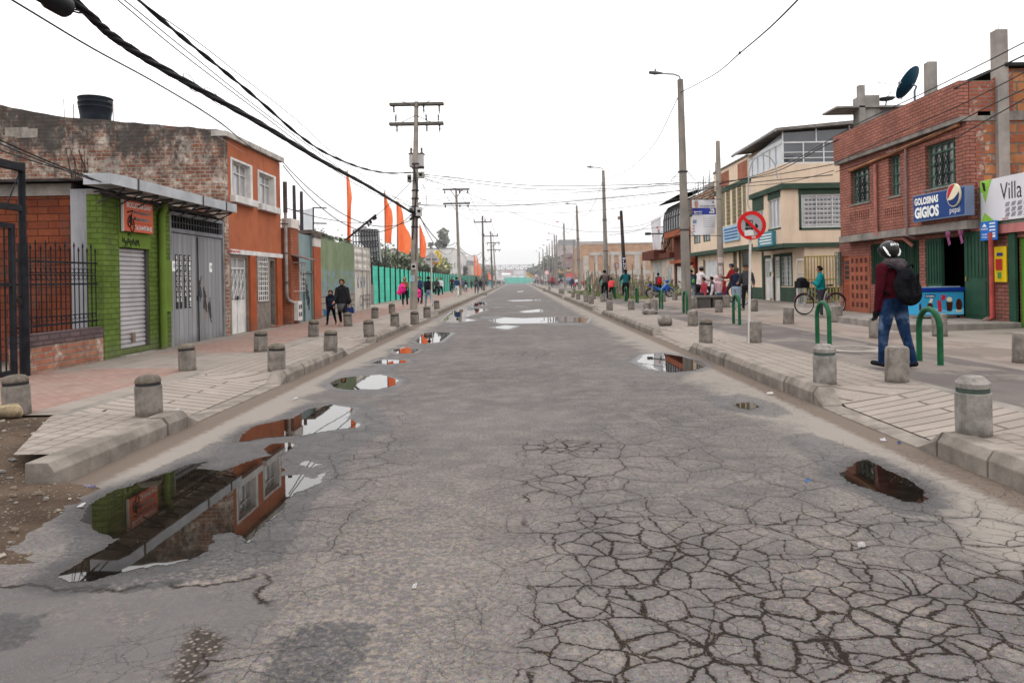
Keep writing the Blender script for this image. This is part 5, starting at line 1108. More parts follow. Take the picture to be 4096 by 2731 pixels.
m.box(BX + .2, BX2, 34.9, 35.1, 2.88, 6.2)
D1 = rng(1755, 1768.6, 593, 688, LX); D2_ = rng(1778, 1791, 590, 693, LX); LW1 = rng(1795, 1818, 588, 657, LX)
wallholes(m, 'x', LX, LX + .2, 31, 36.9, .2, 2.72, [D1, D2_, LW1]); m.box(LX + .2, 16, 31.02, 31.2, .2, 2.72)
strips = []
for (u0, u1, vt, vb) in ((1658, 1664.5, 441, 520), (1668, 1676.5, 436, 518), (1681.5, 1690, 430, 515), (1693.5, 1702.5, 424, 511), (1706, 1712.5, 420, 505)): strips.append(rng(u0, u1, vt, vb, BX2))
wallholes(m, 'x', BX2, BX2 + .2, 35.12, 43.2, 3.1, 6.2, strips)
GD = rng(1700, 1723, 575, 685, LX); NW1 = rng(1683, 1692, 575, 660, LX); NW2 = rng(1727, 1733, 580, 650, LX)
wallholes(m, 'x', LX, LX + .2, 36.92, 43.2, .2, 2.86, [GD, NW1])
m.box(BX2, BX2 + .25, 35.12, 43.2, 6.45, 7.5)
m.m = 1; m.box(BX - .1, 16, 30.86, 31.3, 2.70, 2.877); m.box(BX - .1, LX + .1, 31.3, 35.2, 2.70, 2.877); m.box(BX - .12, 16, 30.84, 31.3, 5.142, 5.367); m.box(BX - .12, BX + .3, 31.3, 35.2, 5.142, 5.367)
m.box(BX2 - .06, LX + .1, 35.22, 43.2, 2.862, 3.097); m.box(BX2 - .05, BX2 + .3, 35.22, 43.2, 6.202, 6.447)
m.box(LX - .025, LX + .1, 31.0, D2_[0] - .15, .15, 1.0); m.box(LX - .025, LX + .1, D1[1] + .25, GD[0] - .1, .15, .95); m.box(LX, 16, 30.97, 31.0, .15, 1.0); m.box(LX - .03, LX + .05, D1[1] + .05, D1[1] + .28, .2, 2.70)
for d in (D1, D2_, LW1): m.box(LX - .02, LX + .03, d[0] - .1, d[0], d[2], d[3] + .12); m.box(LX - .02, LX + .03, d[1], d[1] + .1, d[2], d[3] + .12); m.box(LX - .02, LX + .03, d[0], d[1], d[3], d[3] + .12)
m.box(HB[0] - .12, 14.8, 30.98, 31.02, HB[3] + .002, 5.14); m.box(HB[0] - .1, HB[0], 30.98, 31.02, HB[2] - .08, HB[3]); m.box(HB[0] - .1, 14.8, 30.98, 31.02, HB[2] - .1, HB[2] - .002)
for q in (S1, S2): m.box(BX - .015, BX + .03, q[0] - .08, q[1] + .08, q[3] + .002, 5.14); m.box(BX - .015, BX + .03, q[0] - .08, q[1] + .08, q[2] - .08, q[2] - .002)
m.m = 2; m.box(BX2 - .01, BX2 + .0, 37.0, 38.6, 6.5, 7.35); m.box(BX2 - .01, BX2 + .0, 40.2, 41.9, 6.5, 7.3)
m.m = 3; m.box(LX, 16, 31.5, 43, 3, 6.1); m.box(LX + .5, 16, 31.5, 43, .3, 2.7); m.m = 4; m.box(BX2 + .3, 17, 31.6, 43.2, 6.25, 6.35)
m.build('wall', [CRE, GTR, BR('patch_brick', (.44, .13, .07), (.4, .11, .06), (.3, .25, .2)), DARK, CON], o)
f = window(o, 'y', 31, -1, *HB, ALU, GCU, 4, 1, .06, inset=.06); g = MB()
for i in range(7): z = HB[2] + .12 + i * .19; g.bar((HB[0] + .1, 31.0, z), (14.4, 31.0, z), .02)
g.build('window_bars', ALU, f); lc = MB()
for i in range(6):
 for j in range(14): lc.box(HB[0] + .2 + j * .16, HB[0] + .3 + j * .16, 31.075, 31.082, HB[2] + .18 + i * .19, HB[2] + .25 + i * .19)
lc.build('lace_curtain', M('lace_shadow', (.17, .165, .18), .2), f)
for q in (S1, S2): window(o, 'x', BX, -1, *q, ALU, GCU, 3, 1, .05, inset=.06)
for q in strips:
 f = window(o, 'x', BX2, -1, *q, M('ochre_frame', (.30, .26, .16), .1), M('olive_glass', (.13, .12, .08), .2, 3, .3), 2, 1, .04, inset=.05); g = MB(); grille(g, 'x', BX2 - .01, q[0] + .03, q[1] - .03, q[2], q[3], 3, 9, .022); g.build('window_bars', M('ochre_bars', (.42, .38, .26), .1), f)
for q in (D1, D2_):
 m = MB(); m.box(LX + .06, LX + .1, q[0], q[1], q[2], q[3]); m.m = 1; m.box(LX + .045, LX + .06, q[0] + .18, q[1] - .12, q[2] + 1.1, q[3] - .15); d = m.build('door', [WHITE, glass('door_glass_pale', (.3, .32, .32), .15)], o)
 g = MB(); grille(g, 'x', LX + .04, q[0] + .18, q[1] - .12, q[2] + 1.1, q[3] - .15, 3, 6, .015); g.build('door_bars', WHITE, d)
f = window(o, 'x', LX, -1, *LW1, GTR, GCU, 2, 1, .05, inset=.06); g = MB(); grille(g, 'x', LX + .0, LW1[0] + .05, LW1[1] - .05, LW1[2] + .05, LW1[3] - .05, 5, 6, .014); g.build('window_bars', WHITE, f)
m = MB(); m.box(LX + .08, LX + .12, *GD[:2], GD[2], GD[3]); m.m = 1; m.box(LX + .06, LX + .08, GD[0] + .15, GD[1] - .15, GD[3] - .9, GD[3] - .15); m.box(LX + .06, LX + .08, GD[0] + .2, GD[1] - .2, GD[2] + .8, GD[3] - 1.05); m.build('door', [M('ochre_door', (.42, .36, .22), .1), M('dark_door_glass', (.07, .07, .07), .2, 3, .2)], o)
m = MB(); m.box(LX - .04, LX + .02, GD[0] - .12, GD[0], GD[2], GD[3] + .1); m.box(LX - .04, LX + .02, GD[1], GD[1] + .12, GD[2], GD[3] + .1); m.box(LX - .04, LX + .02, GD[0], GD[1], GD[3], GD[3] + .1); m.build('door_frame', GTR, o)
f = window(o, 'x', LX, -1, *NW1, M('ochre_frame', (1, 1, 1)), M('olive_glass', (1, 1, 1)), 2, 5, .05, inset=.05)
m = MB()
for (a, b_) in ((2, .9), (1.15, .7)): m.box(LX - .06, LX - .005, (D1[0] + D2_[1]) / 2 - .16, (D1[0] + D2_[1]) / 2 + .16, a - .3 if a > 1.5 else .45, a + .35)
m.build('meter_box', WHITE, o, bevel=.01)
# terrace glazing and roof
m = MB()
for z in (6.2, 7.06): m.box(BX, 16, 30.98, 31.04, z, z + .06)
for z in (6.42, 6.66): m.box(BX, 16, 30.99, 31.03, z, z + .035)
for i in range(7): x = BX + i * .85; m.box(x, x + .05, 30.98, 31.04, 6.26, 7.06)
for i in range(4): x = BX + i * 1.4; m.box(x, x + .045, 30.985, 31.035, 7.12, 7.75)
for i in range(6): y = 31.05 + i * .8; m.box(BX, BX + .05, y, y + .05, 6.2, 7.1)
for z in (6.2, 7.06): m.box(BX, BX + .05, 31.05, 35.6, z, z + .05)
fr = m.build('terrace_frame', ALU, o); m = MB(); m.quad((BX + .03, 31.01 + .01, 6.2), (16, 31.02, 6.2), (16, 31.02, 7.72), (BX + .03, 31.02, 7.5)); m.build('pane', DGL, fr, fix=False); m = MB(); m.quad((BX + .03, 31.05, 6.25), (BX + .03, 35.6, 6.25), (BX + .03, 35.6, 7.06), (BX + .03, 31.05, 7.5)); m.build('pane', glass('pale_terrace_glass', (.38, .40, .43), .08), fr, fix=False)
m = MB(); m.add([(BX - .35, 30.7, 7.55), (16.5, 30.7, 7.95), (16.5, 36.8, 7.95), (BX - .35, 36.8, 7.52), (BX - .35, 30.7, 7.66), (16.5, 30.7, 8.12), (16.5, 36.8, 8.12), (BX - .35, 36.8, 7.62)], [(0, 3, 2, 1), (4, 5, 6, 7), (0, 1, 5, 4), (1, 2, 6, 5), (2, 3, 7, 6), (3, 0, 4, 7)]); m.box(BX2 - .08, 16, 36.9, 43.25, 7.502, 7.58); m.build('roof', M('roof_fibre', (.20, .185, .17), .3, 2, .9, .2, streak=.4), o)
m = MB(); m.tube([(BX - .38, 30.7, 7.58), (BX - .38, 36.9, 7.5)], .07, 8); m.build('gutter', M('gutter_grey', (.36, .36, .37), .15), o)
# blue shop signs on it
for (u0, u1, vt, vb, X, lab, c_, t_) in ((1660, 1696, 523, 557, BX2 - .1, 'pale blue light-box sign over the ochre glass door of the cream house', (.30, .46, .58), 'CENTRO MEDICO'), (1740, 1774, 536, 568, BX - .15, 'teal light-box sign on the corner of the cream house', (.06, .24, .31), 'SERVICIOS')):
 q = rng(u0, u1, vt, vb, X); sg = thing('wall_sign', lab, 'sign', (X, (q[0] + q[1]) / 2, q[2])); m = MB(); m.box(X, X + .14, q[0], q[1], q[2], q[3]); m.build('light_box', M(lab[:8] + '_box', c_, .15, 2, .4, 0), sg)
 m = MB(); hh = (q[3] - q[2])
 for i in range(4): m.box(X - .004, X + .0, q[0] + .15, q[1] - .35 + .1 * (i % 2), q[2] + hh * (.15 + .2 * i), q[2] + hh * (.24 + .2 * i))
 m.build('print_lines', LET_W if X < 11.3 else LET_B, sg)
# ---- cream house, lower two-storey part further on
o = thing('cream_terrace_house', 'two-storey cream house with brick lattice balustrade behind the hanging campaign banner', 'building', (LX, 46, .33)); m = MB()
UW = [rng(1596, 1604, 500, 587, BX2)] ; wallholes(m, 'x', BX2, BX2 + .2, 43.22, 49.3, 3.1, 5.5, [(44.2, 46, 3.65, 4.7), (46.6, 48.4, 3.65, 4.7)]); GA = (43.8, 47.5, .3, 2.5); wallholes(m, 'x', LX, LX + .2, 43.22, 49.3, .2, 2.86, [GA])
m.m = 1; m.box(BX2 - .05, LX + .1, 43.25, 49.35, 2.862, 3.097); m.box(BX2 - .04, BX2 + .3, 43.22, 49.3, 5.502, 5.68); m.m = 2; m.box(BX2 - .02, BX2 + .15, 43.3, 49.3, 5.682, 6.75); m.m = 3; m.box(LX + .4, 16, 43.3, 49.3, .3, 5.4)
m.build('wall', [CRE, GTR, BR('lattice_brick', (.33, .12, .08), (.5, .42, .3), (.06, .05, .045), .32, .16, .03, .2, .9), DARK], o)
for q in ((44.2, 46, 3.65, 4.7), (46.6, 48.4, 3.65, 4.7)): window(o, 'x', BX2, -1, *q, GTR, GCU, 3, 1, .06, inset=.05)
m = MB()
for i in range(4): a = 43.8 + i * .925; m.box(LX + .05, LX + .1, a + .02, a + .9, .3, 2.5); m.box(LX + .035, LX + .05, a + .3, a + .6, 1.5, 2.2)
m.build('door', M('white_door_b', (.62, .63, .63), .1), o); m = MB(); m.box(LX - .03, LX + .04, 47.55, 47.75, .3, 2.6); m.box(LX - .03, LX + .04, 43.55, 43.75, .3, 2.6); m.build('door_frame', GTR, o)
m = MB(); grille(m, 'x', BX2 + .2, 43.4, 49.2, 6.76, 7.6, 9, 4, .02);
for i in range(4): m.tube([(BX2 + .3, 44 + i * 1.4, 6.7), (BX2 + .3, 44 + i * 1.4 + .05, 8.3 - .2 * i)], .03, 5)
m.m = 1; m.box(BX2 + .9, 16, 44, 49, 6.7, 7.5); m.build('roof_screen', [M('screen_grey', (.25, .25, .25), .2), M('grey_block', (.36, .33, .29), .3, 2, .9, .3)], o)
# ---- dark red brick house with curved balcony glazing
DRB = BR('maroon_brick', (.20, .065, .05), (.17, .055, .045), (.09, .055, .045), .26, .09, .012, .2, .5, foot=.3)
o = thing('maroon_brick_house', 'narrow maroon brick house with a curved glazed balcony and black roof lip', 'building', (LX - .2, 52.5, .32)); X0 = 11.9; m = MB()
wallholes(m, 'x', X0, X0 + .25, 49.4, 56, .2, 4.4, [(52.2, 53.6, 3.0, 4.2), (53.5, 55.4, .35, 2.3)]); m.box(X0 + .25, 16, 55.8, 56, .2, 7); m.box(X0 + .26, 16, 49.4, 49.6, .2, 7); m.m = 1; m.box(X0 - .75, X0 + .3, 49.4, 56, 4.402, 4.85); m.box(X0 - .35, X0 + .0, 49.4, 56, 2.5, 2.75); m.m = 2; m.box(X0 + .5, 16, 49.7, 55.7, .3, 6.8); m.build('wall', [DRB, M('terracotta_band', (.32, .10, .055), .2), DARK], o)
m = MB(); prof = [(X0 - .75 + .0, 4.86), (X0 - .75, 5.8), (X0 - .66, 6.3), (X0 - .4, 6.7), (X0 + .1, 6.95)]
for y in np.linspace(49.45, 55.9, 9):
 for (a, za), (b_, zb) in zip(prof[:-1], prof[1:]): m.bar((a, y, za), (b_, y, zb), .06)
for a, za in prof[:4]: m.bar((a, 49.45, za), (a, 55.9, za), .05)
f = m.build('balcony_frame', M('balcony_dark', (.08, .075, .075), .2), o); m = MB()
for (a, za), (b_, zb) in zip(prof[:-1], prof[1:]): m.quad((a + .03, 49.45, za), (a + .03, 55.9, za), (b_ + .03, 55.9, zb), (b_ + .03, 49.45, zb))
for y in (49.46, 55.88): m.add([(p[0], y, p[1]) for p in prof] + [(X0 + .1, y, 4.86)], [(0, 1, 2, 3, 4, 5)])
m.build('pane', glass('grey_glazing', (.24, .245, .25), .15), f, fix=False)
m = MB(); m.add([(X0 - 1.1, 49.3, 7.0), (X0 + .8, 49.3, 7.4), (X0 + .8, 56.3, 7.4), (X0 - 1.1, 56.3, 6.95)], [(0, 1, 2, 3)]); m.add([(X0 - 1.1, 49.3, 6.96), (X0 + .8, 49.3, 7.34), (X0 + .8, 56.3, 7.34), (X0 - 1.1, 56.3, 6.9)], [(3, 2, 1, 0)]); m.build('roof', M('black_sheet', (.025, .025, .028), .2), o, fix=False)
window(o, 'x', X0, -1, 52.2, 53.6, 3.0, 4.2, WHITE, GLS, 3, 2, .06); m = MB(); m.box(X0 + .08, X0 + .12, 53.5, 55.4, .35, 2.3); m.build('door', WHITE, o)
m = MB(); m.box(X0 - .05, X0 - .01, 49.6, 51.5, .4, 2.3); grille(m, 'x', X0 - .07, 50.2, 51.2, .9, 2.1, 4, 6, .03); m.build('garage_door', M('cream_metal', (.5, .42, .28), .15), o)
m = MB(); m.box(X0 - .06, X0 + .0, 49.42, 49.9, 2.1, 2.7); m.build('red_shop_panel', M('panel_red', (.40, .04, .03), .2), o)
# ---- low brick house with iron scroll panel
o = thing('low_brick_house', 'low brick house with an iron scroll panel on its terrace, beside the vacant lot', 'building', (LX, 61, .32)); m = MB()
m.box(X0, 16, 56.05, 66, .2, 3.0); m.m = 1; m.box(X0 - .9, X0 + .3, 56.1, 66.2, 3.0, 4.0) if False else m.box(X0 - .7, 16, 60.5, 66.2, 3.002, 3.75); m.box(X0 - .35, X0 + .2, 56.05, 60.4, 3.002, 3.4); m.m = 2; m.box(X0 + .3, 16, 57, 61.5, 3.4, 6.2); m.build('wall', [M('cream_low', (.5, .42, .36), .2, 1, .9, .1, foot=.5), DRB, BR('orange_low_brick', (.46, .19, .09), (.36, .13, .07), (.25, .2, .16), .4, .2, .02)], o)
m = MB(); grille(m, 'x', X0 - .1, 56.4, 60.2, 3.4, 5.6, 7, 5, .025); rg = random.Random(5)
for k in range(5): m.tube([(X0 - .12, 57 + .6 * k + .5 * math.sin(i * .8 + k), 3.6 + .18 * i + .1 * math.cos(i)) for i in range(10)], .035, 5)
m.build('iron_screen', BLACK, o); m = MB(); grille(m, 'x', X0 - .03, 61, 63.5, .5, 2.6, 5, 1, .05); m.m = 1; m.box(X0 - .02, X0 - .005, 57, 58.3, .35, 2.3); m.box(X0 - .02, X0 - .005, 61, 63.4, .6, 2.6); m.build('window', [WHITE, glass('low_glass', (.3, .31, .31), .2)], o)
m = MB(); a = at(1538, 537, 55.5); b_ = at(1488, 537, 60); m.tube([a, b_], .06, 5); m.obox(b_, (.4, .5, .2)); solo('roof_boom', m, M('boom_dark', (.06, .055, .055), .2), 'horizontal dark boom with a lamp head above the low brick house', 'lamp arm', tuple(a))
bb = thing('election_billboard', 'tall white billboard with faded red and grey print on the low brick terrace', 'billboard', tuple(at(1510, 590, 64.5))); q = [at(1495, 509, 65), at(1517.5, 498, 63), at(1518, 585, 63), at(1501, 587, 65)]; m = MB(); m.quad(*q); m.build('panel', M('billboard_white', (.60, .58, .60), .12, .8, .6, 0), bb, fix=False); m = MB()
L2 = lambda s_, t, e=.03: q[0].lerp(q[1], s_).lerp(q[3].lerp(q[2], s_), t) + Vector((-.7, -1, 0)).normalized() * e
def patch(s0, s1, t0, t1, mi): m.m = mi; m.quad(L2(s0, t0), L2(s1, t0), L2(s1, t1), L2(s0, t1))
for i, (s0, s1) in enumerate(((.35, .75), (.55, .8), (.1, .5))): patch(s0, s1, .22 + .09 * i, .27 + .09 * i, 0)
patch(.55, .9, .36, .42, 1); patch(.08, .4, .38, .47, 0)
for i in range(7): patch(.15, .85 - .05 * (i % 3), .52 + .05 * i, .535 + .05 * i, 1 if i % 2 else 0)
patch(.6, .95, .85, .97, 2); m.build('print', [M('print_red', (.42, .10, .08), .2), M('print_slate', (.25, .25, .3), .2), M('print_olive', (.35, .32, .1), .4)], bb, fix=False)
# ---- yard fence between the grocery and the cream house
GOL = M('mustard_bars', (.32, .25, .09), .15, 3, .6); o = thing('yard_fence', 'mustard yellow barred gate closing the side yard beside the white gate', 'gate', (13, 30.5, .35)); m = MB(); a, b_ = at(1850, 640, 30.4), at(1928, 640, 30.4); zt_, zb_ = at(1850, 589, 30.4).z, .4
for i in range(12): x = a.x + (b_.x - a.x) * i / 11; m.bar((x, 30.4, zb_), (x, 30.4, zt_), .035 if i % 5 else .07)
for z in (zb_ + .05, (zb_ + zt_) / 2, zt_): m.bar((a.x, 30.4, z), (b_.x, 30.4, z), .04)
for i in range(8): yy = 30.3 - i * .62; m.bar((b_.x - .1 * i * .9, yy, .4), (b_.x - .1 * i * .9, yy, zt_ + .3), .04)
m.build('bars', GOL, o)
o = thing('white_side_gate', 'narrow white metal gate at the corner of the cream house', 'gate', (12.2, 30.6, .33)); m = MB(); a, b_ = at(1831, 650, 30.6), at(1848, 650, 30.6); zt_ = at(1840, 597, 30.6).z
for x in (a.x, b_.x): m.bar((x, 30.6, .33), (x, 30.6, zt_), .05)
for i in range(5): x = a.x + (b_.x - a.x) * i / 4; m.bar((x, 30.6, .35), (x, 30.6, 1.6), .025)
m.bar((a.x, 30.6, zt_), (b_.x, 30.6, zt_), .05); m.bar((a.x, 30.6, 1.6), (b_.x, 30.6, 1.6), .04); m.build('bars', WHITE, o)
# ================================================================== street furniture, poles, wires
def bol_mat(name, c):
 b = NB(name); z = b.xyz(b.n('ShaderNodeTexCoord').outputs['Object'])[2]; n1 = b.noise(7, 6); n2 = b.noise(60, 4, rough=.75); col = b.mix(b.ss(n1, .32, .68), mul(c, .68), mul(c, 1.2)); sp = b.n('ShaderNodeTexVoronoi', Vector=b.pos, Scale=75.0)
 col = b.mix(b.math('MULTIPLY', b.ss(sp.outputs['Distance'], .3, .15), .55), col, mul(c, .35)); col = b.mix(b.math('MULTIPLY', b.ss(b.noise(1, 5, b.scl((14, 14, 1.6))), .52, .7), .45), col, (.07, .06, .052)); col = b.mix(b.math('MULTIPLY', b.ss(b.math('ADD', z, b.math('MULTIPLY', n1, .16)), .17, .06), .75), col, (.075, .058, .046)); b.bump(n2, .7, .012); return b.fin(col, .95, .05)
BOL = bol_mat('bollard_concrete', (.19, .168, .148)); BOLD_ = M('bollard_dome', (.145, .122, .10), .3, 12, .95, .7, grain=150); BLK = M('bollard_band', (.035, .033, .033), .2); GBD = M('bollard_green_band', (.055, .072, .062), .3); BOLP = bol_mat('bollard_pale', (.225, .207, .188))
def bollard_parts(root, kind, h=.50, r=.14):
 m = MB(); s = h / .5
 if kind == 'dome':
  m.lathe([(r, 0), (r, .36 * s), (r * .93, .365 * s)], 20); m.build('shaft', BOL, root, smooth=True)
  m = MB(); m.lathe([(r * .93, .365 * s), (r * .93, .405 * s)], 20); m.build('band', BLK, root, smooth=True)
  m = MB(); m.lathe([(r * .95, .405 * s), (r * .97, .42 * s), (r * .9, .455 * s), (r * .68, .485 * s), (r * .35, .498 * s), (0, .5 * s)], 20); m.build('dome', BOLD_, root, smooth=True)
 elif kind == 'cap':
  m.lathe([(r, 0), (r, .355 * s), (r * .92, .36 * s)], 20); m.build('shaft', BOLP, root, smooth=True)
  m = MB(); m.lathe([(r * .92, .36 * s), (r * .92, .40 * s)], 20); m.build('band', GBD, root, smooth=True)
  m = MB(); m.lathe([(r * .98, .40 * s), (r * .98, .44 * s), (r * .6, .49 * s), (r * .2, .5 * s), (0, .5 * s)], 9); m.build('dome', BOLP, root)
 else:
  m.lathe([(r, 0), (r * .98, .44 * s), (r * .9, .475 * s), (r * .6, .492 * s), (0, .497 * s)], 18)
  for i, v in enumerate(m.v):
   if v[2] > .4 * s: m.v[i] = (v[0] + .01 * mnoise.noise(Vector(v) * 14), v[1] + .01 * mnoise.noise(Vector(v) * 11), v[2] + .012 * mnoise.noise(Vector(v) * 18))
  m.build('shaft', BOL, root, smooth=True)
protos = {}
def bollard(p, kind, label, h=.5, group=None, rz=0, tilt=0):
 key = (kind, h)
 if key not in protos:
  t = thing('bollard', label, 'bollard', tuple(p), rz, group, world=False); bollard_parts(t, kind, h); protos[key] = t
 else:
  t = dup(protos[key], tuple(p), rz, label)
  if group: t['group'] = group
  elif 'group' in t: del t['group']
 t.rotation_euler = (.035 * math.sin(p[1] * 7.3), (tilt or .03 * math.sin(p[1] * 3.1 + p[0])), rz)
 return t
LG = 'domed bollards on the left pavement'
for (u, v, lab) in ((40, 951, 'domed bollard farthest left, beside the pale rock and the iron gate'), (343, 953, 'large domed bollard standing by the bare dirt near the broken kerb end'), (431, 850, 'domed bollard on the red bricks in front of the green shop'), (635, 851, 'domed bollard at the near end of the second left kerb stretch'), (599, 807, 'domed bollard in front of the white diamond-barred door'), (759, 807, 'domed bollard beside the left kerb, just short of the mother and child'),
     (720, 773, 'domed bollard in front of the corrugated gate'), (848, 773, 'domed bollard at the far end of the second left kerb stretch'), (799.7, 749, 'domed bollard right at the feet of the woman in the black poncho'), (907, 750, 'domed bollard left of the one at the far kerb corner'), (953, 745, 'domed bollard nearest the street at the lowered kerb before the utility pole'), (861, 731, 'domed bollard in front of the rusty white gate'), (901, 720, 'domed bollard before the start of the green fence'), (981, 730, 'domed bollard just right of the utility pole base'), (1003.5, 710, 'domed bollard at the foot of the diamond sign, farthest along')):
 bollard(gl(u, v), 'dome', lab, .45, LG, rz=u)
RG = 'bollards on the right pavement'
for (u, v, k, h, lab) in ((2237, 997, 'cap', .51, 'pale capped bollard with a green band, largest at the right edge'), (1895, 881, 'cap', .51, 'pale capped bollard with a cracked foot at the kerb end'), (2060, 876, 'rough', .46, 'stubby rough bollard right beside the walker in the helmet'), (2013, 776, 'rough', .42, 'rough bollard partly hidden behind the walker'), (2159, 772, 'rough', .46, 'rough bollard behind the near green hoop, before the freezer'),
     (1811, 743, 'rough', .44, 'rough bollard standing alone in the open pavement left of the bicycle'), (1922, 740, 'rough', .44, 'rough bollard in front of the bicycle rear wheel'), (2350, 832, 'rough', .44, 'bollard cut off by the right edge of the view'), (1621, 787, 'dome', .51, 'dark banded bollard at the kerb, right of the toppled bollard'), (1733, 786, 'rough', .45, 'short bollard touching the round sign post'), (1591.5, 748, 'rough', .44, 'rough bollard behind the dark banded kerb bollard'),
     (1595, 708, 'rough', .44, 'rough bollard left of the man resting his foot on the bench'), (1651, 717, 'rough', .44, 'rough bollard in front of the stone bench'), (1668.5, 706, 'rough', .48, 'rough bollard at the foot of the pole with the yellow band'), (1732, 715, 'rough', .44, 'rough bollard right of the two talking men'), (1486.5, 721, 'rough', .44, 'rough bollard left of the close pair with a rock'), (1501.5, 721, 'rough', .56, 'taller bollard of the close pair with a rock'), (1450, 711, 'rough', .44, 'rough bollard left of the pair with the rock'), (1400, 713, 'rough', .44, 'leaning rough bollard at the kerb edge')):
 bollard(gr(u, v), k, lab, h, RG, rz=u, tilt=.06 if u == 1400 else 0)
for (u, v) in ((1400.6, 689), (1385, 693), (1363, 687), (1358, 698), (1346, 694), (1345.5, 684), (1328, 688), (1316, 683), (1318.5, 672.6), (1287, 674.6), (1293, 675), (1478.5, 679), (1494.7, 685), (1510, 683), (1550, 689), (1523, 693), (1382, 672), (1432, 680), (1458, 684), (1428, 672.5), (1250, 666), (1262, 667)):
 bollard(gr(u, v), 'rough', 'small grey bollard in the distant scatter on the right pavement', .44, 'distant bollards on the right pavement', rz=u)
p = gr(1528, 748); m = MB(); m.lathe([(0, -.20), (.10, -.19), (.15, -.1), (.16, 0), (.155, .12), (.11, .18), (0, .2)], 14, (p.x, p.y, p.z + .14), 'X')
for i, v in enumerate(m.v): m.v[i] = (v[0], v[1] + .02 * mnoise.noise(Vector(v) * 6), v[2] + .02 * mnoise.noise(Vector(v) * 7))
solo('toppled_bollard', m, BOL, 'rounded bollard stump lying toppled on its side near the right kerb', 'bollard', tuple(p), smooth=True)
def rock(p, s, lab, mat):
 m = MB(); m.ball((p.x, p.y, p.z + s[2] * .6), s, 12, 8)
 for i, v in enumerate(m.v): q = Vector(v); m.v[i] = tuple(q + (q - p).normalized() * s[0] * .35 * mnoise.noise(q * (1.6 / s[0])))
 solo('rock', m, mat, lab, 'rock', tuple(p), smooth=True)
rock(gl(18, 953), (.24, .16, .10), 'pale flat rock beside the leftmost bollard', M('rock_pale', (.33, .26, .17), .35, 8, .95, .6)); rock(gr(1493, 722), (.28, .16, .13), 'grey rock lying against the close pair of bollards', M('rock_grey', (.22, .2, .18), .3, 8, .95, .6))
# green hoops for bicycles
HOOP = M('hoop_green', (.018, .10, .045), .25, 5, .45, .1, streak=.2); hp = None
def hoop(u0, v0, u1, v1, vt, lab, group):
 global hp
 a, b_ = gr(u0, v0), gr(u1, v1); c = (a + b_) / 2; w_ = .56; h = .80
 if hp is None:
  m = MB(); r_ = w_ / 2; pts = [(0, -r_, 0)] + [(0, -r_ * math.cos(t * math.pi / 12), h - r_ + r_ * math.sin(t * math.pi / 12)) for t in range(13)] + [(0, r_, 0)]
  m.tube(pts, .042, 10); hp = tag(m.build('bike_hoop', HOOP, smooth=True), lab, 'bike rack', group); o = hp
 else: o = dup(hp, label=lab)
 o.location = (c.x, c.y, wz(c.x)); o.rotation_euler = (0, 0, 0)
HG = 'green bicycle hoops along the bike path'
for q in ((2115, 829, 2157, 838, 726, 'green bicycle hoop right of the walker, nearest and largest'), (1879, 788, 1904, 793, 707, 'green bicycle hoop in front of the parked bicycle'), (1686, 743, 1698, 746, 688, 'green bicycle hoop left of the round sign post'), (1570, 719, 1579, 720, 676, 'green bicycle hoop at the foot of the tall lamp post'), (1515, 709, 1522, 710, 671, 'green bicycle hoop just right of the blue motorcycle front'), (1461, 695, 1466, 696.5, 666, 'green bicycle hoop left of the blue motorcycle'), (1436, 691, 1441, 692, 660, 'green bicycle hoop beside the cyclist in the teal coat'), (1411, 686, 1415, 687, 658, 'green bicycle hoop between the pink jacket and the teal coat'), (1388, 681, 1392, 682, 655, 'green bicycle hoop beside the cyclist with the grey backpack'), (1353, 674.5, 1357, 675, 655, 'green bicycle hoop farthest but one'), (1345, 670, 1348, 670.5, 654, 'green bicycle hoop farthest along the path')): hoop(*q, HG)
# utility poles
POL = M('pole_concrete', (.30, .265, .23), .2, 1.6, .92, .3, streak=.45); POLD = M('pole_dark', (.13, .11, .10), .25, 2, .9, .3, streak=.4); STL = M('crossarm_steel', (.06, .055, .06), .25, 4, .7, .1); INS = M('insulator', (.05, .045, .05), .2, 5, .35)
def crossarm(m, x, y, z, w_, s=.11): m.box(x - w_ / 2, x + w_ / 2, y - s * .7, y - s * .1, z - s, z); m.box(x - w_ / 2 + .02, x + w_ / 2 + .02, y + s * .1, y + s * .7, z - s * .2 - s, z - s * .2)
b0 = gl(950, 711); XP, YP = b0.x, b0.y; zt_ = at(957, 234, YP).z
o = thing('utility_pole', 'big concrete utility pole with two crossarms and a white transformer on the left pavement', 'utility pole', (XP, YP, LZ)); xt = at(956.5, 234, YP).x
PX = lambda z: XP + (xt - XP) * (z - LZ) / (zt_ - LZ)
m = MB(); m.tube([(XP, YP, 0), (PX(5), YP, 5), (xt, YP, zt_)], [.19, .16, .105], 14); m.build('pole', POL, o, smooth=True)
for v, w_ in ((236, 2.66), (281, 2.66)):
 z = at(957, v, YP).z; m = MB(); crossarm(m, PX(z), YP, z, w_, .13); arm = m.build('crossarm', M('crossarm_wood', (.13, .12, .105), .25, 3, .85, .2), o)
 for dx, dz in ((-1.12, -1), (.35, -1), (1.12, -1)) if v == 236 else ((-.95, -1), (.52, -1), (1.15, -1), (-1.0, 1), (.5, 1), (1.1, 1)):
  q = MB(); zz = z - .15 if dz < 0 else z
  for i in range(4): q.lathe([(.02, 0), (.055, .01), (.055, .04), (.02, .055)], 8, (PX(z) + dx, YP, zz + dz * (.08 + .07 * i)))
  q.tube([(PX(z) + dx, YP, zz), (PX(z) + dx, YP, zz + dz * .42)], .018, 5); q.build('insulator', INS, arm)
m = MB()
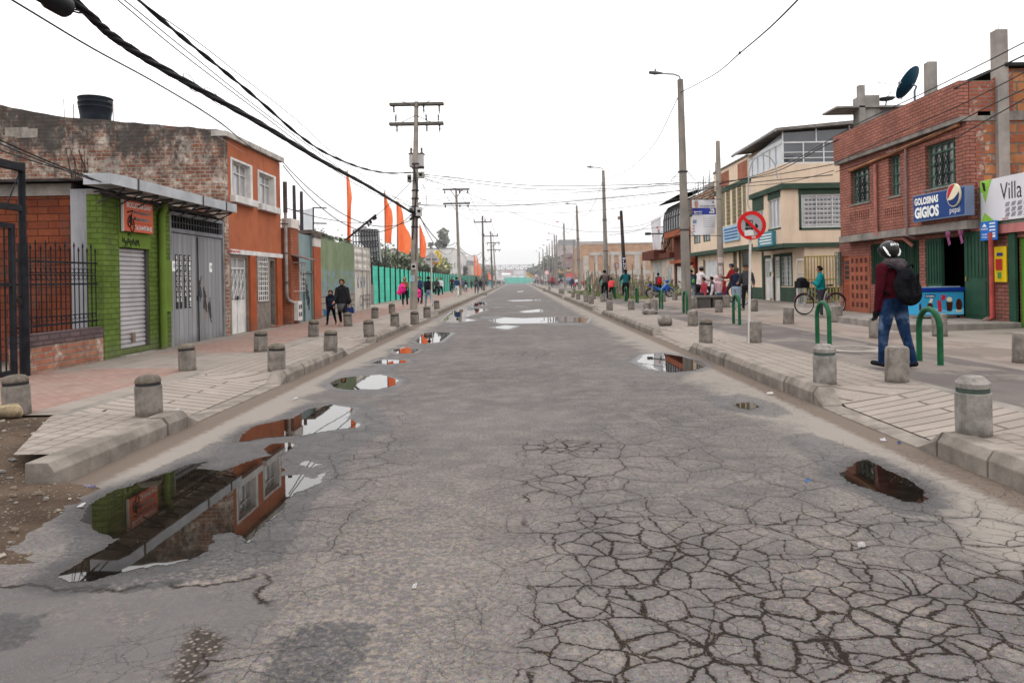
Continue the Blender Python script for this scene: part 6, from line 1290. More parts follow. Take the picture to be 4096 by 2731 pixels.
for v in (248, 266):
 z = at(957, v, YP).z
 for s in (-1, 1): m.bar((PX(z), YP - .1, z), (PX(z) + s * .75, YP - .08, z + (.35 if v == 248 else -.35)), .025)
m.build('brace', STL, o)
zt1, zb1 = at(957, 354, YP).z, at(957, 382, YP).z; m = MB(); cx = PX(zt1)
m.box(cx - .33, cx + .37, YP - .02, YP + .42, zb1, zt1); m.m = 1; m.box(cx - .36, cx + .40, YP - .05, YP + .45, zt1, zt1 + .05); m.box(cx + .05, cx + .38, YP - .04, YP + .3, zb1 - .09, zb1); m.m = 2
for i in (-.30, -.2, -.1, .1, .2, .3): m.box(cx + i, cx + i + .03, YP - .06, YP - .02, zb1 + .03, zt1 - .03)
tf = m.build('transformer', [M('transformer_white', (.58, .56, .55), .1, 3, .5, streak=.2), STL, M('transformer_fin', (.45, .44, .43), .1)], o)
for dx in (-.24, .28):
 m = MB()
 for i in range(4): m.lathe([(.03, 0), (.06, .015), (.06, .05), (.03, .07)], 8, (cx + dx, YP + .1, zt1 + .05 + .07 * i))
 m.build('bushing', M('porcelain', (.22, .16, .16), .2), tf)
for v0, v1, dx, w_, nm, c_ in ((397, 411, .28, .36, 'junction_box', (.28, .27, .25)), (403, 420, -.27, .2, 'junction_box', (.2, .19, .18)), (477, 497, .22, .3, 'junction_box', (.5, .49, .47)), (606, 619, .0, .2, 'meter_box', (.5, .49, .47))):
 za, zb = at(955, v0, YP).z, at(955, v1, YP).z; m = MB(); m.obox((PX(za) + dx, YP - .22, (za + zb) / 2), (w_, .2, za - zb), .2); m.m = 1; m.box(PX(za) + dx - .06, PX(za) + dx + .08, YP - .34, YP - .30, (za + zb) / 2 - .05, (za + zb) / 2 + .08); m.build(nm, [M(nm + str(v0), c_, .15), DARK], o)
m = MB()
for z in (4.2, 4.7, 4.95, 5.2, 5.6, 6.0, 7.1, 7.3): m.lathe([(.19, z), (.19, z + .06)], 12, (PX(z), YP, 0))
rg = random.Random(12)
for i in range(16): z = rg.uniform(4.6, 5.4); a = rg.uniform(0, 6.28); m.tube([(PX(z), YP, z), (PX(z) + .3 * math.cos(a), YP + .3 * math.sin(a), z + rg.uniform(-.1, .15))], .035, 5)
m.build('cable_clamp', STL, o)
m = MB(); p = lambda z, d: (PX(z) + d, YP - .2, z)
m.tube([p(7.3, -.05), p(6.6, .0), p(6.2, .12), p(5.4, .05), p(4.4, -.05), p(3.6, -.08)], .03, 6); m.tube([p(6.4, .3), p(6.0, .55), p(5.3, .6), p(4.9, .25)], .012, 4); m.tube([p(7.0, .3), p(6.5, .62), p(6.2, .4)], .012, 4); m.tube([p(4.8, .1), p(4.0, .12), p(2.6, .1)], .02, 5); m.build('cable_loop', BLACK, o)
m = MB(); m.box(XP - .1, XP + .1, YP - .2, YP - .187, 1.55, 1.85); m.build('poster', M('paper_blue', (.35, .42, .5), .3, 12), o)
poles_L = []
for (u0, v0, u1, v1, kind, lab) in ((1057, 678, 1047.5, 432, 2, 'second utility pole with two dark crossarms, beyond the diamond sign'), (1111.7, 667.5, 1108, 496, 1, 'third utility pole with a single crossarm on the left pavement'), (1131, 662, 1127, 531, 1, 'fourth utility pole down the left pavement'), (1139.4, 658.7, 1133, 556, 2, 'fifth utility pole, leaning slightly, near the far pedestrian bridge')):
 a = gl(u0, v0); b_ = at(u1, v1, a.y); o = thing('utility_pole', lab, 'utility pole', tuple(a), group='utility poles on the left pavement'); m = MB(); m.tube([(a.x, a.y, 0), b_], [.17, .10], 10); m.build('pole', POL if kind == 2 else POLD, o, smooth=True); poles_L.append((a, b_))
 for i, dz in enumerate((.05, 1.35) if kind == 2 else (.7,)):
  z = b_.z - dz; cx = b_.x + (a.x - b_.x) * dz / (b_.z - a.z); m = MB(); w_ = 2.5 if kind == 2 else 2.2; m.box(cx - w_ / 2, cx + w_ / 2, a.y - .08, a.y + .08, z - .14, z); ar = m.build('crossarm', STL, o)
  q = MB()
  for dx in (-1.05, .3, 1.05): q.lathe([(.03, 0), (.06, .05), (.06, .25), (.02, .3)], 6, (cx + dx, a.y, z - .46 if kind == 2 else z))
  q.build('insulator', INS, ar)
  if i == 0 and kind == 2:
   q = MB(); q.bar((cx, a.y, z - .9), (cx - .6, a.y, z), .05); q.bar((cx, a.y, z - .9), (cx + .6, a.y, z), .05); q.build('brace', STL, o)
# lamp posts on the right
LMP = M('lamp_post_concrete', (.25, .225, .20), .2, 1.3, .92, .3, streak=.5); lamps = []
for (u0, v0, u1, v1, ua, va, c_, lab) in ((1578, 716, 1562.5, 183, 1505, 168, 0, 'tallest concrete street lamp, nearest, by the campaign banner'), (1394, 677, 1385.5, 392, 1356, 384, 0, 'second street lamp, standing by the wooden stick fence'), (1331.5, 665, 1324.5, 473, 1304, 468, 0, 'third street lamp down the right pavement'), (1298.6, 660, 1295, 514, 1280, 510, 1, 'fourth street lamp, with a reddish lamp head'), (1276, 655.5, 1273, 539, 1261, 536, 0, 'fifth street lamp down the right pavement'), (1270, 654, 1268, 553, 1258, 551, 1, 'sixth street lamp, with a small reddish lamp head'), (1258.5, 652.5, 1256, 565, 1248, 563, 1, 'seventh street lamp in the far row'), (1249, 651.5, 1247, 572, 1240, 570, 0, 'eighth street lamp in the far row'), (1240.5, 651, 1238.5, 579, 1232, 577, 0, 'ninth street lamp, farthest of the row')):
 a = gr(u0, v0); b_ = at(u1, v1, a.y); h = at(ua, va, a.y); o = thing('street_lamp', lab, 'street lamp', tuple(a), group='street lamps along the right pavement'); m = MB(); r_ = 1.0
 m.tube([(a.x, a.y, 0), b_], [.19, .115], 12); m.build('post', LMP, o, smooth=True); m = MB(); d = (h - b_); m.tube([b_, b_ + Vector((-.03, 0, .12)), b_ + Vector((d.x * .25, 0, d.z * .7 + .02)), h], .035, 6); ar = m.build('arm', M('lamp_arm_steel', (.3, .3, .3), .1), o)
 m = MB(); L_ = abs(d.x) * .52; m.tube([h + Vector((L_ * .5, 0, -.01)), h, h + Vector((-L_ * .45, 0, .03)), h + Vector((-L_ * .5, 0, .03))], [.07, .13, .11, .05], 8, flat=.55); m.build('lamp_head', M('lamp_red', (.38, .10, .08), .2) if c_ else M('lamp_dark', (.16, .16, .165), .2), ar); m = MB(); m.lathe([(.03, 0), (.03, .1), (0, .12)], 6, (h.x, h.y, h.z + .06)); m.build('photocell', INS, ar)
 m = MB()
 for t in (.35, .6): q = a.lerp(b_, t); m.lathe([(.19, q.z), (.19, q.z + .05)], 10, (q.x, q.y, 0)); m.tube([(q.x - .45, q.y, q.z - .3), (q.x - .1, q.y, q.z + .1)], .012, 4); m.tube([(q.x + .45, q.y, q.z - .3), (q.x + .1, q.y, q.z + .1)], .012, 4)
 m.build('pole_band', STL, o); lamps.append((a, b_, h))
a = gr(1657, 697.5); b_ = at(1648.5, 324, a.y); o = thing('concrete_pole', 'bare grey concrete pole with a yellow painted band and torn posters by the bench', 'pole', tuple(a)); m = MB(); m.tube([(a.x, a.y, 0), b_], [.17, .10], 12); m.build('pole', POL, o, smooth=True); m = MB(); z0 = at(1657, 657, a.y).z; z1 = at(1657, 648, a.y).z; m.lathe([(.172, z0), (.172, z1)], 14, (a.x - .02, a.y, 0)); m.build('yellow_band', M('band_yellow', (.42, .25, .02), .2, 6), o)
m = MB();
for v0, v1, du, w_, mi in ((591, 604, 0, .26, 0), (611, 629, -1, .22, 0), (629, 648, 0, .3, 1)):
 za, zb = at(1656, v0, a.y).z, at(1656, v1, a.y).z; m.m = mi; m.add([(a.x - .03 + w_ * .62 * math.sin(t), a.y - .175 * math.cos(t) - .012, z) for z in (zb, za) for t in (-.9, -.45, 0, .45, .9)], [(i, i + 1, i + 6, i + 5) for i in range(4)])
m.build('poster', [M('torn_paper', (.6, .48, .46), .2, 14), M('paper_scraps', (.36, .32, .3), .5, 22)], o, fix=False); POLE2 = (a, b_)
a = gr(1437, 674); b_ = at(1426.5, 484, a.y); o = thing('leaning_timber_pole', 'black leaning timber pole with white vertical MINUTO lettering', 'pole', tuple(a)); m = MB(); m.tube([(a.x, a.y, 0), b_], [.16, .12], 10); m.build('pole', M('black_timber', (.06, .052, .05), .3, 3), o, smooth=True); m = MB()
z1, z0 = at(1434, 590, a.y).z, at(1436, 628, a.y).z; xq = lambda z: a.x + (b_.x - a.x) * (z - a.z) / (b_.z - a.z); m.tube([(xq(z0), a.y, z0), (xq(z1), a.y, z1)], .168, 12); m.m = 1; m.tube([(xq(z0 - .35), a.y, z0 - .35), (xq(z0), a.y, z0)], .168, 12); m.build('painted_band', [M('navy_paint', (.02, .025, .09), .1), WHITE], o, smooth=True); hl = (z1 - z0) / 6.2
for i, ch in enumerate('MINUTO'): z = z1 - hl * (i + 1); text(ch, LET_W, o, (xq(z) - .1, a.y - .17, z), 'y-', .06 if ch == 'I' else .2, hl * .75, bold=.03, name='letter', depth=.01)
m = MB(); m.box(b_.x - .28, b_.x - .1, a.y - .15, a.y + .05, b_.z - .7, b_.z - .45); m.build('meter_box', M('meter_tan', (.3, .2, .14), .2), o); POLE3 = (a, b_)
for (u0, v0, u1, v1) in ((1280, 656, 1278, 540), (1262, 654, 1261.5, 560), (1318, 661, 1317.5, 550)):
 a = gr(u0, v0); b_ = at(u1, v1, a.y); m = MB(); m.tube([(a.x, a.y, 0), b_], [.15, .1], 8); solo('concrete_pole', m, LMP, 'plain thin concrete pole among the far right street lamps', 'pole', tuple(a), group='plain far poles')
# signs
def disc_sign(name, lab, a, cz, r_, face_c, rim_c, rot=0, post_r=.03, mark=None):
 o = thing(name, lab, 'road sign', tuple(a)); m = MB(); m.tube([(a.x, a.y, 0), (a.x, a.y, cz + r_ * .7)], post_r, 8); m.build('post', M('sign_post_grey', (.4, .39, .38), .2, 3, .6, streak=.3), o)
 y = a.y - post_r - .012; m = MB(); m.lathe([(0, 0), (r_, 0), (r_, .01), (0, .01)], 36, (a.x, y, cz), 'Y'); m.m = 1; m.lathe([(r_ * .80, -.004), (r_ * .985, -.004)], 36, (a.x, y, cz), 'Y', cap=False); m.build('sign_face', [M(name + '_face', face_c, .06, 3, .4, 0), M('sign_red', (.52, .018, .02), .08, 3, .4, 0)], o, fix=False); return o, y
a = gr(1719.5, 787); Ysg = a.y; cz = at(1725, 518, Ysg).z; o = thing('no_lorry_sign', 'round red-rimmed no unloading sign with a black lorry pictogram and arched top rail', 'road sign', tuple(a)); xs2 = at(1725, 518, Ysg).x; r_ = 33 / F * Ysg
pm = M('chipped_post_paint', (.55, .52, .48), .15, 6, .6, .1, streak=.55); m = MB(); m.tube([(a.x, a.y, 0), (xs2, a.y, cz + .36)], .026, 10); m.build('post', pm, o, smooth=True)
m = MB(); P3 = [at(1717.5, 470, Ysg), at(1720, 398, Ysg), at(1727, 372, Ysg), at(1740, 359, Ysg), at(1753, 355.5, Ysg), at(1768, 361, Ysg), at(1780, 377, Ysg), at(1786, 409, Ysg)]; m.tube([(xs2, a.y, cz + .3)] + P3, .013, 8); m.build('arched_rail', M('rail_grey', (.33, .33, .34), .1), o, smooth=True)
y = a.y - .04; m = MB(); m.lathe([(0, 0), (r_, 0), (r_, .012), (0, .012)], 48, (xs2, y, cz), 'Y'); m.build('plate', M('sign_grey_reflective', (.31, .30, .30), .1, 6, .4, 0), o); RED_ = M('sign_red', (.52, .018, .02), .08, 3, .4, 0)
m = MB(); m.lathe([(r_ * .74, -.004), (r_ * 1.0, -.004), (r_ * 1.0, -.002), (r_ * .74, -.002)], 48, (xs2, y, cz), 'Y', cap=False); m.build('red_rim', RED_, o, fix=False)
m = MB(); m.obox((xs2, y - .010, cz), (r_ * 1.66, .004, r_ * .20), 0, 0, R(45)); m.build('red_bar', RED_, o)
m = MB(); q = lambda dx, dz: (xs2 + dx * r_, cz + dz * r_)
def blk(pts, e=0.0): m.prism([q(*p_) for p_ in pts], 'Y', y - .006 - e, y - .003)
blk([(-.42, -.08), (-.42, .34), (-.36, .34), (-.36, -.02), (.02, -.02), (.02, .34), (.07, .34), (.07, -.08)]); blk([(-.42, .33), (.07, .33), (.07, .37), (-.42, .37)]); blk([(-.36, .0), (-.08, .0), (-.08, .33), (-.36, .33)]); blk([(-.46, -.26), (.1, -.26), (.1, -.14), (-.46, -.14)]); blk([(-.42, -.38), (-.26, -.38), (-.26, -.26), (-.42, -.26)]); blk([(-.02, -.38), (.08, -.38), (.08, -.26), (-.02, -.26)]); blk([(.25, .02), (.42, .05), (.46, -.1), (.36, -.22), (.2, -.16)]); blk([(.1, -.14), (.3, -.14), (.3, -.2), (.1, -.2)]); blk([(.28, -.2), (.36, -.22), (.40, -.42), (.34, -.44)]); m.ball((q(.30, .05)[0], y - .004, q(.30, .05)[1]), (.02, .004, .022), 8, 5); m.build('pictogram', LET_K, o)
m = MB(); m.obox((xs2 - .20 * r_, y - .009, cz - .52 * r_), (.62 * r_, .004, .38 * r_), 0, 0, -.05); m.build('sticker', M('sticker_white', (.62, .58, .56), .1, 12), o); m = MB(); m.box(xs2 - .02 * r_, xs2 + .26 * r_, y - .008, y - .004, cz - .92 * r_, cz - .74 * r_); m.build('lower_sticker', M('sticker_pink', (.5, .3, .28), .3, 30), o)
a = gl(991.5, 708); cz = at(991, 596, a.y).z; o = thing('diamond_sign', 'back of a grey diamond road sign with a small orange sticker on a pale post', 'road sign', tuple(a)); s_ = 19.5 / F * a.y; m = MB(); m.tube([(a.x, a.y, 0), (at(991, 596, a.y).x, a.y, cz + .3)], .035, 8); m.build('post', pm, o); m = MB(); xc = at(991, 596, a.y).x; m.prism([(xc, cz + s_), (xc + s_ * .97, cz), (xc, cz - s_), (xc - s_ * .97, cz)], 'Y', a.y + .04, a.y + .05); m.m = 1; m.box(xc - .27, xc + .27, a.y + .015, a.y + .04, cz - .01, cz + .03); m.m = 2; m.box(xc + .05, xc + .22, a.y + .03, a.y + .039, cz - .26, cz - .1); m.build('plate', [M('sign_back_grey', (.47, .46, .46), .08, 3, .5), STL, M('sticker_orange', (.5, .25, .12), .2)], o)
disc_sign('mirror_sign', 'round pale sign with a thin red rim on a dark post beside the cyclists', gr(1417, 675), at(1415.7, 610, gr(1417, 675).y).z, .235, (.42, .42, .44), None)
disc_sign('far_round_sign', 'small round red-rimmed sign with red symbol on a white post in the distance', gr(1256.5, 662), at(1256.5, 626, gr(1256.5, 662).y).z, .36, (.6, .58, .58), None)
for (u, v, vc, lab) in ((1220, 653.5, 634, 'far yellow diamond warning sign with a black mark, nearer the kerb'), (1213, 652.5, 629.5, 'far yellow diamond crossing sign, left of the other yellow diamond')):
 a = gr(u, v); cz = at(u, vc, a.y).z; o = thing('warning_sign', lab, 'road sign', tuple(a)); m = MB(); m.tube([(a.x, a.y, 0), (a.x, a.y, cz)], .05, 6); m.build('post', WHITE, o); m = MB(); m.prism([(a.x, cz + .5), (a.x + .5, cz), (a.x, cz - .5), (a.x - .5, cz)], 'Y', a.y - .1, a.y - .07); m.m = 1; m.box(a.x - .22, a.x + .22, a.y - .105, a.y - .1, cz - .07, cz + .07); m.build('plate', [M('warning_yellow', (.62, .36, .02), .08), LET_K], o)
for (u, v, vc) in ((1213.2, 652.5, 636), (1232, 655, 633)):
 disc_sign('far_round_sign', 'tiny round red-rimmed sign in the distance, ' + ('under a yellow diamond' if u < 1220 else 'right of the yellow diamonds'), gr(u, v), at(u, vc, gr(u, v).y).z, .38, (.6, .58, .58), None)
# campaign banner between the two poles
Yb_ = 30.5; q = [at(1589, 459, Yb_), at(1643, 459, 32), at(1643, 540, 32), at(1589, 540, Yb_)]; o = thing('campaign_banner', 'white hanging campaign banner with a portrait, blue stripe and number 76', 'banner', tuple(q[3])); ax_ = (q[1] - q[0]); wd_ = ax_.length; ax_n = ax_.normalized(); nrm = ax_n.cross(Vector((0, 0, 1))).normalized(); ht = q[0].z - q[3].z
m = MB(); nx, ny = 12, 14
BP = lambda s_, t, e=0: q[0] + ax_ * s_ + Vector((0, 0, -ht * t)) + nrm * (e + .05 * math.sin(s_ * 6 + t * 5) * t)
for j in range(ny + 1):
 for i in range(nx + 1): m.v.append(tuple(BP(i / nx, j / ny + (.02 * (i / nx) if j == ny else 0))))
m.f = [(j * (nx + 1) + i, j * (nx + 1) + i + 1, (j + 1) * (nx + 1) + i + 1, (j + 1) * (nx + 1) + i) for j in range(ny) for i in range(nx)]; m.mi = [0] * len(m.f); m.build('cloth', M('banner_cloth', (.66, .65, .68), .06, 1, .6, 0), o, fix=False, smooth=True)
m = MB()
def bq(s0, s1, t0, t1, mi, e=.006):
 m.m = mi; n = 6
 for i in range(n): a_, b2 = s0 + (s1 - s0) * i / n, s0 + (s1 - s0) * (i + 1) / n; m.quad(BP(a_, t0, e), BP(b2, t0, e), BP(b2, t1, e), BP(a_, t1, e))
bq(0, 1, .235, .43, 0); bq(.72, .92, .27, .39, 1, .009); bq(.03, .20, .57, .67, 2); bq(.86, .94, .03, .11, 2)
for i in range(6): bq(.45, .95, .50 + .055 * i, .52 + .055 * i, 3)
for i in range(3): bq(.05, .13, .72 + .08 * i, .76 + .08 * i, 4)
m.m = 5; pc = [(.04, .33), (.06, .27), (.13, .24), (.2, .235), (.28, .28), (.30, .33)]; m.add([BP(s_, t, .010) for s_, t in pc], [tuple(range(6))]); m.m = 6; pc = [(.09, .10), (.10, .05), (.17, .03), (.24, .05), (.25, .12), (.24, .19), (.2, .245), (.14, .245), (.10, .19)]; m.add([BP(s_, t, .012) for s_, t in pc], [tuple(range(9))]); m.m = 7; pc = [(.085, .10), (.10, .03), (.17, .01), (.24, .03), (.26, .10), (.22, .07), (.12, .07)]; m.add([BP(s_, t, .014) for s_, t in pc], [tuple(range(7))])
pm_ = [M('banner_blue', (.04, .06, .30), .1), LET_W, M('emblem_slate', (.2, .28, .45), .1), M('faint_grey', (.45, .45, .48), .1), M('emblem_mixed', (.45, .25, .3), .4, 20), M('shirt_blue', (.03, .04, .22), .1), M('portrait_skin', (.45, .26, .19), .1), M('portrait_hair', (.35, .33, .32), .1)]
for k, nm in enumerate(('blue_stripe', 'number_box', 'emblem', 'faint_print', 'small_emblems', 'portrait_shirt', 'portrait_face', 'portrait_hair')):
 q2 = MB(); q2.v = m.v; q2.f = [f for f, i in zip(m.f, m.mi) if i == k]; q2.mi = [0] * len(q2.f); me_ = q2.build(nm, pm_[k], o, fix=False).data; bm = bmesh.new(); bm.from_mesh(me_); bmesh.ops.delete(bm, geom=[v for v in bm.verts if not v.link_faces], context='VERTS'); bm.to_mesh(me_); bm.free()
tx = lambda s_, w_, h_, s0, t1, mt, e=.016, **k: text(s_, mt, o, tuple(BP(s0, t1, e)), (ax_n, nrm), wd_ * w_, ht * h_, **k)
tx('LUIS JORGE GAMA', .68, .055, .30, .215, LET_K, bold=.02); tx('SENADO', .32, .04, .06, .365, LET_W, bold=.02); tx('2018 - 2022', .32, .03, .06, .42, LET_W, bold=.02); tx('MARQUE', .19, .02, .73, .262, LET_W, bold=.02); tx('76', .15, .085, .745, .375, LET_K, bold=.02)
m = MB(); m.bar(q[0] + Vector((-.25, 0, .02)), q[1] + Vector((.25, 0, .02)), .02); m.bar(q[3] + Vector((-.2, 0, -.02)), q[2] + Vector((.25, 0, -.03)), .02); m.build('support_cord', BLACK, o)
# stone bench
a = gr(1640, 706); o = thing('stone_bench', 'low dark stone bench with a thick top and two block supports', 'bench', (a.x, a.y, a.z)); m = MB(); m.box(a.x - .75, a.x + .6, a.y - .25, a.y + .35, a.z + .40, a.z + .50); m.build('seat', M('bench_top', (.16, .15, .14), .2, 5, .9, .3), o, bevel=.02)
for dx in (-.55, .05): m = MB(); m.box(a.x + dx - .14, a.x + dx + .38, a.y - .2, a.y + .3, a.z - .02, a.z + .40); m.build('block_support', M('bench_block', (.10, .092, .085), .2, 5), o, bevel=.02)
BENCH = a
# ---------------------------------------------------------------- wires
WIRE = M('black_cable', (.022, .021, .024), .1, 5, .6, 0); WIRET = M('thin_wire', (.10, .095, .105), .1, 5, .6, 0)
def wire(pts, r_, lab, group, sag=0.0, mat=None, n=18, extra=None):
 pts = [Vector(p) for p in pts]; P = []
 if len(pts) == 2:
  for i in range(n + 1): t = i / n; p = pts[0].lerp(pts[1], t); p.z -= sag * 4 * t * (1 - t); P.append(p)
 else:   # smooth through the given points
  for i in range(len(pts) - 1):
   p0, p1, p2, p3 = pts[max(i - 1, 0)], pts[i], pts[i + 1], pts[min(i + 2, len(pts) - 1)]
   for k in range(6): t = k / 6; P.append(.5 * ((2 * p1) + (p2 - p0) * t + (2 * p0 - 5 * p1 + 4 * p2 - p3) * t * t + (3 * p1 - p0 - 3 * p2 + p3) * t ** 3))
  P.append(pts[-1])
 r_ *= 1.45 if r_ < .013 and mat is None or mat is WIRET else 1.0; m = MB(); m.tube(P, r_, 5)
 if extra:
  for k in range(extra): ph = k * 6.28 / extra; m.tube([p + Vector((math.cos(ph + i * .9) * r_ * 1.1, 0, math.sin(ph + i * .9) * r_ * 1.1)) for i, p in enumerate(P)], r_ * .7, 5)
 return solo('cable', m, mat or WIRE, lab, 'cable', tuple(pts[0]), group=group, smooth=True)
XW = XP
def along(pts, X=XW): return [Vector((X, onx(u, v, X)[0], onx(u, v, X)[1])) for u, v in pts]
GC = 'cables running along the left pavement'
lead = lambda P, n=3.5: [P[0] + (P[0] - P[1]).normalized() * n] + P
clip = (PX(5.0) - .1, YP, at(945, 490, YP).z)
wire(lead(along([(165, -2), (275, 95), (420, 184), (600, 285), (740, 370), (850, 430)])) + [clip], .034, 'thickest black cable bundle sweeping from the top left to the utility pole', GC, extra=4)
wire(lead(along([(320, 2), (430, 95), (520, 168), (600, 235), (680, 305), (740, 347), (800, 375), (850, 391), (900, 398)])) + [Vector((PX(7), YP, at(940, 396, YP).z))], .022, 'twisted black cable arriving high on the utility pole', GC, extra=2)
wire(lead(along([(27, 0), (210, 110), (360, 192), (500, 278)], -6.0)) + [at(580, 340, 22.5), at(640, 362, 25.0)], .014, 'single black cable ending at the corner of the orange house', GC)
wire(lead(along([(270, 0), (420, 125), (600, 262), (760, 385), (850, 440)])) + [Vector((PX(5.5), YP, at(945, 478, YP).z))], .007, 'thin wire just below the twisted cable', GC, mat=WIRET)
wire(lead(along([(285, 0), (430, 118), (600, 254), (760, 372), (850, 432)], -5.4)) + [Vector((PX(5.5), YP, at(945, 470, YP).z))], .007, 'second thin wire close beside the thin wire below the twisted cable', GC, mat=WIRET)
wire(lead(along([(300, -10), (452, 95), (560, 180), (680, 275), (800, 380)], -5.2)) + [Vector((PX(5.5), YP, at(945, 484, YP).z))], .006, 'thin wire crossing just above the twisted cable', GC, mat=WIRET)
wire(lead(along([(10, 0), (120, 72), (300, 190), (470, 295)], -6.3)) + [at(560, 350, 21.5)], .003, 'faint pale wire leftmost above the old brick wall', GC, mat=M('pale_wire', (.5, .48, .5), .1))
wire(lead(along([(90, 0), (200, 75), (400, 210), (520, 290)], -6.1)) + [at(600, 350, 23)], .003, 'faint pale wire right of the leftmost pale wire', GC, mat=M('pale_wire', (.5, .48, .5), .1))
# cable splice canister and loops on the bundle
a, b_ = onx(92, 5, XW), onx(152, 14, XW); p0, p1 = Vector((XW, a[0] - .25, a[1] + .1)), Vector((XW, b_[0], b_[1] - .02)); o = thing('splice_canister', 'black cable splice canister hanging at the very top left corner', 'cable box', tuple(p0)); m = MB(); m.tube([p0, p0.lerp(p1, .08), p0.lerp(p1, .55), p0.lerp(p1, .6), p0.lerp(p1, .95), p1], [.06, .10, .10, .125, .125, .06], 14); m.build('canister', M('canister_plastic', (.02, .02, .022), .2, 4, .4), o, smooth=True); m = MB(); p2 = Vector((XW, *onx(205, 30, XW)))
for d in (-.02, .0, .03): m.tube([p1 + Vector((0, 0, d)), p1.lerp(p2, .5) + Vector((0, 0, d * 1.5)), p2], .012, 5)
m.build('pigtail', WIRE, o)
for (u, v, r0, r1, lab) in ((437, 190, 17, 10, 'loose loop of thin cable hanging from the thick bundle'), (498, 165, 30, 16, 'slack strand hanging below the thick bundle near the top')):
 if r0 == 30: u, v, r0, r1 = 492, 155, 22, 8
 yq, zq = onx(437 if r0 == 17 else 500, 190 if r0 == 17 else 165 + 62, XW);
 if r0 != 17: yq, zq = onx(490, 222, XW)
 k = yq * abs(yq / (XW * F)) if False else yq / F; m = MB(); m.tube([(XW, yq + (r0 * .9 * math.cos(t * .45) * yq * yq / (abs(XW) * F)), zq + r1 * 1.6 * math.sin(t * .45 - .5) * k) for t in range(15)], .006, 5); solo('cable_loop', m, WIRE, lab, 'cable', (XW, yq, zq), group=GC)
GX = 'wires strung across the road'
A1, A2, A3 = lamps[0], lamps[1], lamps[2]
pz = lambda v: Vector((PX(5), YP, at(958, v, YP).z))
lamppt = lambda i, v: lamps[i][0].lerp(lamps[i][1], (at(CU, v, lamps[i][0].y).z + 0 - lamps[i][0].z) / (lamps[i][1].z - lamps[i][0].z))
L1 = lambda v: at(1568 + (v - 430) * .02, v, A1[0].y)
p2 = lambda v: at(1650 + (v - 430) * .02, v, POLE2[0].y)
rb = at(1912, 378, 24.3)
wire([pz(398), at(1200, 425, 36), at(1380, 426, 34), L1(421)], .016, 'upper dark wire sagging from the utility pole across the road to the tallest lamp', GX)
wire([pz(402), at(1200, 433, 36), at(1400, 433, 34), L1(424)], .010, 'second dark wire sagging across the road to the tallest lamp', GX)
for i, (va, vm, vb) in enumerate(((400, 418, 405), (412, 440, 418), (430, 446, 412), (450, 462, 428), (455, 471, 436), (470, 490, 455))): wire([pz(va), at(1210, vm, 36), at(1400, (vm + vb) / 2 + 8, 34), L1(vb)], .006, 'fine grey wire among those crossing the road from the utility pole', 'fine grey wires crossing the road', mat=WIRET)
wire([pz(470), at(1150, 473, 36), at(1400, 455, 34), p2(428)], .011, 'dark wire crossing the road low to the bare concrete pole', GX)
wire([pz(402), at(1090, 450, 55), at(1220, 505, 75), at(1330, 530, 70), at(1420, 532, 62), at(1538, 519, 56)], .016, 'long dark wire dipping across the far road to the maroon house', GX)
wire([at(1400, 525, 61), at(1480, 515, 58), at(1540, 480, 55)], .013, 'wire from the second lamp curving up to the maroon house roof', GX); wire([at(1398, 540, 61), at(1470, 528, 58), at(1535, 488, 55)], .010, 'wire just below it, ending at the maroon house balcony', GX)
wire([L1(421), p2(418), at(1760, 405, 31), rb], .016, 'thick dark wire from the tallest lamp to the grocery roof slab', GX); wire([p2(422), at(1780, 395, 29), at(1905, 330, 24.4), at(2100, 245, 20), at(2210, 195, 17), at(2352, 128, 13.5), at(2500, 60, 11)], .017, 'thick dark cable climbing past the grocery parapet to the right edge', GX)
wire([p2(424), at(1790, 385, 29), at(1960, 290, 23.5), at(2140, 205, 19), at(2352, 98, 14), at(2500, 20, 12)], .010, 'dark cable crossing above the grocery roof to the right edge', GX); wire([rb, at(2050, 312, 20), at(2240, 225, 16.5), at(2420, 130, 13)], .008, 'thin dark wire in front of the grocery wall', GX)
wire([at(1920, 395, 24), at(2100, 330, 19), at(2280, 240, 15.6), at(2450, 160, 13)], .008, 'lower thin dark wire in front of the grocery windows', GX); wire([at(2150, 345, 17.2), at(2260, 280, 15), at(2420, 190, 13)], .008, 'short thin dark wire at the hollow block wall', GX)
wire([p2(430), at(1740, 418, 32), at(1912, 402, 24.5)], .012, 'dark wire sagging in front of the cream house bay', GX); wire([L1(440), p2(432), at(1800, 420, 29), at(1915, 392, 24.4)], .008, 'thin wire sagging in front of the cream house bay', GX)
wire([p2(428), at(1610, 470, 40), at(1560, 492, 50)], .014, 'wire dropping from the bare pole along the cream terrace house', GX)
wire([at(1563, 213, A1[0].y), at(1640, 172, 22), at(1700, 122, 16), at(1770, 62, 12.5), at(1850, -18, 10)], .011, 'wire rising from the tallest lamp to the top of the view', GX); m = MB(); c = at(1699, 122, 16); m.ball(c, (.03, .03, .04), 8, 5); solo('wire_joint', m, STL, 'small dark joint halfway along the rising wire', 'cable joint', tuple(c))
wire([at(2290, 0, 9), at(2352, 22, 9), at(2420, 48, 9)], .004, 'faint wire at the top right corner', GX, mat=M('pale_wire', (.5, .48, .5), .1))
wire([at(1560, 218, A1[0].y), at(1500, 335, 40), at(1440, 392, 52), at(1388, 412, A2[0].y)], .012, 'wire hanging from the tallest lamp to the second lamp', GX)
for i in range(1, 8): wire([lamps[i][1] + Vector((0, 0, -.6)), lamps[i + 1][1] + Vector((0, 0, -.5))], .012, 'wire hanging between far street lamps', 'wires between far street lamps', sag=1.5, mat=WIRET)
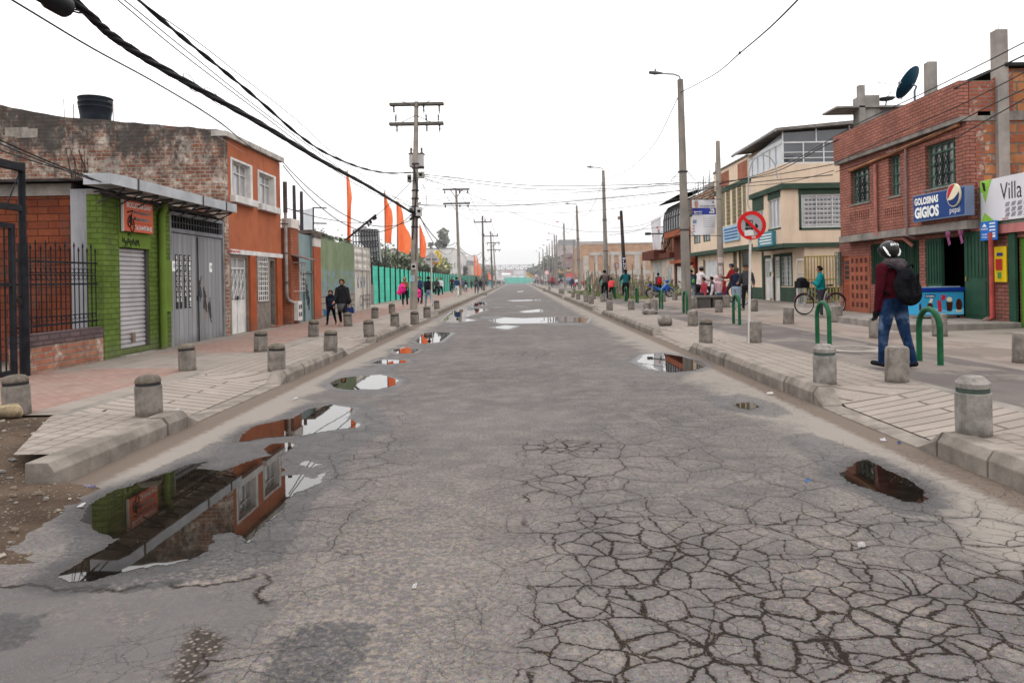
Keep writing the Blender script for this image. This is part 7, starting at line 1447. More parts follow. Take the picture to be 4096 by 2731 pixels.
# long spans between the left utility poles
tops = [(Vector((xt, YP, zt_)), 'the first and second')] + [(b, '') for a, b in poles_L]
for k in range(4):
 for j, dx in enumerate((-1.1, .35, 1.1)): wire([tops[k][0] + Vector((dx, 0, -.35)), tops[k + 1][0] + Vector((dx, 0, -.3))], .007 if k == 0 else .012, 'thin conductor hanging between utility pole crossarms', 'conductors between the utility poles', sag=.9, mat=WIRET, n=14)
 wire([Vector((tops[k][0].x - .1, tops[k][0].y, 5.0)), Vector((tops[k + 1][0].x - .2, tops[k + 1][0].y, 5.0))], .028, 'dark lower cable sagging from pole to pole, span %s' % ('nearest', 'second', 'third', 'fourth')[k], GC, sag=.8)
 wire([Vector((tops[k][0].x + .1, tops[k][0].y, 4.7)), Vector((tops[k + 1][0].x - .1, tops[k + 1][0].y, 4.8))], .012, 'thin lower wire sagging from pole to pole', 'thin lower wires between the utility poles', sag=1.3)
for (v0, u1, v1, Y1, sg_) in ((500, 640, 362, 25.1, 1.2), (485, 650, 380, 25.3, 1.6)): wire([Vector((PX(5), YP, at(950, v0, YP).z)), at(u1, v1, Y1)], .012, ('upper' if v0 == 500 else 'lower') + ' sagging wire from the utility pole back to the orange house', GC, sag=sg_)
wire([Vector((PX(5.5), YP, at(950, 410, YP).z)), at(850, 505, 38), at(760, 505, 31), at(653, 477, 25.6)], .010, 'wire drooping low from the utility pole to the downpipe', GC)
for i, (a_, b_) in enumerate((((0, 330), (230, 420)), ((0, 345), (215, 408)), ((0, 322), (250, 425)))): wire([at(a_[0] - 60, a_[1] - 25, 9 + i), at(*a_, 10 + i * .5), at((a_[0] + b_[0]) / 2, (a_[1] + b_[1]) / 2 + 3, 12), at(*b_, 14.2)], .008, 'thin black wire crossing the red brick house to its rusty rebar', 'thin wires over the red brick house')
# ================================================================== people, bicycles, motorcycle
FAB = {}
def cloth(c, kind='cloth'):
 k = (tuple(c), kind)
 if k not in FAB: FAB[k] = M('%s_%d' % (kind, len(FAB)), c, .25, 14, .95 if kind != 'skin' else .6, .3, .04, grain=70)
 return FAB[k]
SKIN, HAIRC, SHOE = (.38, .19, .12), (.018, .014, .012), (.03, .028, .03)
def denim():
 b = NB('washed_denim'); n = b.noise(7, 5); x, y, z = b.xyz(b.n('ShaderNodeTexCoord').outputs['Object']); lim = b.ss(b.math('ABSOLUTE', b.math('SUBTRACT', z, .66)), .20, .02)
 lim2 = b.ss(b.math('ABSOLUTE', b.math('SUBTRACT', z, .38)), .12, .0); f = b.math('MULTIPLY', b.math('MAXIMUM', lim, b.math('MULTIPLY', lim2, .6)), b.ss(b.noise(4.5, 4), .45, .62))
 col = b.mix(b.ss(n, .35, .7), (.006, .015, .040), (.014, .034, .085)); col = b.mix(b.math('MULTIPLY', f, .42), col, (.20, .30, .46)); b.bump(b.noise(26, 4), .5, .02); return b.fin(col, .9, .04)
def cone(m, p, q, r0, r1, n=10, fl=1.0):
 p, q = Vector(p), Vector(q); d = q - p; L_ = max(d.length, 1e-4); u = d / L_; pts, rs = [], []
 for t in (-1, -.7, -.3, 0): pts.append(p + u * r0 * t); rs.append(max(.001, r0 * math.sqrt(max(0, 1 - t * t))))
 for t in (0, .3, .7, 1): pts.append(q + u * r1 * t); rs.append(max(.001, r1 * math.sqrt(max(0, 1 - t * t))))
 m.tube(pts, rs, n, flat=fl)
def person(loc, face, h, lab, top, bottom, pose='walk', hair=HAIRC, shoe=SHOE, skin=SKIN, vox=.022, ph=1, hat=None, longhair=False, bulk=1.0, skirt=None, sleeve=None, name='person', group=None, arms=None, bent=0.0, poncho=False, hood=None, fingers=False, beard=None, glove=None, botmat=None, seat=None, scarf=None):
 """one continuous body grown round a posed skeleton; materials follow the nearest limb; faces +Y before turning"""
 m = MB(); bones = []
 def B(p, q, r0, r1, k, grow=True, fl=1.0, n=10):
  bones.append((Vector(p), Vector(q), (r0 + r1) / 2, k))
  if grow: cone(m, p, q, r0, r1, n, fl)
 child = h < 1.3; hs = .145 if child else .128   # head height share
 zs = 1 - hs; V = Vector; lean = bent
 P = lambda x, y, z: V((x, y + math.sin(lean) * max(0, z - .52), .52 + (z - .52) * (math.cos(lean) if z > .52 else 1))) * h
 legs = {'walk': ((.36, .22), (-.28, .32)), 'stand': ((.03, .05), (-.02, .03)), 'bike': ((1.10, 1.25), (.55, .75)), 'sit': ((1.45, 1.45), (1.5, 1.5)), 'rest': ((1.35, 1.25), (-.02, .02)), 'astride': ((.10, .15), (.5, .8)), 'stride': ((.14, .07), (-.12, .20))}[pose]
 if ph < 0: legs = legs[::-1]
 low = 9
 for s_, (a, k) in zip((-1, 1), legs):
  hip = P(.052 * s_, 0, .515); l1, l2 = .245 * h, .235 * h; ox = (.024 if pose in ('walk', 'stride') else .02) * s_ * h
  kn = hip + V((ox, l1 * math.sin(a), -l1 * math.cos(a))); an = kn + V((ox * .3, l2 * math.sin(a - k), -l2 * math.cos(a - k))); ft = a - k if a < 0 and pose in ('walk', 'stride') else min(0, a - k) * .3; toe = an + V((.014 * s_ * h, .085 * h * math.cos(ft), -.018 * h + .085 * h * math.sin(ft)))
  w_ = 1.0
  B(hip, kn, .060 * h * bulk * w_, .042 * h * w_, 'bot'); B(kn, an + V((0, 0, .01 * h)), .042 * h * w_, .030 * h * w_, 'bot'); heel = an + V((0, -.02 * h, -.022 * h)); B(heel, toe, .024 * h, .02 * h, 'shoe'); low = min(low, min(heel.z, toe.z) - .024 * h)
 B(P(0, -.004, .515), P(0, -.002, .60), .082 * h * bulk, .080 * h * bulk, 'bot', fl=.8)
 tk = 'top'
 B(P(0, 0, .585), P(0, .004, .70), .086 * h * bulk, .092 * h * bulk, tk, fl=.78); B(P(0, .004, .70), P(0, -.002, .785), .094 * h * bulk, .086 * h, tk, fl=.74)
 for s_ in (-1, 1): B(P(0, -.002, .79), P(.098 * s_, -.002, .795), .052 * h, .044 * h * bulk, tk)
 B(P(0, -.002, .80), P(0, .008, zs + .02), .036 * h, .032 * h, 'skin' if not scarf else 'scarf')
 hc = P(0, .016, zs + hs * .52); R_ = hs * h * .5
 B(hc + V((0, -.02 * R_ / .1, .10 * R_)), hc + V((0, 0, .12 * R_)), R_ * .80, R_ * .80, 'skin'); B(hc + V((0, .25 * R_, -.45 * R_)), hc + V((0, .3 * R_, -.6 * R_)), R_ * .52, R_ * .42, 'skin')
 B(hc + V((0, .80 * R_, .1 * R_)), hc + V((0, .98 * R_, -.18 * R_)), R_ * .10, R_ * .16, 'skin')
 for s_ in (-1, 1): B(hc + V((s_ * .80 * R_, -.05 * R_, .12 * R_)), hc + V((s_ * .82 * R_, -.08 * R_, -.16 * R_)), R_ * .16, R_ * .12, 'skin'); B(hc + V((s_ * .30 * R_, .76 * R_, .12 * R_)), hc + V((s_ * .34 * R_, .76 * R_, .12 * R_)), R_ * .09, R_ * .09, 'eye', False)
 B(hc + V((-.2 * R_, .80 * R_, -.48 * R_)), hc + V((.2 * R_, .80 * R_, -.48 * R_)), R_ * .10, R_ * .10, 'lip', False)
 A = arms or {'walk': ((-.35, .12, .35), (.38, .12, .5)), 'stride': ((-.05, .10, .25), (.2, .12, .5)), 'bike': ((.85, .2, .35), (.85, .2, .35)), 'rest': ((.55, .1, .55), (.35, .1, .9))}.get(pose, ((.05, .12, .25), (.05, .12, .3)))
 if ph < 0: A = A[::-1]
 for s_, (a, o_, b_) in zip((-1, 1), A):
  sh = P(.105 * s_, -.004, .795); u1, u2 = .178 * h, .150 * h; x = math.sin(o_) * s_
  el = sh + V((x * u1, u1 * math.sin(a) * math.cos(o_), -u1 * math.cos(a) * math.cos(o_))); inx = -1.1 * s_ if b_ > 1.6 else -.45 * s_ if b_ > 1.2 else x * .3
  d = V((inx, math.sin(a + b_), -math.cos(a + b_))).normalized(); wr = el + d * u2; ak = 'sleeve' if sleeve else tk
  B(sh, el, .044 * h * bulk, .036 * h * bulk, ak); B(el, wr, .036 * h * bulk, .026 * h, ak); hk = 'glove' if glove else 'skin'
  side = d.cross(V((0, 1, 0)) if abs(d.y) < .8 else V((0, 0, 1))).normalized(); nrm = d.cross(side).normalized(); pm = wr + d * .05 * h
  B(wr, pm, .018 * h, .023 * h, hk, fl=.7)
  if fingers:
   for i, (L_, of) in enumerate(((.040, -.020), (.046, -.0067), (.043, .0067), (.034, .020))):
    k0 = pm + nrm * of * h * .95 + d * .01 * h; k1 = k0 + d * L_ * .55 * h + side * .006 * h * s_; k2 = k1 + d * L_ * .4 * h + side * .016 * h * s_; B(k0, k1, .0075 * h, .007 * h, hk, n=7); B(k1, k2, .007 * h, .0055 * h, hk, n=7)
   t0 = wr + d * .018 * h - nrm * .016 * h; t1 = t0 + d * .026 * h - nrm * .016 * h; B(t0, t1, .009 * h, .007 * h, hk, n=7); B(t1, t1 + d * .02 * h + nrm * .003 * h, .007 * h, .006 * h, hk, n=7)
  else: B(pm, pm + d * .042 * h, .021 * h, .012 * h, hk, fl=.65)
 if skirt: B(P(0, 0, .58), P(0, 0, .40), .10 * h, .115 * h, 'skirt', fl=.85)
 if poncho:
  B(P(0, 0, .78), P(0, 0, .54), .105 * h, .15 * h, tk, fl=.62); B(P(-.06, 0, .78), P(-.155, .0, .52), .065 * h, .05 * h, tk); B(P(.06, 0, .78), P(.155, .0, .56), .065 * h, .05 * h, tk)
 if scarf: B(P(-.04, .02, zs - .02), P(.04, .02, zs - .02), .055 * h, .055 * h, 'scarf'); B(P(0, .05, zs), P(0, .06, zs - .01), .05 * h, .04 * h, 'scarf')
 if hood == 'down': B(P(-.045, -.055, .83), P(.045, -.055, .83), .045 * h, .045 * h, 'hood'); B(P(-.06, -.02, .835), P(.06, -.02, .835), .045 * h, .045 * h, 'hood'); B(P(0, -.08, .80), P(0, -.09, .765), .05 * h, .03 * h, 'hood')
 if hood == 'up': B(hc + V((0, -.2 * R_, .15 * R_)), hc + V((0, -.25 * R_, -.5 * R_)), R_ * .98, R_ * .9, 'hood')
 tmp = m.build('t', [], None, smooth=True); rm = tmp.modifiers.new('r', 'REMESH'); rm.mode = 'VOXEL'; rm.voxel_size = vox * (h / 1.7); sm = tmp.modifiers.new('s', 'SMOOTH'); sm.factor = .5; sm.iterations = 3 if not fingers else 2
 dg = bpy.context.evaluated_depsgraph_get(); me = bpy.data.meshes.new_from_object(tmp.evaluated_get(dg)); old = tmp.data; bpy.data.objects.remove(tmp); bpy.data.meshes.remove(old)
 dz = -low if seat is None else seat - P(0, 0, .515).z
 keys = ['skin', 'top', 'bot', 'shoe', 'eye', 'lip', 'skirt', 'sleeve', 'hood', 'glove', 'scarf']
 cols = dict(skin=cloth(skin, 'skin'), top=cloth(top), bot=botmat or cloth(bottom), shoe=cloth(shoe, 'leather'), eye=cloth((.02, .015, .012), 'skin'), lip=cloth((.25, .08, .07), 'skin'), skirt=cloth(skirt or top), sleeve=cloth(sleeve or top), hood=cloth(hood and (.06, .05, .055) if hood == 'down' else top), glove=cloth(glove or skin), scarf=cloth(scarf or top))
 me.materials.clear(); [me.materials.append(cols[k]) for k in keys]
 n = len(me.polygons); C = np.empty(n * 3); me.polygons.foreach_get('center', C); C = C.reshape(-1, 3); best = np.full(n, 9.0); mi = np.zeros(n, int)
 for p, q, r, k in bones:
  a = np.array(p); d = np.array(q) - a; t = np.clip(((C - a) @ d) / (d @ d + 1e-9), 0, 1); dd = np.linalg.norm(C - a - t[:, None] * d, axis=1) - r
  u = dd < best; best[u] = dd[u]; mi[u] = keys.index(k)
 me.polygons.foreach_set('material_index', mi); me.polygons.foreach_set('use_smooth', [True] * n); me.transform(Matrix.Translation((0, 0, dz))); me.name = 'body'
 o = bpy.data.objects.new(name, None); COL.objects.link(o); o.location = loc; o.rotation_euler = (0, 0, face); tag(o, lab, 'person', group); bo = bpy.data.objects.new('body', me); COL.objects.link(bo); bo.parent = o
 if hair and hood != 'up' and hat != 'helmet':
  q = MB(); cone(q, hc + V((0, -.22 * R_, .02 * R_ + dz)), hc + V((0, .04 * R_, .30 * R_ + dz)), R_ * .88, R_ * .84, 14)
  q.v = [(v[0] * 1.12, hc.y + .3 * R_ if v[1] > hc.y + .3 * R_ and v[2] < hc.z + dz + .38 * R_ else v[1], max(v[2], hc.z + dz - .55 * R_)) for v in q.v]
  if longhair: cone(q, hc + V((0, -.5 * R_, dz)), hc + V((0, -.75 * R_, -1.5 * R_ + dz)), R_ * .75, R_ * .5, 10)
  q.build('hair', cloth(hair, 'hair'), o, smooth=True, org=(0, 0, 0))
 if hat and hat != 'helmet':
  q = MB(); z = hc.z + dz + .30 * R_; q.lathe([(R_ * .92, z), (R_ * .93, z + .25 * R_), (R_ * .75, z + .6 * R_), (R_ * .4, z + .76 * R_), (0, z + .8 * R_)], 14, (0, hc.y - .06 * R_, 0), sy=1.1)
  if hat[1] == 'cap': q.prism([(-.6 * R_, hc.y + .7 * R_), (.6 * R_, hc.y + .7 * R_), (.45 * R_, hc.y + 1.5 * R_), (-.45 * R_, hc.y + 1.5 * R_)], 'Z', z, z + .06 * R_)
  q.build('hat', cloth(hat[0], 'hat'), o, smooth=True, org=(0, 0, 0))
 o['_hc'] = [hc.x, hc.y, hc.z + dz, R_]; return o
def backpack(pr, h, c, lab, c2=None, big=1.0):
 """sits on the carrier's back, a thing of its own"""
 m = MB(); cone(m, (0, -.115 * h, .72 * h), (0, -.125 * h, .60 * h), .075 * h * big, .092 * h * big, 12, 1.0); m.v = [(v[0] * 1.15, v[1], v[2]) for v in m.v]
 for s_ in (-1, 1): m.tube([(s_ * .06 * h, -.09 * h, .80 * h), (s_ * .075 * h, .02 * h, .835 * h), (s_ * .075 * h, .085 * h, .77 * h), (s_ * .09 * h, .03 * h, .64 * h)], .013 * h, 5)
 if c2: m.m = 1; cone(m, (0, -.19 * h * (1 + .25 * (big - 1)), .66 * h), (0, -.20 * h, .60 * h), .05 * h, .055 * h, 10)
 o = m.build('backpack', [cloth(c, 'bag'), cloth(c2 or c, 'bag')], smooth=True); o.location = pr.location; o.rotation_euler = pr.rotation_euler; return tag(o, lab, 'backpack')
def bag(loc, s, c, lab, rz=0):
 m = MB(); m.prism([(-s * .8, 0), (s * .8, 0), (s * .65, s * 1.1), (-s * .65, s * 1.1)], 'Y', -s * .3, s * .3); m.tube([(-s * .4, 0, s * 1.1), (-s * .3, 0, s * 1.6), (s * .3, 0, s * 1.6), (s * .4, 0, s * 1.1)], s * .06, 5); o = m.build('bag', cloth(c, 'bag'), bevel=.01); o.location = loc; o.rotation_euler = (0, 0, rz); return tag(o, lab, 'bag')
TYRE = M('tyre_rubber', (.02, .02, .021), .2, 8, .8); CHR = M('spoke_steel', (.45, .45, .46), .1, 3, .35, metal=.8)
bike_p = {}
def bicycle(loc, rz, lab, c=(.03, .03, .035), basket=False, guard=None, group=None):
 key = (c, basket)
 if key in bike_p: return dup(bike_p[key], loc, rz, lab)
 o = thing('bicycle', lab, 'bicycle', loc, rz, group, world=False); fm = M('bike_paint_%d' % len(bike_p), c, .2, 5, .4, .03)
 for y in (-.53, .53):
  m = MB(); m.torus((0, y, .33), .312, .02, 'X', 28, 6); w = m.build('wheel', TYRE, o, smooth=True); m = MB(); m.torus((0, y, .33), .288, .008, 'X', 28, 4); m.lathe([(.022, -.04), (.022, .04)], 8, (0, y, .33), 'X')
  for i in range(14): a = i * math.pi / 7; m.bar((.02 * (-1) ** i, y, .33), (0, y + .288 * math.cos(a), .33 + .288 * math.sin(a)), .004)
  m.build('spokes', CHR, w)
 J = dict(bb=(0, -.08, .29), st=(0, -.22, .74), hd=(0, .36, .80), hb=(0, .39, .66), ra=(0, -.53, .33), fa=(0, .53, .33)); m = MB(); T_ = lambda a, b_, r_: m.tube([J[a], J[b_]], r_, 7)
 T_('bb', 'st', .016); T_('bb', 'hb', .019); T_('hd', 'hb', .02)
 m.tube([J['hd'], (0, .05, .62) if basket else (0, .1, .77), J['st'] if not basket else (0, -.15, .5)], .016, 7)
 for s_ in (-.05, .05): m.tube([(s_ * .4, -.08, .29), (s_, -.53, .33)], .009, 5); m.tube([(s_ * .4, -.21, .70), (s_, -.53, .33)], .008, 5); m.tube([(s_ * .5, .39, .66), (s_, .53, .33)], .011, 5)
 m.build('frame', fm, o, smooth=True); m = MB(); m.tube([(0, .36, .80), (0, .34, 1.0)], .013, 6); m.tube([(-.29, .22, 1.06), (-.2, .33, 1.03), (0, .35, 1.0), (.2, .33, 1.03), (.29, .22, 1.06)], .012, 6); m.build('handlebar', BLACK, o, smooth=True)
 m = MB(); m.tube([J['st'], (0, -.26, .88)], .012, 6); m.tube([(0, -.40, .91), (0, -.30, .91), (0, -.13, .90)], [.085, .07, .022], 8, flat=.4); m.build('saddle', BLACK, o, smooth=True)
 m = MB(); m.torus((.035, -.08, .29), .085, .008, 'X', 16, 4); m.bar((.05, -.08, .29), (.06, .03, .17), .014); m.bar((-.05, -.08, .29), (-.06, -.19, .41), .014); m.box(.06, .15, -.02, .07, .155, .175); m.box(-.15, -.06, -.23, -.14, .405, .425); m.build('crank', CHR, o)
 if basket:
  m = MB()
  for y in (-.53, .53): m.tube([(0, y + .35 * math.cos(a), .33 + .35 * math.sin(a)) for a in np.linspace(.35 if y > 0 else .2, 2.6 if y > 0 else 2.9, 12)], .028, 6, flat=.5)
  m.build('mudguard', M('mudguard_wine', (.14, .02, .05), .15, 5, .3), o, smooth=True); m = MB(); m.box(-.19, .19, .44, .75, .84, 1.06); m.ball((0, .6, 1.08), (.19, .16, .10), 10, 6); m.build('basket', M('basket_black', (.012, .012, .014), .3, 25, .8, .5), o, bevel=.02)
 bike_p[key] = o; return o
PI = math.pi
def put(g, u, v, vh, *a, **k):   # stand a person where the survey puts feet (u, v) and head top vh
 p = g(u, v); h = max(.7, (at(u, vh, p.y).z - p.z)) * k.pop('hf', 1.0); return person(p, a[0], h, *a[1:], **k), p, h
BLKC, NAVY, JEAN, LJEAN, GREYC = (.02, .02, .023), (.02, .028, .055), (.04, .07, .13), (.20, .27, .36), (.13, .13, .135)
# --- the man in the helmet
p = gr(2056, 846); h = 1.75
wk = person(p, .30, h, 'person in a black helmet, maroon jacket and faded jeans, walking away on the right pavement', (.058, .007, .013), JEAN, 'stride', hat='helmet', vox=.0085, fingers=True, glove=(.012, .012, .014), hood='down', bulk=1.08, botmat=denim(), shoe=(.015, .015, .017), ph=1, bent=.06, arms=((.02, .10, .18), (.25, .12, .6)))
hx, hy, hz, R_ = wk['_hc']; m = MB(); hc = Vector((hx, hy, hz + .01))
m.ball(hc, (R_ * 1.13, R_ * 1.28, R_ * 1.24), 24, 16); m.v = [(x, y, max(z, hc.z - R_ * (1.0 - .1 * (y - hc.y) / R_))) for x, y, z in m.v]; he = m.build('helmet', M('helmet_black', (.012, .012, .014), .1, 3, .4, 0, .22), wk, smooth=True, org=(0, 0, 0))
m = MB(); m.tube([(hc.x + R_ * 1.19 * math.cos(a), hc.y + R_ * 1.34 * math.sin(a), hc.z + R_ * .1) for a in np.linspace(.5, 2.64, 12)], R_ * .42, 6, flat=1.0); m.v = [tuple(hc + (Vector(v) - hc) * min(1.0, 1.22 * R_ * 1.1 / max((Vector(v) - hc).length, 1e-4))) for v in m.v]; m.build('visor', M('visor_dark', (.02, .02, .025), .1, 3, .3, 0, .3), he, smooth=True, org=(0, 0, 0))
for s_ in (-1, 1):
 m = MB(); m.tube([(hc.x + s_ * R_ * 1.17 * math.cos(e) * math.cos(a) , hc.y - R_ * 1.31 * math.cos(e) * math.sin(a), hc.z + R_ * 1.29 * math.sin(e)) for a, e in ((.15, .35), (.35, .15), (.55, -.15), (.7, -.45), (.9, -.62))], [.012, .022, .026, .02, .01], 6, flat=.5); m.build('white_stripe', LET_W, he, org=(0, 0, 0))
tm = text('EVY 30', LET_W, None, (0, 0, 0), 'x+', .175, .045, bold=.03)   # reads across the back of the helmet, bent round the shell
for v in tm.data.vertices:
 a = (v.co.y - .0875) / (R_ * 1.2); e = .42 + v.co.z / (R_ * 1.3) * .9; v.co = hc + Vector((R_ * 1.20 * math.cos(e) * math.sin(a), -R_ * 1.35 * math.cos(e) * math.cos(a), R_ * 1.33 * math.sin(e)))
tm.parent = he; bp_ = MB(); H_ = h
bp_.ball((.0, -.13 * H_, .665 * H_), (.108 * H_, .062 * H_, .148 * H_), 40, 28)
for i, v in enumerate(bp_.v):
 q = Vector(v); t = (q.z - .665 * H_) / (.155 * H_); a = abs(q.x) / (.118 * H_); q.x *= (1.16 - .26 * max(0, t) + .12 * max(0, -t)); q.y -= .035 * H_ * max(0, .3 - t); q.y -= .016 * H_ * max(0, 1 - abs(t + .45) / .4) * max(0, 1 - a); q += Vector((1, .8, .6)) * (.026 * mnoise.noise(q * 5) + .013 * mnoise.noise(q * 13 + Vector((0, q.z * 18, 0)))); bp_.v[i] = tuple(q)
for s_ in (-1, 1): bp_.tube([(s_ * .05 * H_, -.12 * H_, .79 * H_), (s_ * .075 * H_, -.03 * H_, .845 * H_), (s_ * .085 * H_, .07 * H_, .80 * H_), (s_ * .105 * H_, .05 * H_, .70 * H_), (s_ * .11 * H_, -.06 * H_, .60 * H_)], .018 * H_, 6, flat=.5)
bp_.tube([(-.03 * H_, -.17 * H_, .82 * H_), (0, -.19 * H_, .845 * H_), (.03 * H_, -.17 * H_, .82 * H_)], .008 * H_, 5)
for z_, w_ in ((.60, .085), (.735, .07)):
 bp_.tube([(w_ * H_ * math.cos(a), (-.135 - .075 * math.sin(a) - (.03 if z_ < .65 else 0)) * H_, (z_ + .012 * math.sin(a * 2)) * H_) for a in np.linspace(0, PI, 12)], .006 * H_, 5)
for s_ in (-1, 1): bp_.obox((s_ * .03 * H_, -.215 * H_, .685 * H_), (.02, .02, .16 * H_), .1 * s_)
bp = bp_.build('backpack', M('backpack_black', (.008, .008, .010), .4, 9, .9, .5, .04, grain=70), smooth=True); bp.location = wk.location; bp.rotation_euler = wk.rotation_euler; tag(bp, 'big slumped black backpack worn by the person in the helmet', 'backpack')
for s_, nm in ((-1, 'l'), (1, 'r')): pass
# --- woman with the parked bicycle
p = gr(1884, 722); bicycle(tuple(p), PI / 2 + .12, 'city bicycle with a black basket and wine mudguards, held by the woman in teal', (.34, .36, .38), basket=True)
bw, _, _ = put(gr, 1886, 727, 612, PI / 2 - .3, 'person in a teal top and grey leggings standing astride the city bicycle', (.01, .18, .19), (.05, .045, .055), 'stand', bulk=1.32, arms=((.35, .1, 1.7), (.35, .1, 1.7)), shoe=(.5, .45, .46), vox=.014, fingers=True)
# --- mother and child
mo_, p, h = put(gl, 787, 748, 642, PI, 'person in a black poncho and grey skirt walking towards the camera holding a child', BLKC, (.015, .015, .017), 'walk', poncho=True, skirt=(.10, .10, .105), vox=.012, shoe=(.42, .26, .18), fingers=True)
bag(gl(803, 741) + Vector((0, .0, .33)), .2, (.03, .05, .16), 'dark blue paper shopping bag carried by the person in the poncho')
ch_, p, h = put(gl, 761, 746, 667, PI, 'child in a dark padded jacket, scarf over the mouth, beside the black poncho', NAVY, (.012, .013, .02), 'walk', vox=.012, ph=-1, scarf=(.02, .02, .028), bulk=1.15, fingers=True)
m = MB(); m.box(-.05, .05, -.05, .05, 0, .2); o_ = m.build('lunch_bag', cloth((.06, .2, .4), 'bag'), bevel=.01); o_.location = gl(746, 742) + Vector((.02, 0, .28)); tag(o_, 'small blue and red lunch bag in the child\'s hand', 'bag')
# --- left pavement
q_, p, h = put(gl, 930.5, 703, 637, PI, 'person with a brown hooded coat carrying a bright pink bundle beside the utility pole', (.20, .09, .045), BLKC, 'stand', shoe=(.5, .5, .5), vox=.016, hood='up', arms=((.4, .1, 1.4), (.4, .1, 1.4)))
m = MB(); m.ball((0, 0, 0), (.22, .13, .26), 14, 10); m.ball((-.16, .02, -.22), (.16, .1, .17), 12, 8); m.v = [tuple(Vector(v) * (1 + .1 * mnoise.noise(Vector(v) * 7))) for v in m.v]; o_ = m.build('pink_jacket', cloth((.72, .035, .24), 'bag'), smooth=True); o_.location = p + Vector((-.10, -.22, 1.0)); tag(o_, 'bright pink bundled jacket held by the person in the brown hood', 'jacket')
q_, p, h = put(gl, 965, 697, 635, PI, 'person in a dark blue jacket pushing a pink pushchair', (.035, .06, .10), NAVY, 'walk', vox=.016, arms=((.55, .1, .5), (.55, .1, .5)))
o = thing('pushchair', 'pink pushchair with a folded hood pushed by the person in dark blue', 'pushchair', tuple(p + Vector((-.05, -.6, 0))), 0, world=False); m = MB(); m.ball((0, 0, .72), (.2, .24, .2), 12, 8); m.box(-.18, .18, -.2, .2, .38, .62); m.build('hood', cloth((.62, .04, .22), 'bag'), o, bevel=.02); m = MB()
for x in (-.2, .2): m.tube([(x, -.3, .1), (x, .1, .55), (x, .35, 1.0)], .015, 5); m.tube([(x, .25, .1), (x, -.1, .5)], .015, 5)
m.bar((-.2, .35, 1.0), (.2, .35, 1.0), .03); m.build('frame', STL, o)
for x in (-.2, .2):
 for y in (-.3, .25): m = MB(); m.torus((x, y, .1), .085, .02, 'X', 14, 5); m.build('wheel', TYRE, o)
GPL, GPR = 'people far along the left pavement', 'people far along the right pavement'
q_, p, h = put(gl, 985, 704, 635, .3, 'person in a black jacket and light jeans walking away behind the diamond sign', BLKC, LJEAN, 'walk', vox=.016, bulk=1.15, shoe=(.2, .15, .12))
bag(p + Vector((.32, -.1, .78)), .17, (.03, .025, .025), 'dark shoulder bag on the person in the black jacket by the diamond sign')
put(gl, 1003.5, 681, 639, PI, 'person in a black and white jacket and orange cap beside the person in white', (.06, .06, .065), BLKC, 'walk', hat=((.5, .2, .08), 'cap'), shoe=(.6, .6, .6)); put(gl, 1012.5, 680.5, 638, PI, 'person in a white top and black leggings next to the orange cap', (.60, .60, .62), BLKC, 'walk', shoe=(.6, .6, .6), longhair=True, ph=-1)
p = gl(1038.7, 673); bicycle(tuple(p), PI, 'dark bicycle ridden towards the camera by a person in dark red'); person(p + Vector((0, -.12, 0)), PI, 1.66, 'cyclist in a dark red jacket riding towards the camera on the left pavement', (.10, .02, .025), NAVY, 'bike', seat=.95, bent=.3)
q_, p, h = put(gl, 1049.7, 681.5, 637, 0, 'person in white trousers and blue jacket walking away with a brown bag', (.035, .065, .13), (.62, .61, .60), 'walk', shoe=(.3, .3, .3)); bag(p + Vector((.35, 0, .75)), .2, (.24, .17, .12), 'brown shoulder bag beside the white trousers')
put(gl, 1062, 668.5, 641, 0, 'small person in a purple jacket behind the white trousers', (.12, .09, .22), NAVY, 'walk'); put(gl, 1070, 671, 644, 0, 'person in a black top and pale grey skirt on the left pavement', BLKC, BLKC, 'walk', skirt=(.4, .4, .42), longhair=True)
q_, p, h = put(gl, 1094.6, 674.5, 636.7, .05, 'person in a grey hooded top and blue jeans walking away alone on the left pavement', (.11, .11, .115), (.04, .06, .09), 'walk', vox=.018, hood='down'); put(gl, 1126.6, 661.5, 644, 0, 'small person in a bright turquoise outfit far along the left pavement', (.02, .36, .46), (.03, .40, .50), 'walk')
rg = random.Random(17)
def far_people(specs, g, group, where):
 for (u, v, vh, c, bt) in specs: put(g, u, v, vh, rg.choice((0, PI, .3, 2.8)), 'person in dark or plain clothes standing far off ' + where, c, bt, 'walk', group=group, vox=.04)
far_people([(1083, 664, 642, (.03, .05, .035), BLKC), (1103, 669, 641, BLKC, BLKC), (1109, 666, 643, NAVY, JEAN), (1116, 661, 642, BLKC, NAVY), (1120, 659.5, 643, GREYC, BLKC), (1143, 657, 643, NAVY, BLKC), (1147, 656.5, 643, BLKC, JEAN), (1150, 656, 643, (.3, .3, .3), NAVY), (1155, 655, 642.5, (.4, .4, .4), BLKC), (1135, 658, 643, BLKC, BLKC), (1158, 654, 642.5, (.45, .44, .42), JEAN), (1105, 663, 644, (.05, .12, .3), JEAN)], gl, GPL, 'on the left pavement')
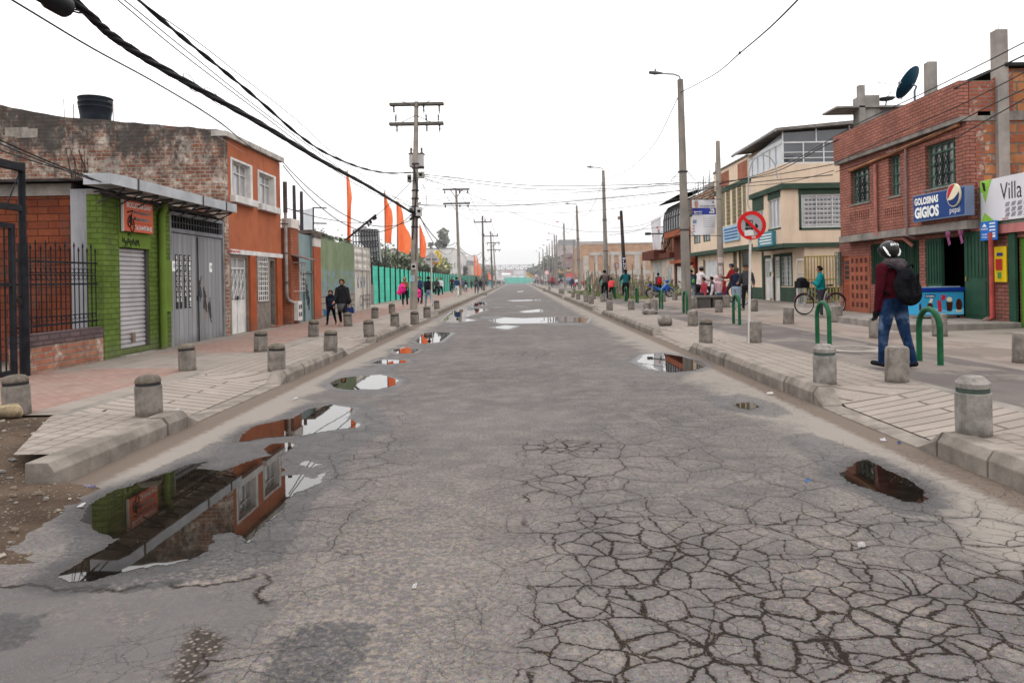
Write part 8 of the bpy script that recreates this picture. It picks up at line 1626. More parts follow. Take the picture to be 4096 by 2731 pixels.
# --- group by the bench
p = BENCH; mp_ = gr(1607, 705)
person(mp_, -PI / 2 + .3, (at(1607, 613, mp_.y).z - mp_.z), 'person in a white jacket and grey cap with one foot up on the stone bench', (.62, .55, .56), BLKC, 'rest', hat=((.12, .12, .13), 'beanie'), bulk=1.15, vox=.014, ph=-1, bent=.15, arms=((.75, .1, .5), (.6, .1, .6)))
q_, p, h = put(gr, 1589, 689, 620, .1, 'child in light jeans with a colourful school backpack behind the white jacket', (.04, .04, .045), LJEAN, 'stand', vox=.018); backpack(q_, h, (.03, .06, .10), 'colourful green and dark school backpack on the child in light jeans', (.10, .30, .08))
for (dx, dy, zt, c, bt, lab) in ((-.30, .42, 1.45, (.36, .05, .07), (.03, .03, .035), 'seated person in a red top on the bench behind the white jacket'), (.02, .35, 1.52, (.05, .05, .055), BLKC, 'seated person with a white-strapped bag, centre of the bench'), (.5, .25, 1.15, (.25, .02, .03), JEAN, 'seated child in a red hooded jacket at the pole end of the bench')):
 person(BENCH + Vector((dx, dy - .05, 0)), PI / 2 + (.3 if dx < 0 else -.2), zt * .95, lab, c, bt, 'sit', seat=.56, vox=.018, sleeve=(.6, .55, .56) if dx == .02 else None, hood='up' if dx == .5 else None)
person(BENCH + Vector((.28, .55, 0)), .2, 1.5, 'person in a pale pink hooded jacket seated behind the bench', (.62, .42, .45), (.6, .6, .6), 'sit', seat=.56, vox=.018, hood='up')
p = gr(1680, 702); bicycle(tuple(p), PI / 2 + .2, 'red framed bicycle ridden by the person with the camouflage backpack', (.20, .015, .02)); q_ = person(p + Vector((.05, 0, 0)), PI / 2 + .2, 1.62, 'person in a dark red jacket and blue cap sitting on a bicycle by the pole', (.22, .018, .022), (.05, .06, .08), 'astride', hat=((.03, .05, .13), 'cap'), vox=.016, seat=.98, arms=((.5, .1, 1.2), (.5, .1, 1.2)))
m = MB(); cone(m, (0, -.24, 1.28), (0, -.26, 1.06), .13, .16, 12); m.m = 1; cone(m, (0, -.38, 1.12), (0, -.40, 1.04), .07, .08, 8); o_ = m.build('backpack', [M('camo_print', (.14, .09, .09), .8, 18), cloth((.08, .05, .05), 'bag')], smooth=True); o_.location = q_.location; o_.rotation_euler = q_.rotation_euler; tag(o_, 'maroon camouflage backpack on the person in the dark red jacket', 'backpack')
put(gr, 1692.5, 711, 616, -.9, 'person in a navy jacket and light blue jeans talking by the round sign', (.022, .028, .05), (.30, .38, .47), 'stand', bulk=1.2, vox=.014, arms=((.3, .1, 1.1), (.5, .1, 1.1)), shoe=(.25, .25, .26), hair=(.06, .045, .04), fingers=True); put(gr, 1716, 713, 609, PI - .4, 'person in a black and white track jacket and dark cap facing the man in navy', (.06, .06, .066), BLKC, 'stand', sleeve=(.04, .04, .045), hat=((.03, .028, .03), 'cap'), vox=.014, arms=((.1, .25, 1.0), (.2, .25, 1.2)), shoe=(.3, .28, .28), fingers=True)
q_, p, h = put(gr, 1513, 682, 627, .2, 'person in a grey jacket with a bright red backpack walking away behind the motorcycle', (.09, .09, .095), BLKC, 'walk', vox=.018, bulk=1.1); backpack(q_, h, (.50, .02, .03), 'bright red backpack on the person behind the motorcycle')
# --- cyclists on the right path
p = gr(1390, 691); bicycle(tuple(p), 0, 'dark bicycle under the cyclist with the grey backpack'); q_ = person(p + Vector((0, -.1, 0)), 0, 1.72, 'cyclist in a brown jacket riding away on the right bike path', (.07, .055, .052), BLKC, 'bike', seat=.97, bent=.25, vox=.018); m = MB(); cone(m, (0, -.30, 1.42), (0, -.25, 1.18), .14, .16, 12); o_ = m.build('backpack', cloth((.13, .10, .10), 'bag'), smooth=True); o_.location = q_.location; tag(o_, 'grey backpack on the cyclist in brown', 'backpack')
put(gr, 1405, 684.5, 638, 0, 'person in a bright coral pink jacket walking away between the two cyclists', (.80, .10, .11), BLKC, 'walk', vox=.018, bulk=1.1)
p = gr(1438, 691); bicycle(tuple(p), 0, 'dark bicycle under the cyclist in the teal coat'); person(p + Vector((0, -.1, 0)), 0, 1.68, 'cyclist in a dark teal coat with long dark hair riding away', (.02, .10, .125), BLKC, 'bike', seat=.97, longhair=True, vox=.018, bulk=1.1, bent=.12)
# --- crowd far right
REDC = (.32, .02, .03)
put(gr, 1315, 663, 637, PI, 'person in a dark blue jacket standing before the far crowd', (.03, .045, .09), NAVY, 'stand'); put(gr, 1325, 662, 638, 0, 'person in a white top among red-clad children', (.6, .6, .62), BLKC, 'walk'); put(gr, 1321, 663, 648, PI, 'child in red beside the person in white', (.5, .02, .06), NAVY, 'walk'); put(gr, 1334, 662, 643, 0, 'child in a red jacket at the third lamp post', REDC, NAVY, 'walk'); put(gr, 1345, 662.5, 644, .2, 'child in maroon right of the third lamp post', (.2, .02, .03), NAVY, 'walk')
p = gr(1269, 661.5); bicycle(tuple(p), PI, 'bicycle ridden by the far person in red'); person(p, PI, 1.6, 'cyclist in red riding towards the camera far down the bike path', REDC, BLKC, 'bike', seat=.95)
far_people([(1280, 658.5, 646, REDC, NAVY), (1284, 658, 643, (.03, .03, .05), JEAN), (1289, 658.5, 638, BLKC, (.2, .2, .2)), (1293, 658.5, 645, (.35, .03, .18), (.5, .5, .5)), (1264, 657, 641, REDC, NAVY), (1260, 656, 642, (.25, .03, .1), BLKC), (1253.5, 655.5, 639, (.5, .5, .5), BLKC), (1243.7, 655.5, 640, REDC, BLKC), (1227, 654, 638, (.5, .5, .5), NAVY), (1231, 654, 640, BLKC, BLKC), (1274, 658, 642, (.3, .02, .03), NAVY), (1299, 659, 643, NAVY, NAVY), (1340, 661, 645, REDC, BLKC), (1236, 654.5, 641, NAVY, JEAN), (1247, 655.5, 642, (.2, .2, .2), NAVY), (1310, 660, 643, (.03, .04, .08), BLKC)], gr, GPR, 'in the crowd on the right')
for (u, v, lab) in ((1184, 650.2, 'cyclist far off in the middle of the road before the turquoise sheet'), (1198.5, 650.8, 'cyclist far off on the road, right of the middle one')):
 p = g0(u, v); bicycle(tuple(p), 0, 'bicycle of the ' + lab, group=None); person(p, 0, 1.7, lab, (.05, .06, .06), BLKC, 'bike', seat=.95, vox=.04)
# --- blue motorcycle
def motorcycle(loc, rz, lab, c):
 o = thing('motorcycle', lab, 'motorcycle', loc, rz, world=False); bl = M('moto_blue', c, .1, 4, .3, 0, .6)
 for y in (-.62, .62):
  m = MB(); m.torus((0, y, .29), .25, .04, 'X', 24, 8); w = m.build('wheel', TYRE, o, smooth=True); m = MB(); m.torus((0, y, .29), .205, .014, 'X', 24, 5); m.lathe([(.06, -.05), (.06, .05)], 10, (0, y, .29), 'X')
  for i in range(10): a = i * PI / 5; m.bar((0, y, .29), (0, y + .205 * math.cos(a), .29 + .205 * math.sin(a)), .01)
  m.build('spokes', CHR, w)
 m = MB(); m.tube([(0, .50, .78), (0, .33, .66), (0, .1, .46), (0, -.15, .50), (0, -.45, .66), (0, -.78, .76)], [.07, .12, .11, .12, .11, .04], 10, flat=1.0); m.tube([(0, .52, .62), (0, .66, .58), (0, .86, .45)], [.05, .06, .03], 8); m.prism([(.34, .3), (.46, .36), (.52, .75), (.38, .82), (.26, .62)], 'X', -.15, .15); m.build('body', bl, o, smooth=True, bevel=.0)
 m = MB(); m.tube([(0, -.68, .82), (0, -.4, .81), (0, -.02, .74)], [.11, .13, .09], 10, flat=.45); m.build('seat', LET_K, o, smooth=True); m = MB(); m.ball((0, .47, .98), (.12, .13, .11), 12, 8); m.build('headlight', bl, o, smooth=True); m = MB(); m.tube([(-.33, .30, 1.02), (-.1, .42, .98), (.1, .42, .98), (.33, .30, 1.02)], .014, 6)
 for s_ in (-1, 1): m.tube([(s_ * .25, .35, 1.0), (s_ * .3, .36, 1.18)], .008, 5); m.ball((s_ * .31, .36, 1.2), (.07, .015, .05), 8, 5)
 m.build('handlebar', BLACK, o); m = MB(); m.box(-.12, .12, -.15, .22, .2, .42); m.tube([(0, .5, .75), (0, .62, .29)], .05, 6); m.bar((-.1, -.1, .3), (-.1, -.62, .29), .05); m.bar((-.1, .0, .25), (-.28, -.05, .02), .025); m.build('engine', M('engine_dark', (.06, .06, .065), .3, 9, .5), o); m = MB(); m.tube([(.14, .1, .24), (.15, -.3, .25), (.16, -.75, .36)], [.025, .045, .055], 8); m.tube([(-.14, -.3, .25), (-.16, -.75, .36)], [.045, .055], 8); m.build('exhaust', CHR, o, smooth=True); m = MB(); m.box(-.08, .08, -.84, -.76, .66, .74); m.build('tail_light', LET_R, o); return o
p = gr(1516, 683); motorcycle(tuple(p), -PI / 2 + .12, 'bright blue motorcycle parked sideways beside the vacant lot', (.008, .10, .42))
p = g0(1163, 651); motorcycle(tuple(p), .2, 'tiny dark motorcycle far down the left kerb', (.02, .02, .025))
for x in [o for o in bpy.data.objects if o.type == 'EMPTY' and '_hc' in o]: del x['_hc']
# ================================================================== distance: trees, vacant lot, far buildings, bridge
HZ = lambda c, f: tuple(x * (1 - f) + y * f for x, y in zip(c, (.62, .61, .63)))  # paints distance haze into a base colour by blending it towards pale grey
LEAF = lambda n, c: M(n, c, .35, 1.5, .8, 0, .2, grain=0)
def tree(u, vb, vt, wpx, Y, lab, kind='round', c=(.055, .085, .035), dens=1500, g=gl, group='trees beyond the green fence', seed=1, leaf=.22, z0=.1):
 r_ = random.Random(seed); b_ = at(u, vb, Y); b_.z = z0; top = at(u, vt, Y); h = top.z - z0; W = wpx / F * Y / 2; o = thing('tree', lab, 'tree', tuple(b_), group=group); m = MB(); tips = []
 th = h * (.45 if kind == 'round' else .92); m.tube([b_, b_ + Vector((r_.uniform(-.1, .1) * W, 0, th * .6)), b_ + Vector((r_.uniform(-.15, .15) * W, 0, th))], [h * .03, h * .02, h * .012], 7)
 for i in range(16):
  if kind == 'round': a = r_.uniform(0, 6.28); s = b_ + Vector((0, 0, th * r_.uniform(.55, 1))); rr = W * r_.uniform(.35, .95); e = b_ + Vector((math.cos(a) * rr, math.sin(a) * rr * .8, th + (h - th) * r_.uniform(.05, .9)))
  elif kind == 'cone': t = r_.uniform(.25, .97); a = r_.uniform(0, 6.28); s = b_ + Vector((0, 0, h * t)); rr = W * (1.05 - t) * r_.uniform(.5, 1.1); e = s + Vector((math.cos(a) * rr, math.sin(a) * rr, rr * .25))
  else: a = r_.uniform(0, 6.28); s = b_ + Vector((0, 0, h * .6)); e = s + Vector((math.cos(a) * W, math.sin(a) * W, h * r_.uniform(-.05, .35)))
  m.tube([s, s.lerp(e, .5) + Vector((0, 0, .1 * W)), e], [h * .009, h * .006, h * .003], 5); tips.append((s, e))
 m.build('trunk', M('bark_' + kind, (.10, .08, .065), .3), o); q = MB(); cr = (W + h - th) * .22 if kind == 'round' else W * .28
 for s, e in tips:
  for k in range(dens // 16):
   if kind == 'palm': t = r_.uniform(.15, 1); p = s.lerp(e, t) + Vector((0, 0, .1 * W - .5 * W * t * t)); d = Vector((r_.gauss(0, 1), r_.gauss(0, 1), -.8)).normalized(); sz = leaf * 1.5; wd_ = .18
   else: p = e.lerp(s, r_.uniform(0, .45)) + Vector((r_.gauss(0, 1), r_.gauss(0, 1), r_.gauss(0, .8))) * cr * .5; d = Vector((r_.gauss(0, 1), r_.gauss(0, 1), r_.gauss(0, 1))).normalized(); sz = leaf * r_.uniform(.6, 1.5); wd_ = .45
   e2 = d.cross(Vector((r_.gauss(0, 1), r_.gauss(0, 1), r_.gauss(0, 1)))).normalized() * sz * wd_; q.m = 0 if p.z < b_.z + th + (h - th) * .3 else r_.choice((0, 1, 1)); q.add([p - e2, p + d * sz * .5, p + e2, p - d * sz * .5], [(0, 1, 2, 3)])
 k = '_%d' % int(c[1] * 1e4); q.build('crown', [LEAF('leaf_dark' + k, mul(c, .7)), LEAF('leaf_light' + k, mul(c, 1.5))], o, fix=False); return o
G1, G2, G3 = (.14, .16, .11), (.12, .135, .085), (.21, .22, .18)  # tree greens painted paler to suggest haze
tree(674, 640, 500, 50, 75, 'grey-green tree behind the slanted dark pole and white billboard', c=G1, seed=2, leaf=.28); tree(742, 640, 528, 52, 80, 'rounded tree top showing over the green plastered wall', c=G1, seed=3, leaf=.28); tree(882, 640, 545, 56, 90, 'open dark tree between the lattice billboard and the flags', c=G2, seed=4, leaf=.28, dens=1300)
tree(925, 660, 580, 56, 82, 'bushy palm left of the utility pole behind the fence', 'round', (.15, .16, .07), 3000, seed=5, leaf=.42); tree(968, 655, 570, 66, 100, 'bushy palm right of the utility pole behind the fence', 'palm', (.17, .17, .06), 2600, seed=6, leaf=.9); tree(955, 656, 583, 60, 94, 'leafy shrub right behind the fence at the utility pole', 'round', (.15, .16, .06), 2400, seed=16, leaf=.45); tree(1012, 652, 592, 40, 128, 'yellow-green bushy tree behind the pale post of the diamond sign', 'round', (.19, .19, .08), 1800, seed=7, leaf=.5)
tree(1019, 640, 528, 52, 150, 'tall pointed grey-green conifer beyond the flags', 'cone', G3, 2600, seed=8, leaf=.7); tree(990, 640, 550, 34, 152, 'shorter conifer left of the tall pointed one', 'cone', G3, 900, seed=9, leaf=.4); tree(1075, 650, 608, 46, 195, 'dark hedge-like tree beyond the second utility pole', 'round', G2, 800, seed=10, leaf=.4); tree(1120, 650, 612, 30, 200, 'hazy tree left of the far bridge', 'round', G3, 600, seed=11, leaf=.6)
tree(1053, 652, 604, 40, 165, 'low palm-like bush under the second utility pole', 'palm', G2, 900, seed=12, leaf=.8)
# yellow sheets caught on the bushes
for (u, v, w_, hh, lab) in ((1005, 592, 18, 34, 'crumpled yellow plastic sheet hanging on the bush right of the diamond sign'),):
 m = MB(); YS = 120; c = at(u, v, YS); n = 8; s_ = w_ / F * YS; t_ = hh / F * YS
 m.v = [(c.x + s_ * (i / n - .5) + .1 * math.sin(j * 2.1 + i), YS + .25 * math.sin(i * 1.3 + j), c.z - t_ * (j / n - .5)) for j in range(n + 1) for i in range(n + 1)]; m.f = [(j * 9 + i, j * 9 + i + 1, j * 9 + i + 10, j * 9 + i + 9) for j in range(n) for i in range(n) if (i * 7 + j * 5) % 6]; m.mi = [0] * len(m.f); solo('plastic_sheet', m, M('yellow_plastic', (.62, .45, .05), .2, 3, .4), lab, 'plastic sheet', (c.x, YS, c.z), fix=False)
# ---- vacant lot on the right: stick fence, weeds, grass
rg = random.Random(40); STK = M('weathered_sticks', (.23, .19, .15), .35, 3, .95, .3); o = thing('stick_fence', 'ragged fence of upright wooden sticks around the vacant lot', 'fence', (11, 85, .3)); P0, P1 = gr(1345, 671), gr(1492, 684)
for i in range(60):
 t = i / 59; p = P0.lerp(P1, t) + Vector((rg.uniform(-.1, .1), rg.uniform(-.3, .3), 0)); hgt = rg.uniform(1.1, 2.0) if i % 6 else rg.uniform(1.8, 2.8); m = MB(); m.tube([p, p + Vector((rg.uniform(-.25, .25), rg.uniform(-.1, .1), hgt))], [.055, .035], 5); m.build('stake', STK, o)
m = MB()
for z in (.7, 1.2): m.tube([P0.lerp(P1, i / 20) + Vector((0, 0, z + rg.uniform(-.15, .15))) for i in range(21)], .02, 4)
m.build('rail', STK, o)
m = MB();
for (t0, t1) in ((.02, .12), (.3, .5), (.62, .72)):
 a, b_ = P0.lerp(P1, t0), P0.lerp(P1, t1); m.v.extend([tuple(a + Vector((0, .2, .7))), tuple(b_ + Vector((0, .2, .6))), tuple(b_ + Vector((0, .2, 1.5))), tuple(a + Vector((0, .2, 1.3)))]); k = len(m.v); m.f.append((k - 4, k - 3, k - 2, k - 1)); m.mi.append(0)
m.build('netting_scrap', M('netting_scrap_green', (.12, .30, .25), .3, 5), o, fix=False)
WD = [LEAF('weed_a', (.13, .17, .06)), LEAF('weed_b', (.20, .22, .10)), LEAF('weed_c', (.24, .21, .15))]; m = MB()
for i in range(2100):
 t = rg.random() * .93; p = P0.lerp(P1, t) + Vector((rg.uniform(.1, 5.0), rg.uniform(0, 8) * (.3 + .7 * (1 - t)), 0)); z = rg.random() ** 1.6 * (.95 + mnoise.noise(p * .35) * .9); p.z += max(0, z); d = Vector((rg.gauss(0, 1), rg.gauss(0, 1), rg.gauss(0, 1.2))).normalized() * rg.uniform(.12, .32); e = d.cross(Vector((rg.gauss(0, 1), rg.gauss(0, 1), .3))).normalized() * .09; m.m = rg.randint(0, 2); m.add([p - e, p + d, p + e], [(0, 1, 2)])
o = m.build('undergrowth', WD, fix=False); o['kind'] = 'stuff'; o['label'] = 'tangled weeds and bushes growing in the vacant lot'
m = MB()
for i in range(5000):
 t = rg.random(); p = P0.lerp(P1, t) + Vector((rg.uniform(-1.7, -.1), rg.uniform(-2.5, 2), 0)); p.z = wz(p.x); d = Vector((rg.gauss(0, .3), rg.gauss(0, .3), 1)) * rg.uniform(.06, .2); e = Vector((.04, .02, 0)); m.m = rg.randint(0, 1); m.add([p - e, p + d, p + e], [(0, 1, 2)])
o = m.build('grass', WD, fix=False); o['kind'] = 'stuff'; o['label'] = 'green grass verge before the stick fence'
# ---- large unfinished brick building beyond the lot
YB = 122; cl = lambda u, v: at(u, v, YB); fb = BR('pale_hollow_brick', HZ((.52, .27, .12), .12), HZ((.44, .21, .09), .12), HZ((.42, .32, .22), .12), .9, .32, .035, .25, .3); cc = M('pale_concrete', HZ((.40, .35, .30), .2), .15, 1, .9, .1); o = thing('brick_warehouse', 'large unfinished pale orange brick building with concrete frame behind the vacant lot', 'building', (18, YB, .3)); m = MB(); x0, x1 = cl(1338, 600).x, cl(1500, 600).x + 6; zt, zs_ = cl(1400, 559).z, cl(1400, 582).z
m.box(x0, x1, YB, YB + 20, 0, zt - .12); m.build('wall', fb, o); m = MB(); m.box(x0 - .05, x1, YB - .1, YB + 20.05, zt - .118, zt + .06)
m.box(x0 + 1.2, x1, YB - .12, YB - .01, zs_ - .3, zs_ + .25); m.box(x0 - .03, x1, YB - .08, YB - .01, 2.0, 2.6)
for u in (1340, 1366, 1386, 1404, 1421, 1457, 1476): c = cl(u, 600); m.box(c.x, c.x + (.85 if u in (1386, 1421, 1457, 1340) else .45), YB - .11, YB - .012, 0, zs_ - .32)
m.build('concrete_frame', cc, o)
for z0, z1 in ((2.8, 4.6), (.6, 2.0)): m = MB(); m.box(x0 - .06, x0 - .01, YB + 2, YB + 8, z0, z1); m.build('window', M('far_window', (.30, .31, .33), .1), o)
# ---- rows of far houses
def far_house(x0, x1, y0, y1, h, c, lab, f=.25, roof=None, wins=2, side=1):
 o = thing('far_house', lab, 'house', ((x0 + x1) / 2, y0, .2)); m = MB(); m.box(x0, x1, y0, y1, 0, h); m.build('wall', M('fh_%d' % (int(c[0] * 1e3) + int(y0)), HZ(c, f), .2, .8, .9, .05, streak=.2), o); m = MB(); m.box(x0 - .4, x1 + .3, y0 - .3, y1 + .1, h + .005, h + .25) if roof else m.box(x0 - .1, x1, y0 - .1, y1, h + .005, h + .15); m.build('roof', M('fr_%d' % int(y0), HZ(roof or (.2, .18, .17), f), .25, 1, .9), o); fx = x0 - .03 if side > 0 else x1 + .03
 for i in range(wins):
  y = y0 + (y1 - y0) * (i + .5) / wins
  for z in np.arange(1.2, h - 1.2, 2.6): m = MB(); m.box(min(fx, fx + .02 * side), max(fx, fx + .02 * side), y - .8, y + .8, z, z + 1.2); m.build('window', M('fw', HZ((.12, .12, .13), .2), .2), o)
RB, TB, CB, GB = (.30, .10, .075), (.40, .24, .14), (.5, .42, .34), (.36, .34, .32)
for i, (y0, y1, h, x0, c, rf) in enumerate(((145, 158, 5.2, 12.5, TB, None), (160, 172, 6.2, 12, RB, (.22, .07, .06)), (173, 188, 6.4, 12, RB, (.2, .07, .06)), (189, 205, 7.6, 12.5, (.26, .10, .08), (.17, .08, .08)), (206, 226, 10.5, 12, (.28, .20, .17), None), (228, 250, 12.5, 13, (.26, .17, .15), None), (252, 285, 8, 12, RB, None), (288, 330, 9, 12, CB, None))):
 far_house(x0, x0 + 14, y0, y1, h, c, ('single-storey tan block', 'brick row house with a dark red tin roof', 'second brick row house with a dark red tin roof', 'brick house with a purple-brown roof', 'tall grey-brown block with a rooftop tank', 'tallest brown apartment block on the right', 'far red brick block near the bridge', 'pale block just before the bridge on the right')[i] + ' in the distant right row', .12 + .035 * i, rf, 3)
c = at(1252, 545 + 2, 212); m = MB(); m.lathe([(.7, 10.6), (.8, 12.2), (.0, 12.4)], 12, (c.x + 6, 215, 0)); m.box(c.x + 4, c.x + 9, 214, 219, 10.6, 12.6); solo('roof_tank', m, M('tank_haze', HZ((.05, .06, .07), .25), .1), 'dark roof tank and stair block on the tall grey-brown block', 'water tank', (c.x + 6, 215, 10.6))
tree(1262, 655, 582, 44, 190, 'dark green tree among the far right lamp posts', 'round', (.06, .085, .05), 900, seed=21, leaf=.6, group='far trees'); tree(1232, 655, 606, 40, 260, 'hazy tree right of the far bridge', 'round', (.12, .14, .11), 700, seed=22, leaf=.8, group='far trees'); tree(1298, 660, 612, 40, 150, 'low bush under the bunting on the right', 'round', G2, 700, seed=23, leaf=.4, group='far trees')
for i, (x1, y0, y1, h, c) in enumerate(((-12, 140, 175, 7.5, (.62, .60, .58)), (-11, 178, 205, 5, CB), (-10, 215, 250, 6, GB), (-9.5, 260, 300, 6.5, RB))): far_house(x1 - 20, x1, y0, y1, h, c, ('long white modern block with ribbon windows', 'low cream block past the white modern one', 'grey block among the far flags', 'dull brick block near the bridge')[i] + ' on the far left', .15 + .06 * i, None, 6, -1)
o = thing('white_office_block', 'white low office block with horizontal windows behind the flags', 'building', (-16, 200, .2)); m = MB(); a, b_ = at(1058, 588, 200), at(1097, 640, 200); m.box(a.x - 1, b_.x - .5, 200, 209, 0, a.z); m.build('wall', M('office_white', HZ((.6, .58, .57), .1), .08, 1), o); m = MB(); m.box(a.x, b_.x - 1, 199.93, 199.98, a.z - 2.6, a.z - 1.3); m.build('window', M('office_glass', HZ((.16, .18, .2), .15), .2, 2), o)
# ---- pedestrian bridge, sheet across the road, police vans
YO = 320; o = thing('footbridge', 'grey steel truss pedestrian footbridge crossing high over the far end of the road', 'bridge', (0, YO, 0)); z0, z1 = at(1188, 619, YO).z, at(1188, 608, YO).z; xa, xb = at(1128, 612, YO).x, at(1226, 612, YO).x; ST = M('bridge_steel', HZ((.16, .17, .18), .35), .1); m = MB(); m.box(xa - 6, xb + 8, YO, YO + 2.2, z0 - .5, z0); m.box(xa, xb, YO, YO + .25, z1 - .25, z1); n = 9
for i in range(n + 1): x = xa + (xb - xa) * i / n; m.bar((x, YO, z0), (x, YO, z1), .2)
for i in range(n): x = xa + (xb - xa) * i / n; e = xa + (xb - xa) * (i + 1) / n; m.bar((x, YO, z0 if i % 2 else z1), (e, YO, z1 if i % 2 else z0), .18)
for z in (.33, .66): m.bar((xa, YO, z0 + (z1 - z0) * z), (xb, YO, z0 + (z1 - z0) * z), .08)
m.build('truss', ST, o); m = MB()
for x in (at(1136, 640, YO).x, at(1149, 640, YO).x, at(1207, 640, YO).x): m.box(x - .6, x + .6, YO + .5, YO + 1.7, 0, z0 - .52)
m.build('pier', M('pier_concrete', HZ((.4, .4, .42), .35), .1), o); m = MB(); m.box(at(1212, 640, YO).x, at(1222, 640, YO).x + 4, YO - 6, YO + 3, 0, 4.2); m.build('ramp', M('ramp_dark', HZ((.14, .12, .11), .3), .2), o)
YT = 246; m = MB(); a, b_ = at(1158, 637, YT), at(1223, 637, YT); n = 24; zt = lambda t: 2.0 + .25 * math.sin(t * 3.1) - .3 * math.sin(math.pi * t) * .4
m.v = [(a.x + (b_.x - a.x) * i / n, YT + .15 * math.sin(i * 1.1), z) for i in range(n + 1) for z in (.04, zt(i / n))]; m.f = [(2 * i, 2 * i + 2, 2 * i + 3, 2 * i + 1) for i in range(n)]; m.mi = [0] * n; solo('turquoise_sheet', m, M('turquoise_netting', (.10, .58, .48), .1, .5, .8, .1), 'long turquoise cloth barrier stretched across the road at the far end', 'barrier', (0, YT, 0), fix=False)
def van(u, v, Y, lab, c, w_=2.0, h=2.5):
 x = at(u, v, Y).x; o = thing('van', lab, 'van', (x, Y, 0)); m = MB(); m.prism([(Y, .45), (Y, 1.2), (Y + .7, 1.4), (Y + 1.2, h - .1), (Y + 1.6, h), (Y + 5, h), (Y + 5, .45)], 'X', x - w_ / 2, x + w_ / 2); m.build('body', M('van_%d' % u, HZ(c, .2), .06, 1, .4), o, bevel=.06); m = MB(); m.quad((x - w_ * .43, Y + .66, 1.44), (x + w_ * .43, Y + .66, 1.44), (x + w_ * .40, Y + 1.12, h - .25), (x - w_ * .40, Y + 1.12, h - .25)); m.build('windscreen', M('van_glass', HZ((.05, .06, .07), .2), .1), o, fix=False)
 for s_ in (-1, 1):
  for yy in (1.0, 4.1): m = MB(); m.lathe([(.34, -.1), (.34, .1)], 14, (x + s_ * w_ * .44, Y + yy, .34), 'X'); m.build('wheel', TYRE, o)
  m = MB(); m.box(x + s_ * .75 - .17, x + s_ * .75 + .17, Y - .03, Y - .003, .8, 1.0); m.build('headlight', LET_W, o)
van(1182, 640, 300, 'pale truck waiting behind the turquoise barrier', (.6, .6, .58)); van(1197, 640, 295, 'white police van with blue windows behind the turquoise barrier', (.65, .68, .75)); van(1307, 656, 98 + 30, 'dark blue car-like van parked beside the far crowd', (.03, .06, .12), 1.8, 1.7); van(1152, 650, 300, 'grey van at the far left end of the barrier', (.35, .35, .36), 1.9, 1.9)
for k, (u0, v0, u1, v1, w_, Y, c, lab) in enumerate(((1158, 628, 1178, 622, 6, 340, (.35, .08, .06), 'red shop hoarding under the bridge'), (1181, 630, 1206, 621, 3, 345, (.7, .68, .72), 'white and purple awning under the bridge'), (1150, 636, 1172, 630, 3, 335, (.7, .7, .72), 'white stall roof at the left end of the barrier'))): a, b_ = at(u0, v0, Y), at(u1, v1, Y); m = MB(); m.prism([(Y, a.z), (Y, b_.z), (Y + w_, b_.z + .6), (Y + w_, a.z)], 'X', a.x, b_.x); m.box(a.x, a.x + .2, Y, Y + .2, 0, a.z); m.box(b_.x - .2, b_.x, Y, Y + .2, 0, a.z); solo('market_stall', m, M('stall_%d' % k, HZ(c, .3), .1), lab, 'stall', tuple(a))
# overcast haze hanging over the far street
hb = MB(); hb.box(-150, 150, 70, 600, -.02, 60); hm = bpy.data.materials.new('street_haze'); hm.use_nodes = True; ht_ = hm.node_tree; ht_.nodes.clear(); ho = ht_.nodes.new('ShaderNodeOutputMaterial'); hv = ht_.nodes.new('ShaderNodeVolumeScatter'); hv.inputs['Density'].default_value = .0013; hv.inputs['Color'].default_value = (.97, .97, 1, 1); ht_.links.new(hv.outputs[0], ho.inputs['Volume']); hz_ = hb.build('haze', hm); hz_['kind'] = 'stuff'; hz_['label'] = 'thin grey haze over the far end of the street'
# hazy skyline past the bridge
m = MB(); rr = random.Random(77)
for i in range(60):
 x = rr.uniform(-120, 120); w_ = rr.uniform(6, 16); h = rr.uniform(3, 8) + (4 if abs(x) > 30 else 0); y = rr.uniform(420, 560); far_w = 0
 m.m = i % 3; m.box(x, x + w_, y, y + 10, 0, h)
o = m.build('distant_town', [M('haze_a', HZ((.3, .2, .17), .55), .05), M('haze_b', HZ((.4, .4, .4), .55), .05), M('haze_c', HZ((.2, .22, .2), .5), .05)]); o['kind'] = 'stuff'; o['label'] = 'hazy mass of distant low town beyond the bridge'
# ---- bunting on the right
for k, (u0, v0, u1, v1, Y) in enumerate(((1281, 619, 1319, 612, 118), (1281, 621, 1318, 620, 122), (1296, 613, 1319, 611, 116))):
 a, b_ = at(u0, v0, Y), at(u1, v1, Y + 6); o = thing('bunting', 'string of red, white and yellow bunting, ' + ('upper', 'lower', 'shortest and highest')[k] + ' of the far right strings', 'bunting', tuple(a)); m = MB(); Pt = [a.lerp(b_, i / 24) - Vector((0, 0, .5 * math.sin(PI * i / 24))) for i in range(25)]; m.tube(Pt, .02, 4); m.build('string', WIRET, o); m = MB()
 for i in range(24): m.m = (i * 2 + k) % 3; m.add([Pt[i], Pt[i + 1], Pt[i].lerp(Pt[i + 1], .5) - Vector((0, 0, .42))], [(0, 1, 2)])
 m.build('pennants', [M('pennant_red', (.5, .05, .05)), M('pennant_white', (.65, .62, .6)), M('pennant_yellow', (.6, .45, .05))], o, fix=False)
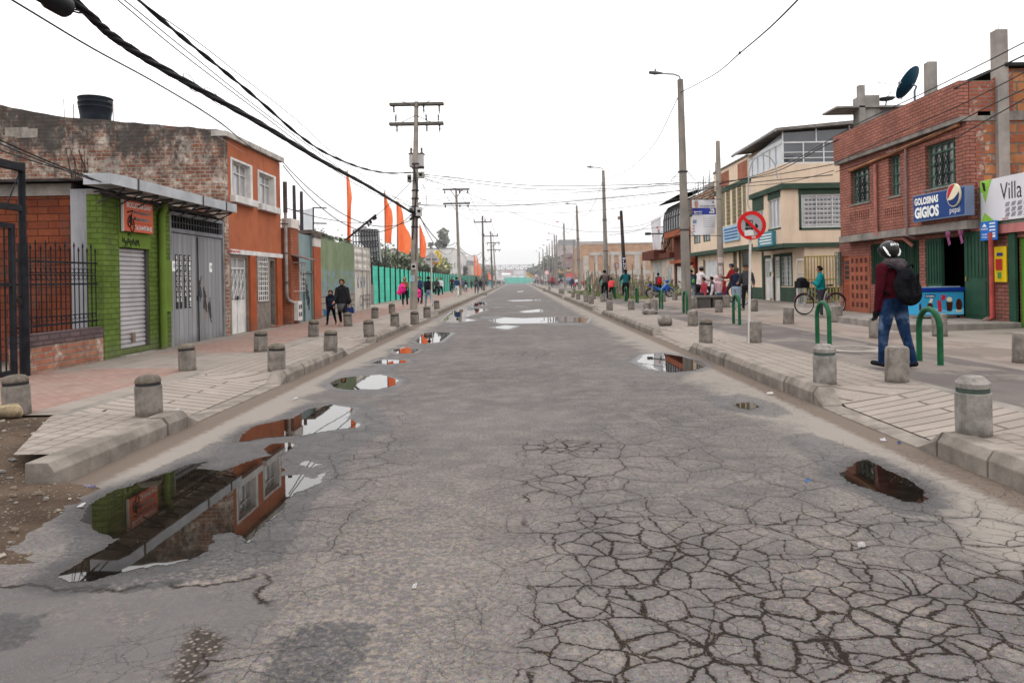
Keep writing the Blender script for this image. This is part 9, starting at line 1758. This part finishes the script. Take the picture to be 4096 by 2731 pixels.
# red awning with stripes under the bunting
m = MB(); a = at(1312, 630, 140); b_ = at(1322, 640, 140); m.add([(a.x - 1.2, 138, a.z + .3), (a.x + 2.2, 138, a.z + .3), (a.x + 2.2, 134.5, a.z - .6), (a.x - 1.2, 134.5, a.z - .6)], [(0, 1, 2, 3)]); m.tube([(a.x - 1.2, 134.5, a.z - .6), (a.x - 1.2, 134.5, .2)], .05, 5); m.tube([(a.x + 2.2, 134.5, a.z - .6), (a.x + 2.2, 134.5, .2)], .05, 5); solo('red_awning', m, M('awning_red', (.42, .05, .05), .2, 4), 'red shop awning on thin posts under the far bunting', 'awning', tuple(a), fix=False)
# ---- litter
def litter(u, v, s, c, lab, g=g0, cyl=False, rz=0):
 p = g(u, v); m = MB();
 if cyl: m.tube([(p.x - s * math.cos(rz), p.y - s * math.sin(rz), p.z + s * .35), (p.x + s * math.cos(rz), p.y + s * math.sin(rz), p.z + s * .35)], s * .35, 10)
 else: s *= .75; c = mul(c, .6); m.add([(p.x - s, p.y - s * .6, p.z + .006), (p.x + s * .8, p.y - s, p.z + .012), (p.x + s, p.y + s * .7, p.z + .03), (p.x - s * .6, p.y + s, p.z + .02)], [(0, 1, 2, 3)])
 solo('litter', m, M('litter_%d_%d' % (u, v), c, .3, 40), lab, 'litter', tuple(p), fix=False)
litter(205, 1122, .045, (.14, .13, .2), 'crushed blue and silver drinks can lying in the gutter by the broken kerb', cyl=True, rz=-.2); litter(187, 1164, .035, (.6, .58, .57), 'scrap of white paper at the top left rim of the big puddle'); litter(405, 943, .05, (.5, .48, .46), 'white paper scrap on the lowered pavement beside the big left bollard', gl); litter(240, 946, .04, (.05, .04, .04), 'dark crushed wrapper on the left pavement slabs', gl); litter(2028, 1013, .035, (.6, .56, .58), 'white paper scrap in the right gutter'); litter(2065, 1020, .025, (.08, .09, .2), 'blue bottle cap beside the white scrap in the right gutter'); litter(1768, 905, .06, (.6, .55, .52), 'pale flat paper at the foot of the right kerb'); litter(952, 1352, .018, (.6, .58, .56), 'tiny white scrap in the middle of the near asphalt'); litter(1978, 1256, .03, (.45, .42, .41), 'pale disc of chewing gum on the cracked asphalt'); litter(678, 917, .05, (.55, .53, .51), 'white scrap on the gutter silt by the upper left puddle'); litter(1854, 1107, .018, (.05, .2, .5), 'tiny blue scrap left of the dark right puddle')
# weeds at wall feet
for (u, v, lab) in ((184, 826, 'small weed tuft at the foot of the low garden wall'), (70, 840, 'dark weed growing behind the iron gate post'), (525, 826, 'sparse weed on the pavement edge before the green shop')):
 p = gl(u, v); m = MB()
 for i in range(40): d = Vector((rg.gauss(0, .5), rg.gauss(0, .5), 1)) * rg.uniform(.05, .16); q = p + Vector((rg.gauss(0, .05), rg.gauss(0, .04), 0)); e = Vector((.012, .01, 0)); m.m = i % 2; m.add([q - e, q + d, q + e], [(0, 1, 2)])
 if u == 525: continue
 solo('weed', m, WD, lab, 'plant', tuple(p), fix=False)
# ================================================================== camera, sky, light
cd = bpy.data.cameras.new('camera'); cam = bpy.data.objects.new('camera', cd); COL.objects.link(cam)
cd.sensor_width = 36; cd.lens = 36 * F / 2352; cd.shift_x = -(CU - 1176) / 2352; cd.shift_y = (CV - 784) / 2352; cd.clip_end = 4000; cd.clip_start = .05
cam.matrix_world = Matrix(((cs, sn, 0, 0), (0, 0, -1, 0), (-sn, cs, 0, H), (0, 0, 0, 1)))
sc.camera = cam
wd = bpy.data.worlds.new('World'); sc.world = wd; wd.use_nodes = True; nt = wd.node_tree; nt.nodes.clear()
N = nt.nodes.new; L = nt.links.new
out = N('ShaderNodeOutputWorld'); bg = N('ShaderNodeBackground'); L(bg.outputs[0], out.inputs[0])
sky = N('ShaderNodeTexSky'); sky.sky_type = 'NISHITA'; sky.sun_disc = False; sky.sun_elevation = R(58); sky.sun_rotation = R(20); sky.dust_density = 6; sky.air_density = 1.0
hs = N('ShaderNodeHueSaturation'); hs.inputs['Saturation'].default_value = .15; hs.inputs['Value'].default_value = .10; L(sky.outputs[0], hs.inputs['Color'])
tc = N('ShaderNodeTexCoord'); sx = N('ShaderNodeSeparateXYZ'); L(tc.outputs['Generated'], sx.inputs[0])
rp = N('ShaderNodeValToRGB'); L(sx.outputs[2], rp.inputs[0]); e = rp.color_ramp.elements
e[0].position = 0.0; e[0].color = (.92, .91, .94, 1); e[1].position = 1.0; e[1].color = (2.85, 2.83, 2.83, 1)
for p_, v in ((.035, (1.0, .99, 1.01)), (.12, (1.65, 1.64, 1.65)), (.3, (2.0, 1.98, 1.98))):
 q = rp.color_ramp.elements.new(p_); q.color = (*v, 1)
nz = N('ShaderNodeTexNoise'); nz.inputs['Scale'].default_value = 1.6; nz.inputs['Detail'].default_value = 5; L(tc.outputs['Generated'], nz.inputs['Vector'])
mp = N('ShaderNodeMapRange'); L(nz.outputs[0], mp.inputs[0]); mp.inputs[3].default_value = .94; mp.inputs[4].default_value = 1.08
ml = N('ShaderNodeMix'); ml.data_type = 'RGBA'; ml.blend_type = 'MULTIPLY'; ml.inputs[0].default_value = 1; L(rp.outputs[0], ml.inputs[6]); L(mp.outputs[0], ml.inputs[7])
mx = N('ShaderNodeMix'); mx.data_type = 'RGBA'; mx.inputs[0].default_value = .12; L(ml.outputs[2], mx.inputs[6]); L(hs.outputs[0], mx.inputs[7])
L(mx.outputs[2], bg.inputs[0]); bg.inputs[1].default_value = 1.05
sd = bpy.data.lights.new('sun', 'SUN'); sd.energy = .6; sd.angle = R(35); sd.color = (1, .97, .93); so = bpy.data.objects.new('sun', sd); COL.objects.link(so); so.location = (0, 0, 30)
so.rotation_euler = (R(32), 0, R(160))
sc.view_settings.view_transform = 'Standard'; sc.view_settings.look = 'None'; sc.view_settings.exposure = 0; sc.view_settings.gamma = 1
sc.cycles.use_denoising = True; sc.cycles.max_bounces = 6; sc.cycles.diffuse_bounces = 3; sc.cycles.glossy_bounces = 3; sc.cycles.transparent_max_bounces = 8
sc.render.film_transparent = False; sc.cycles.filter_width = 1.6
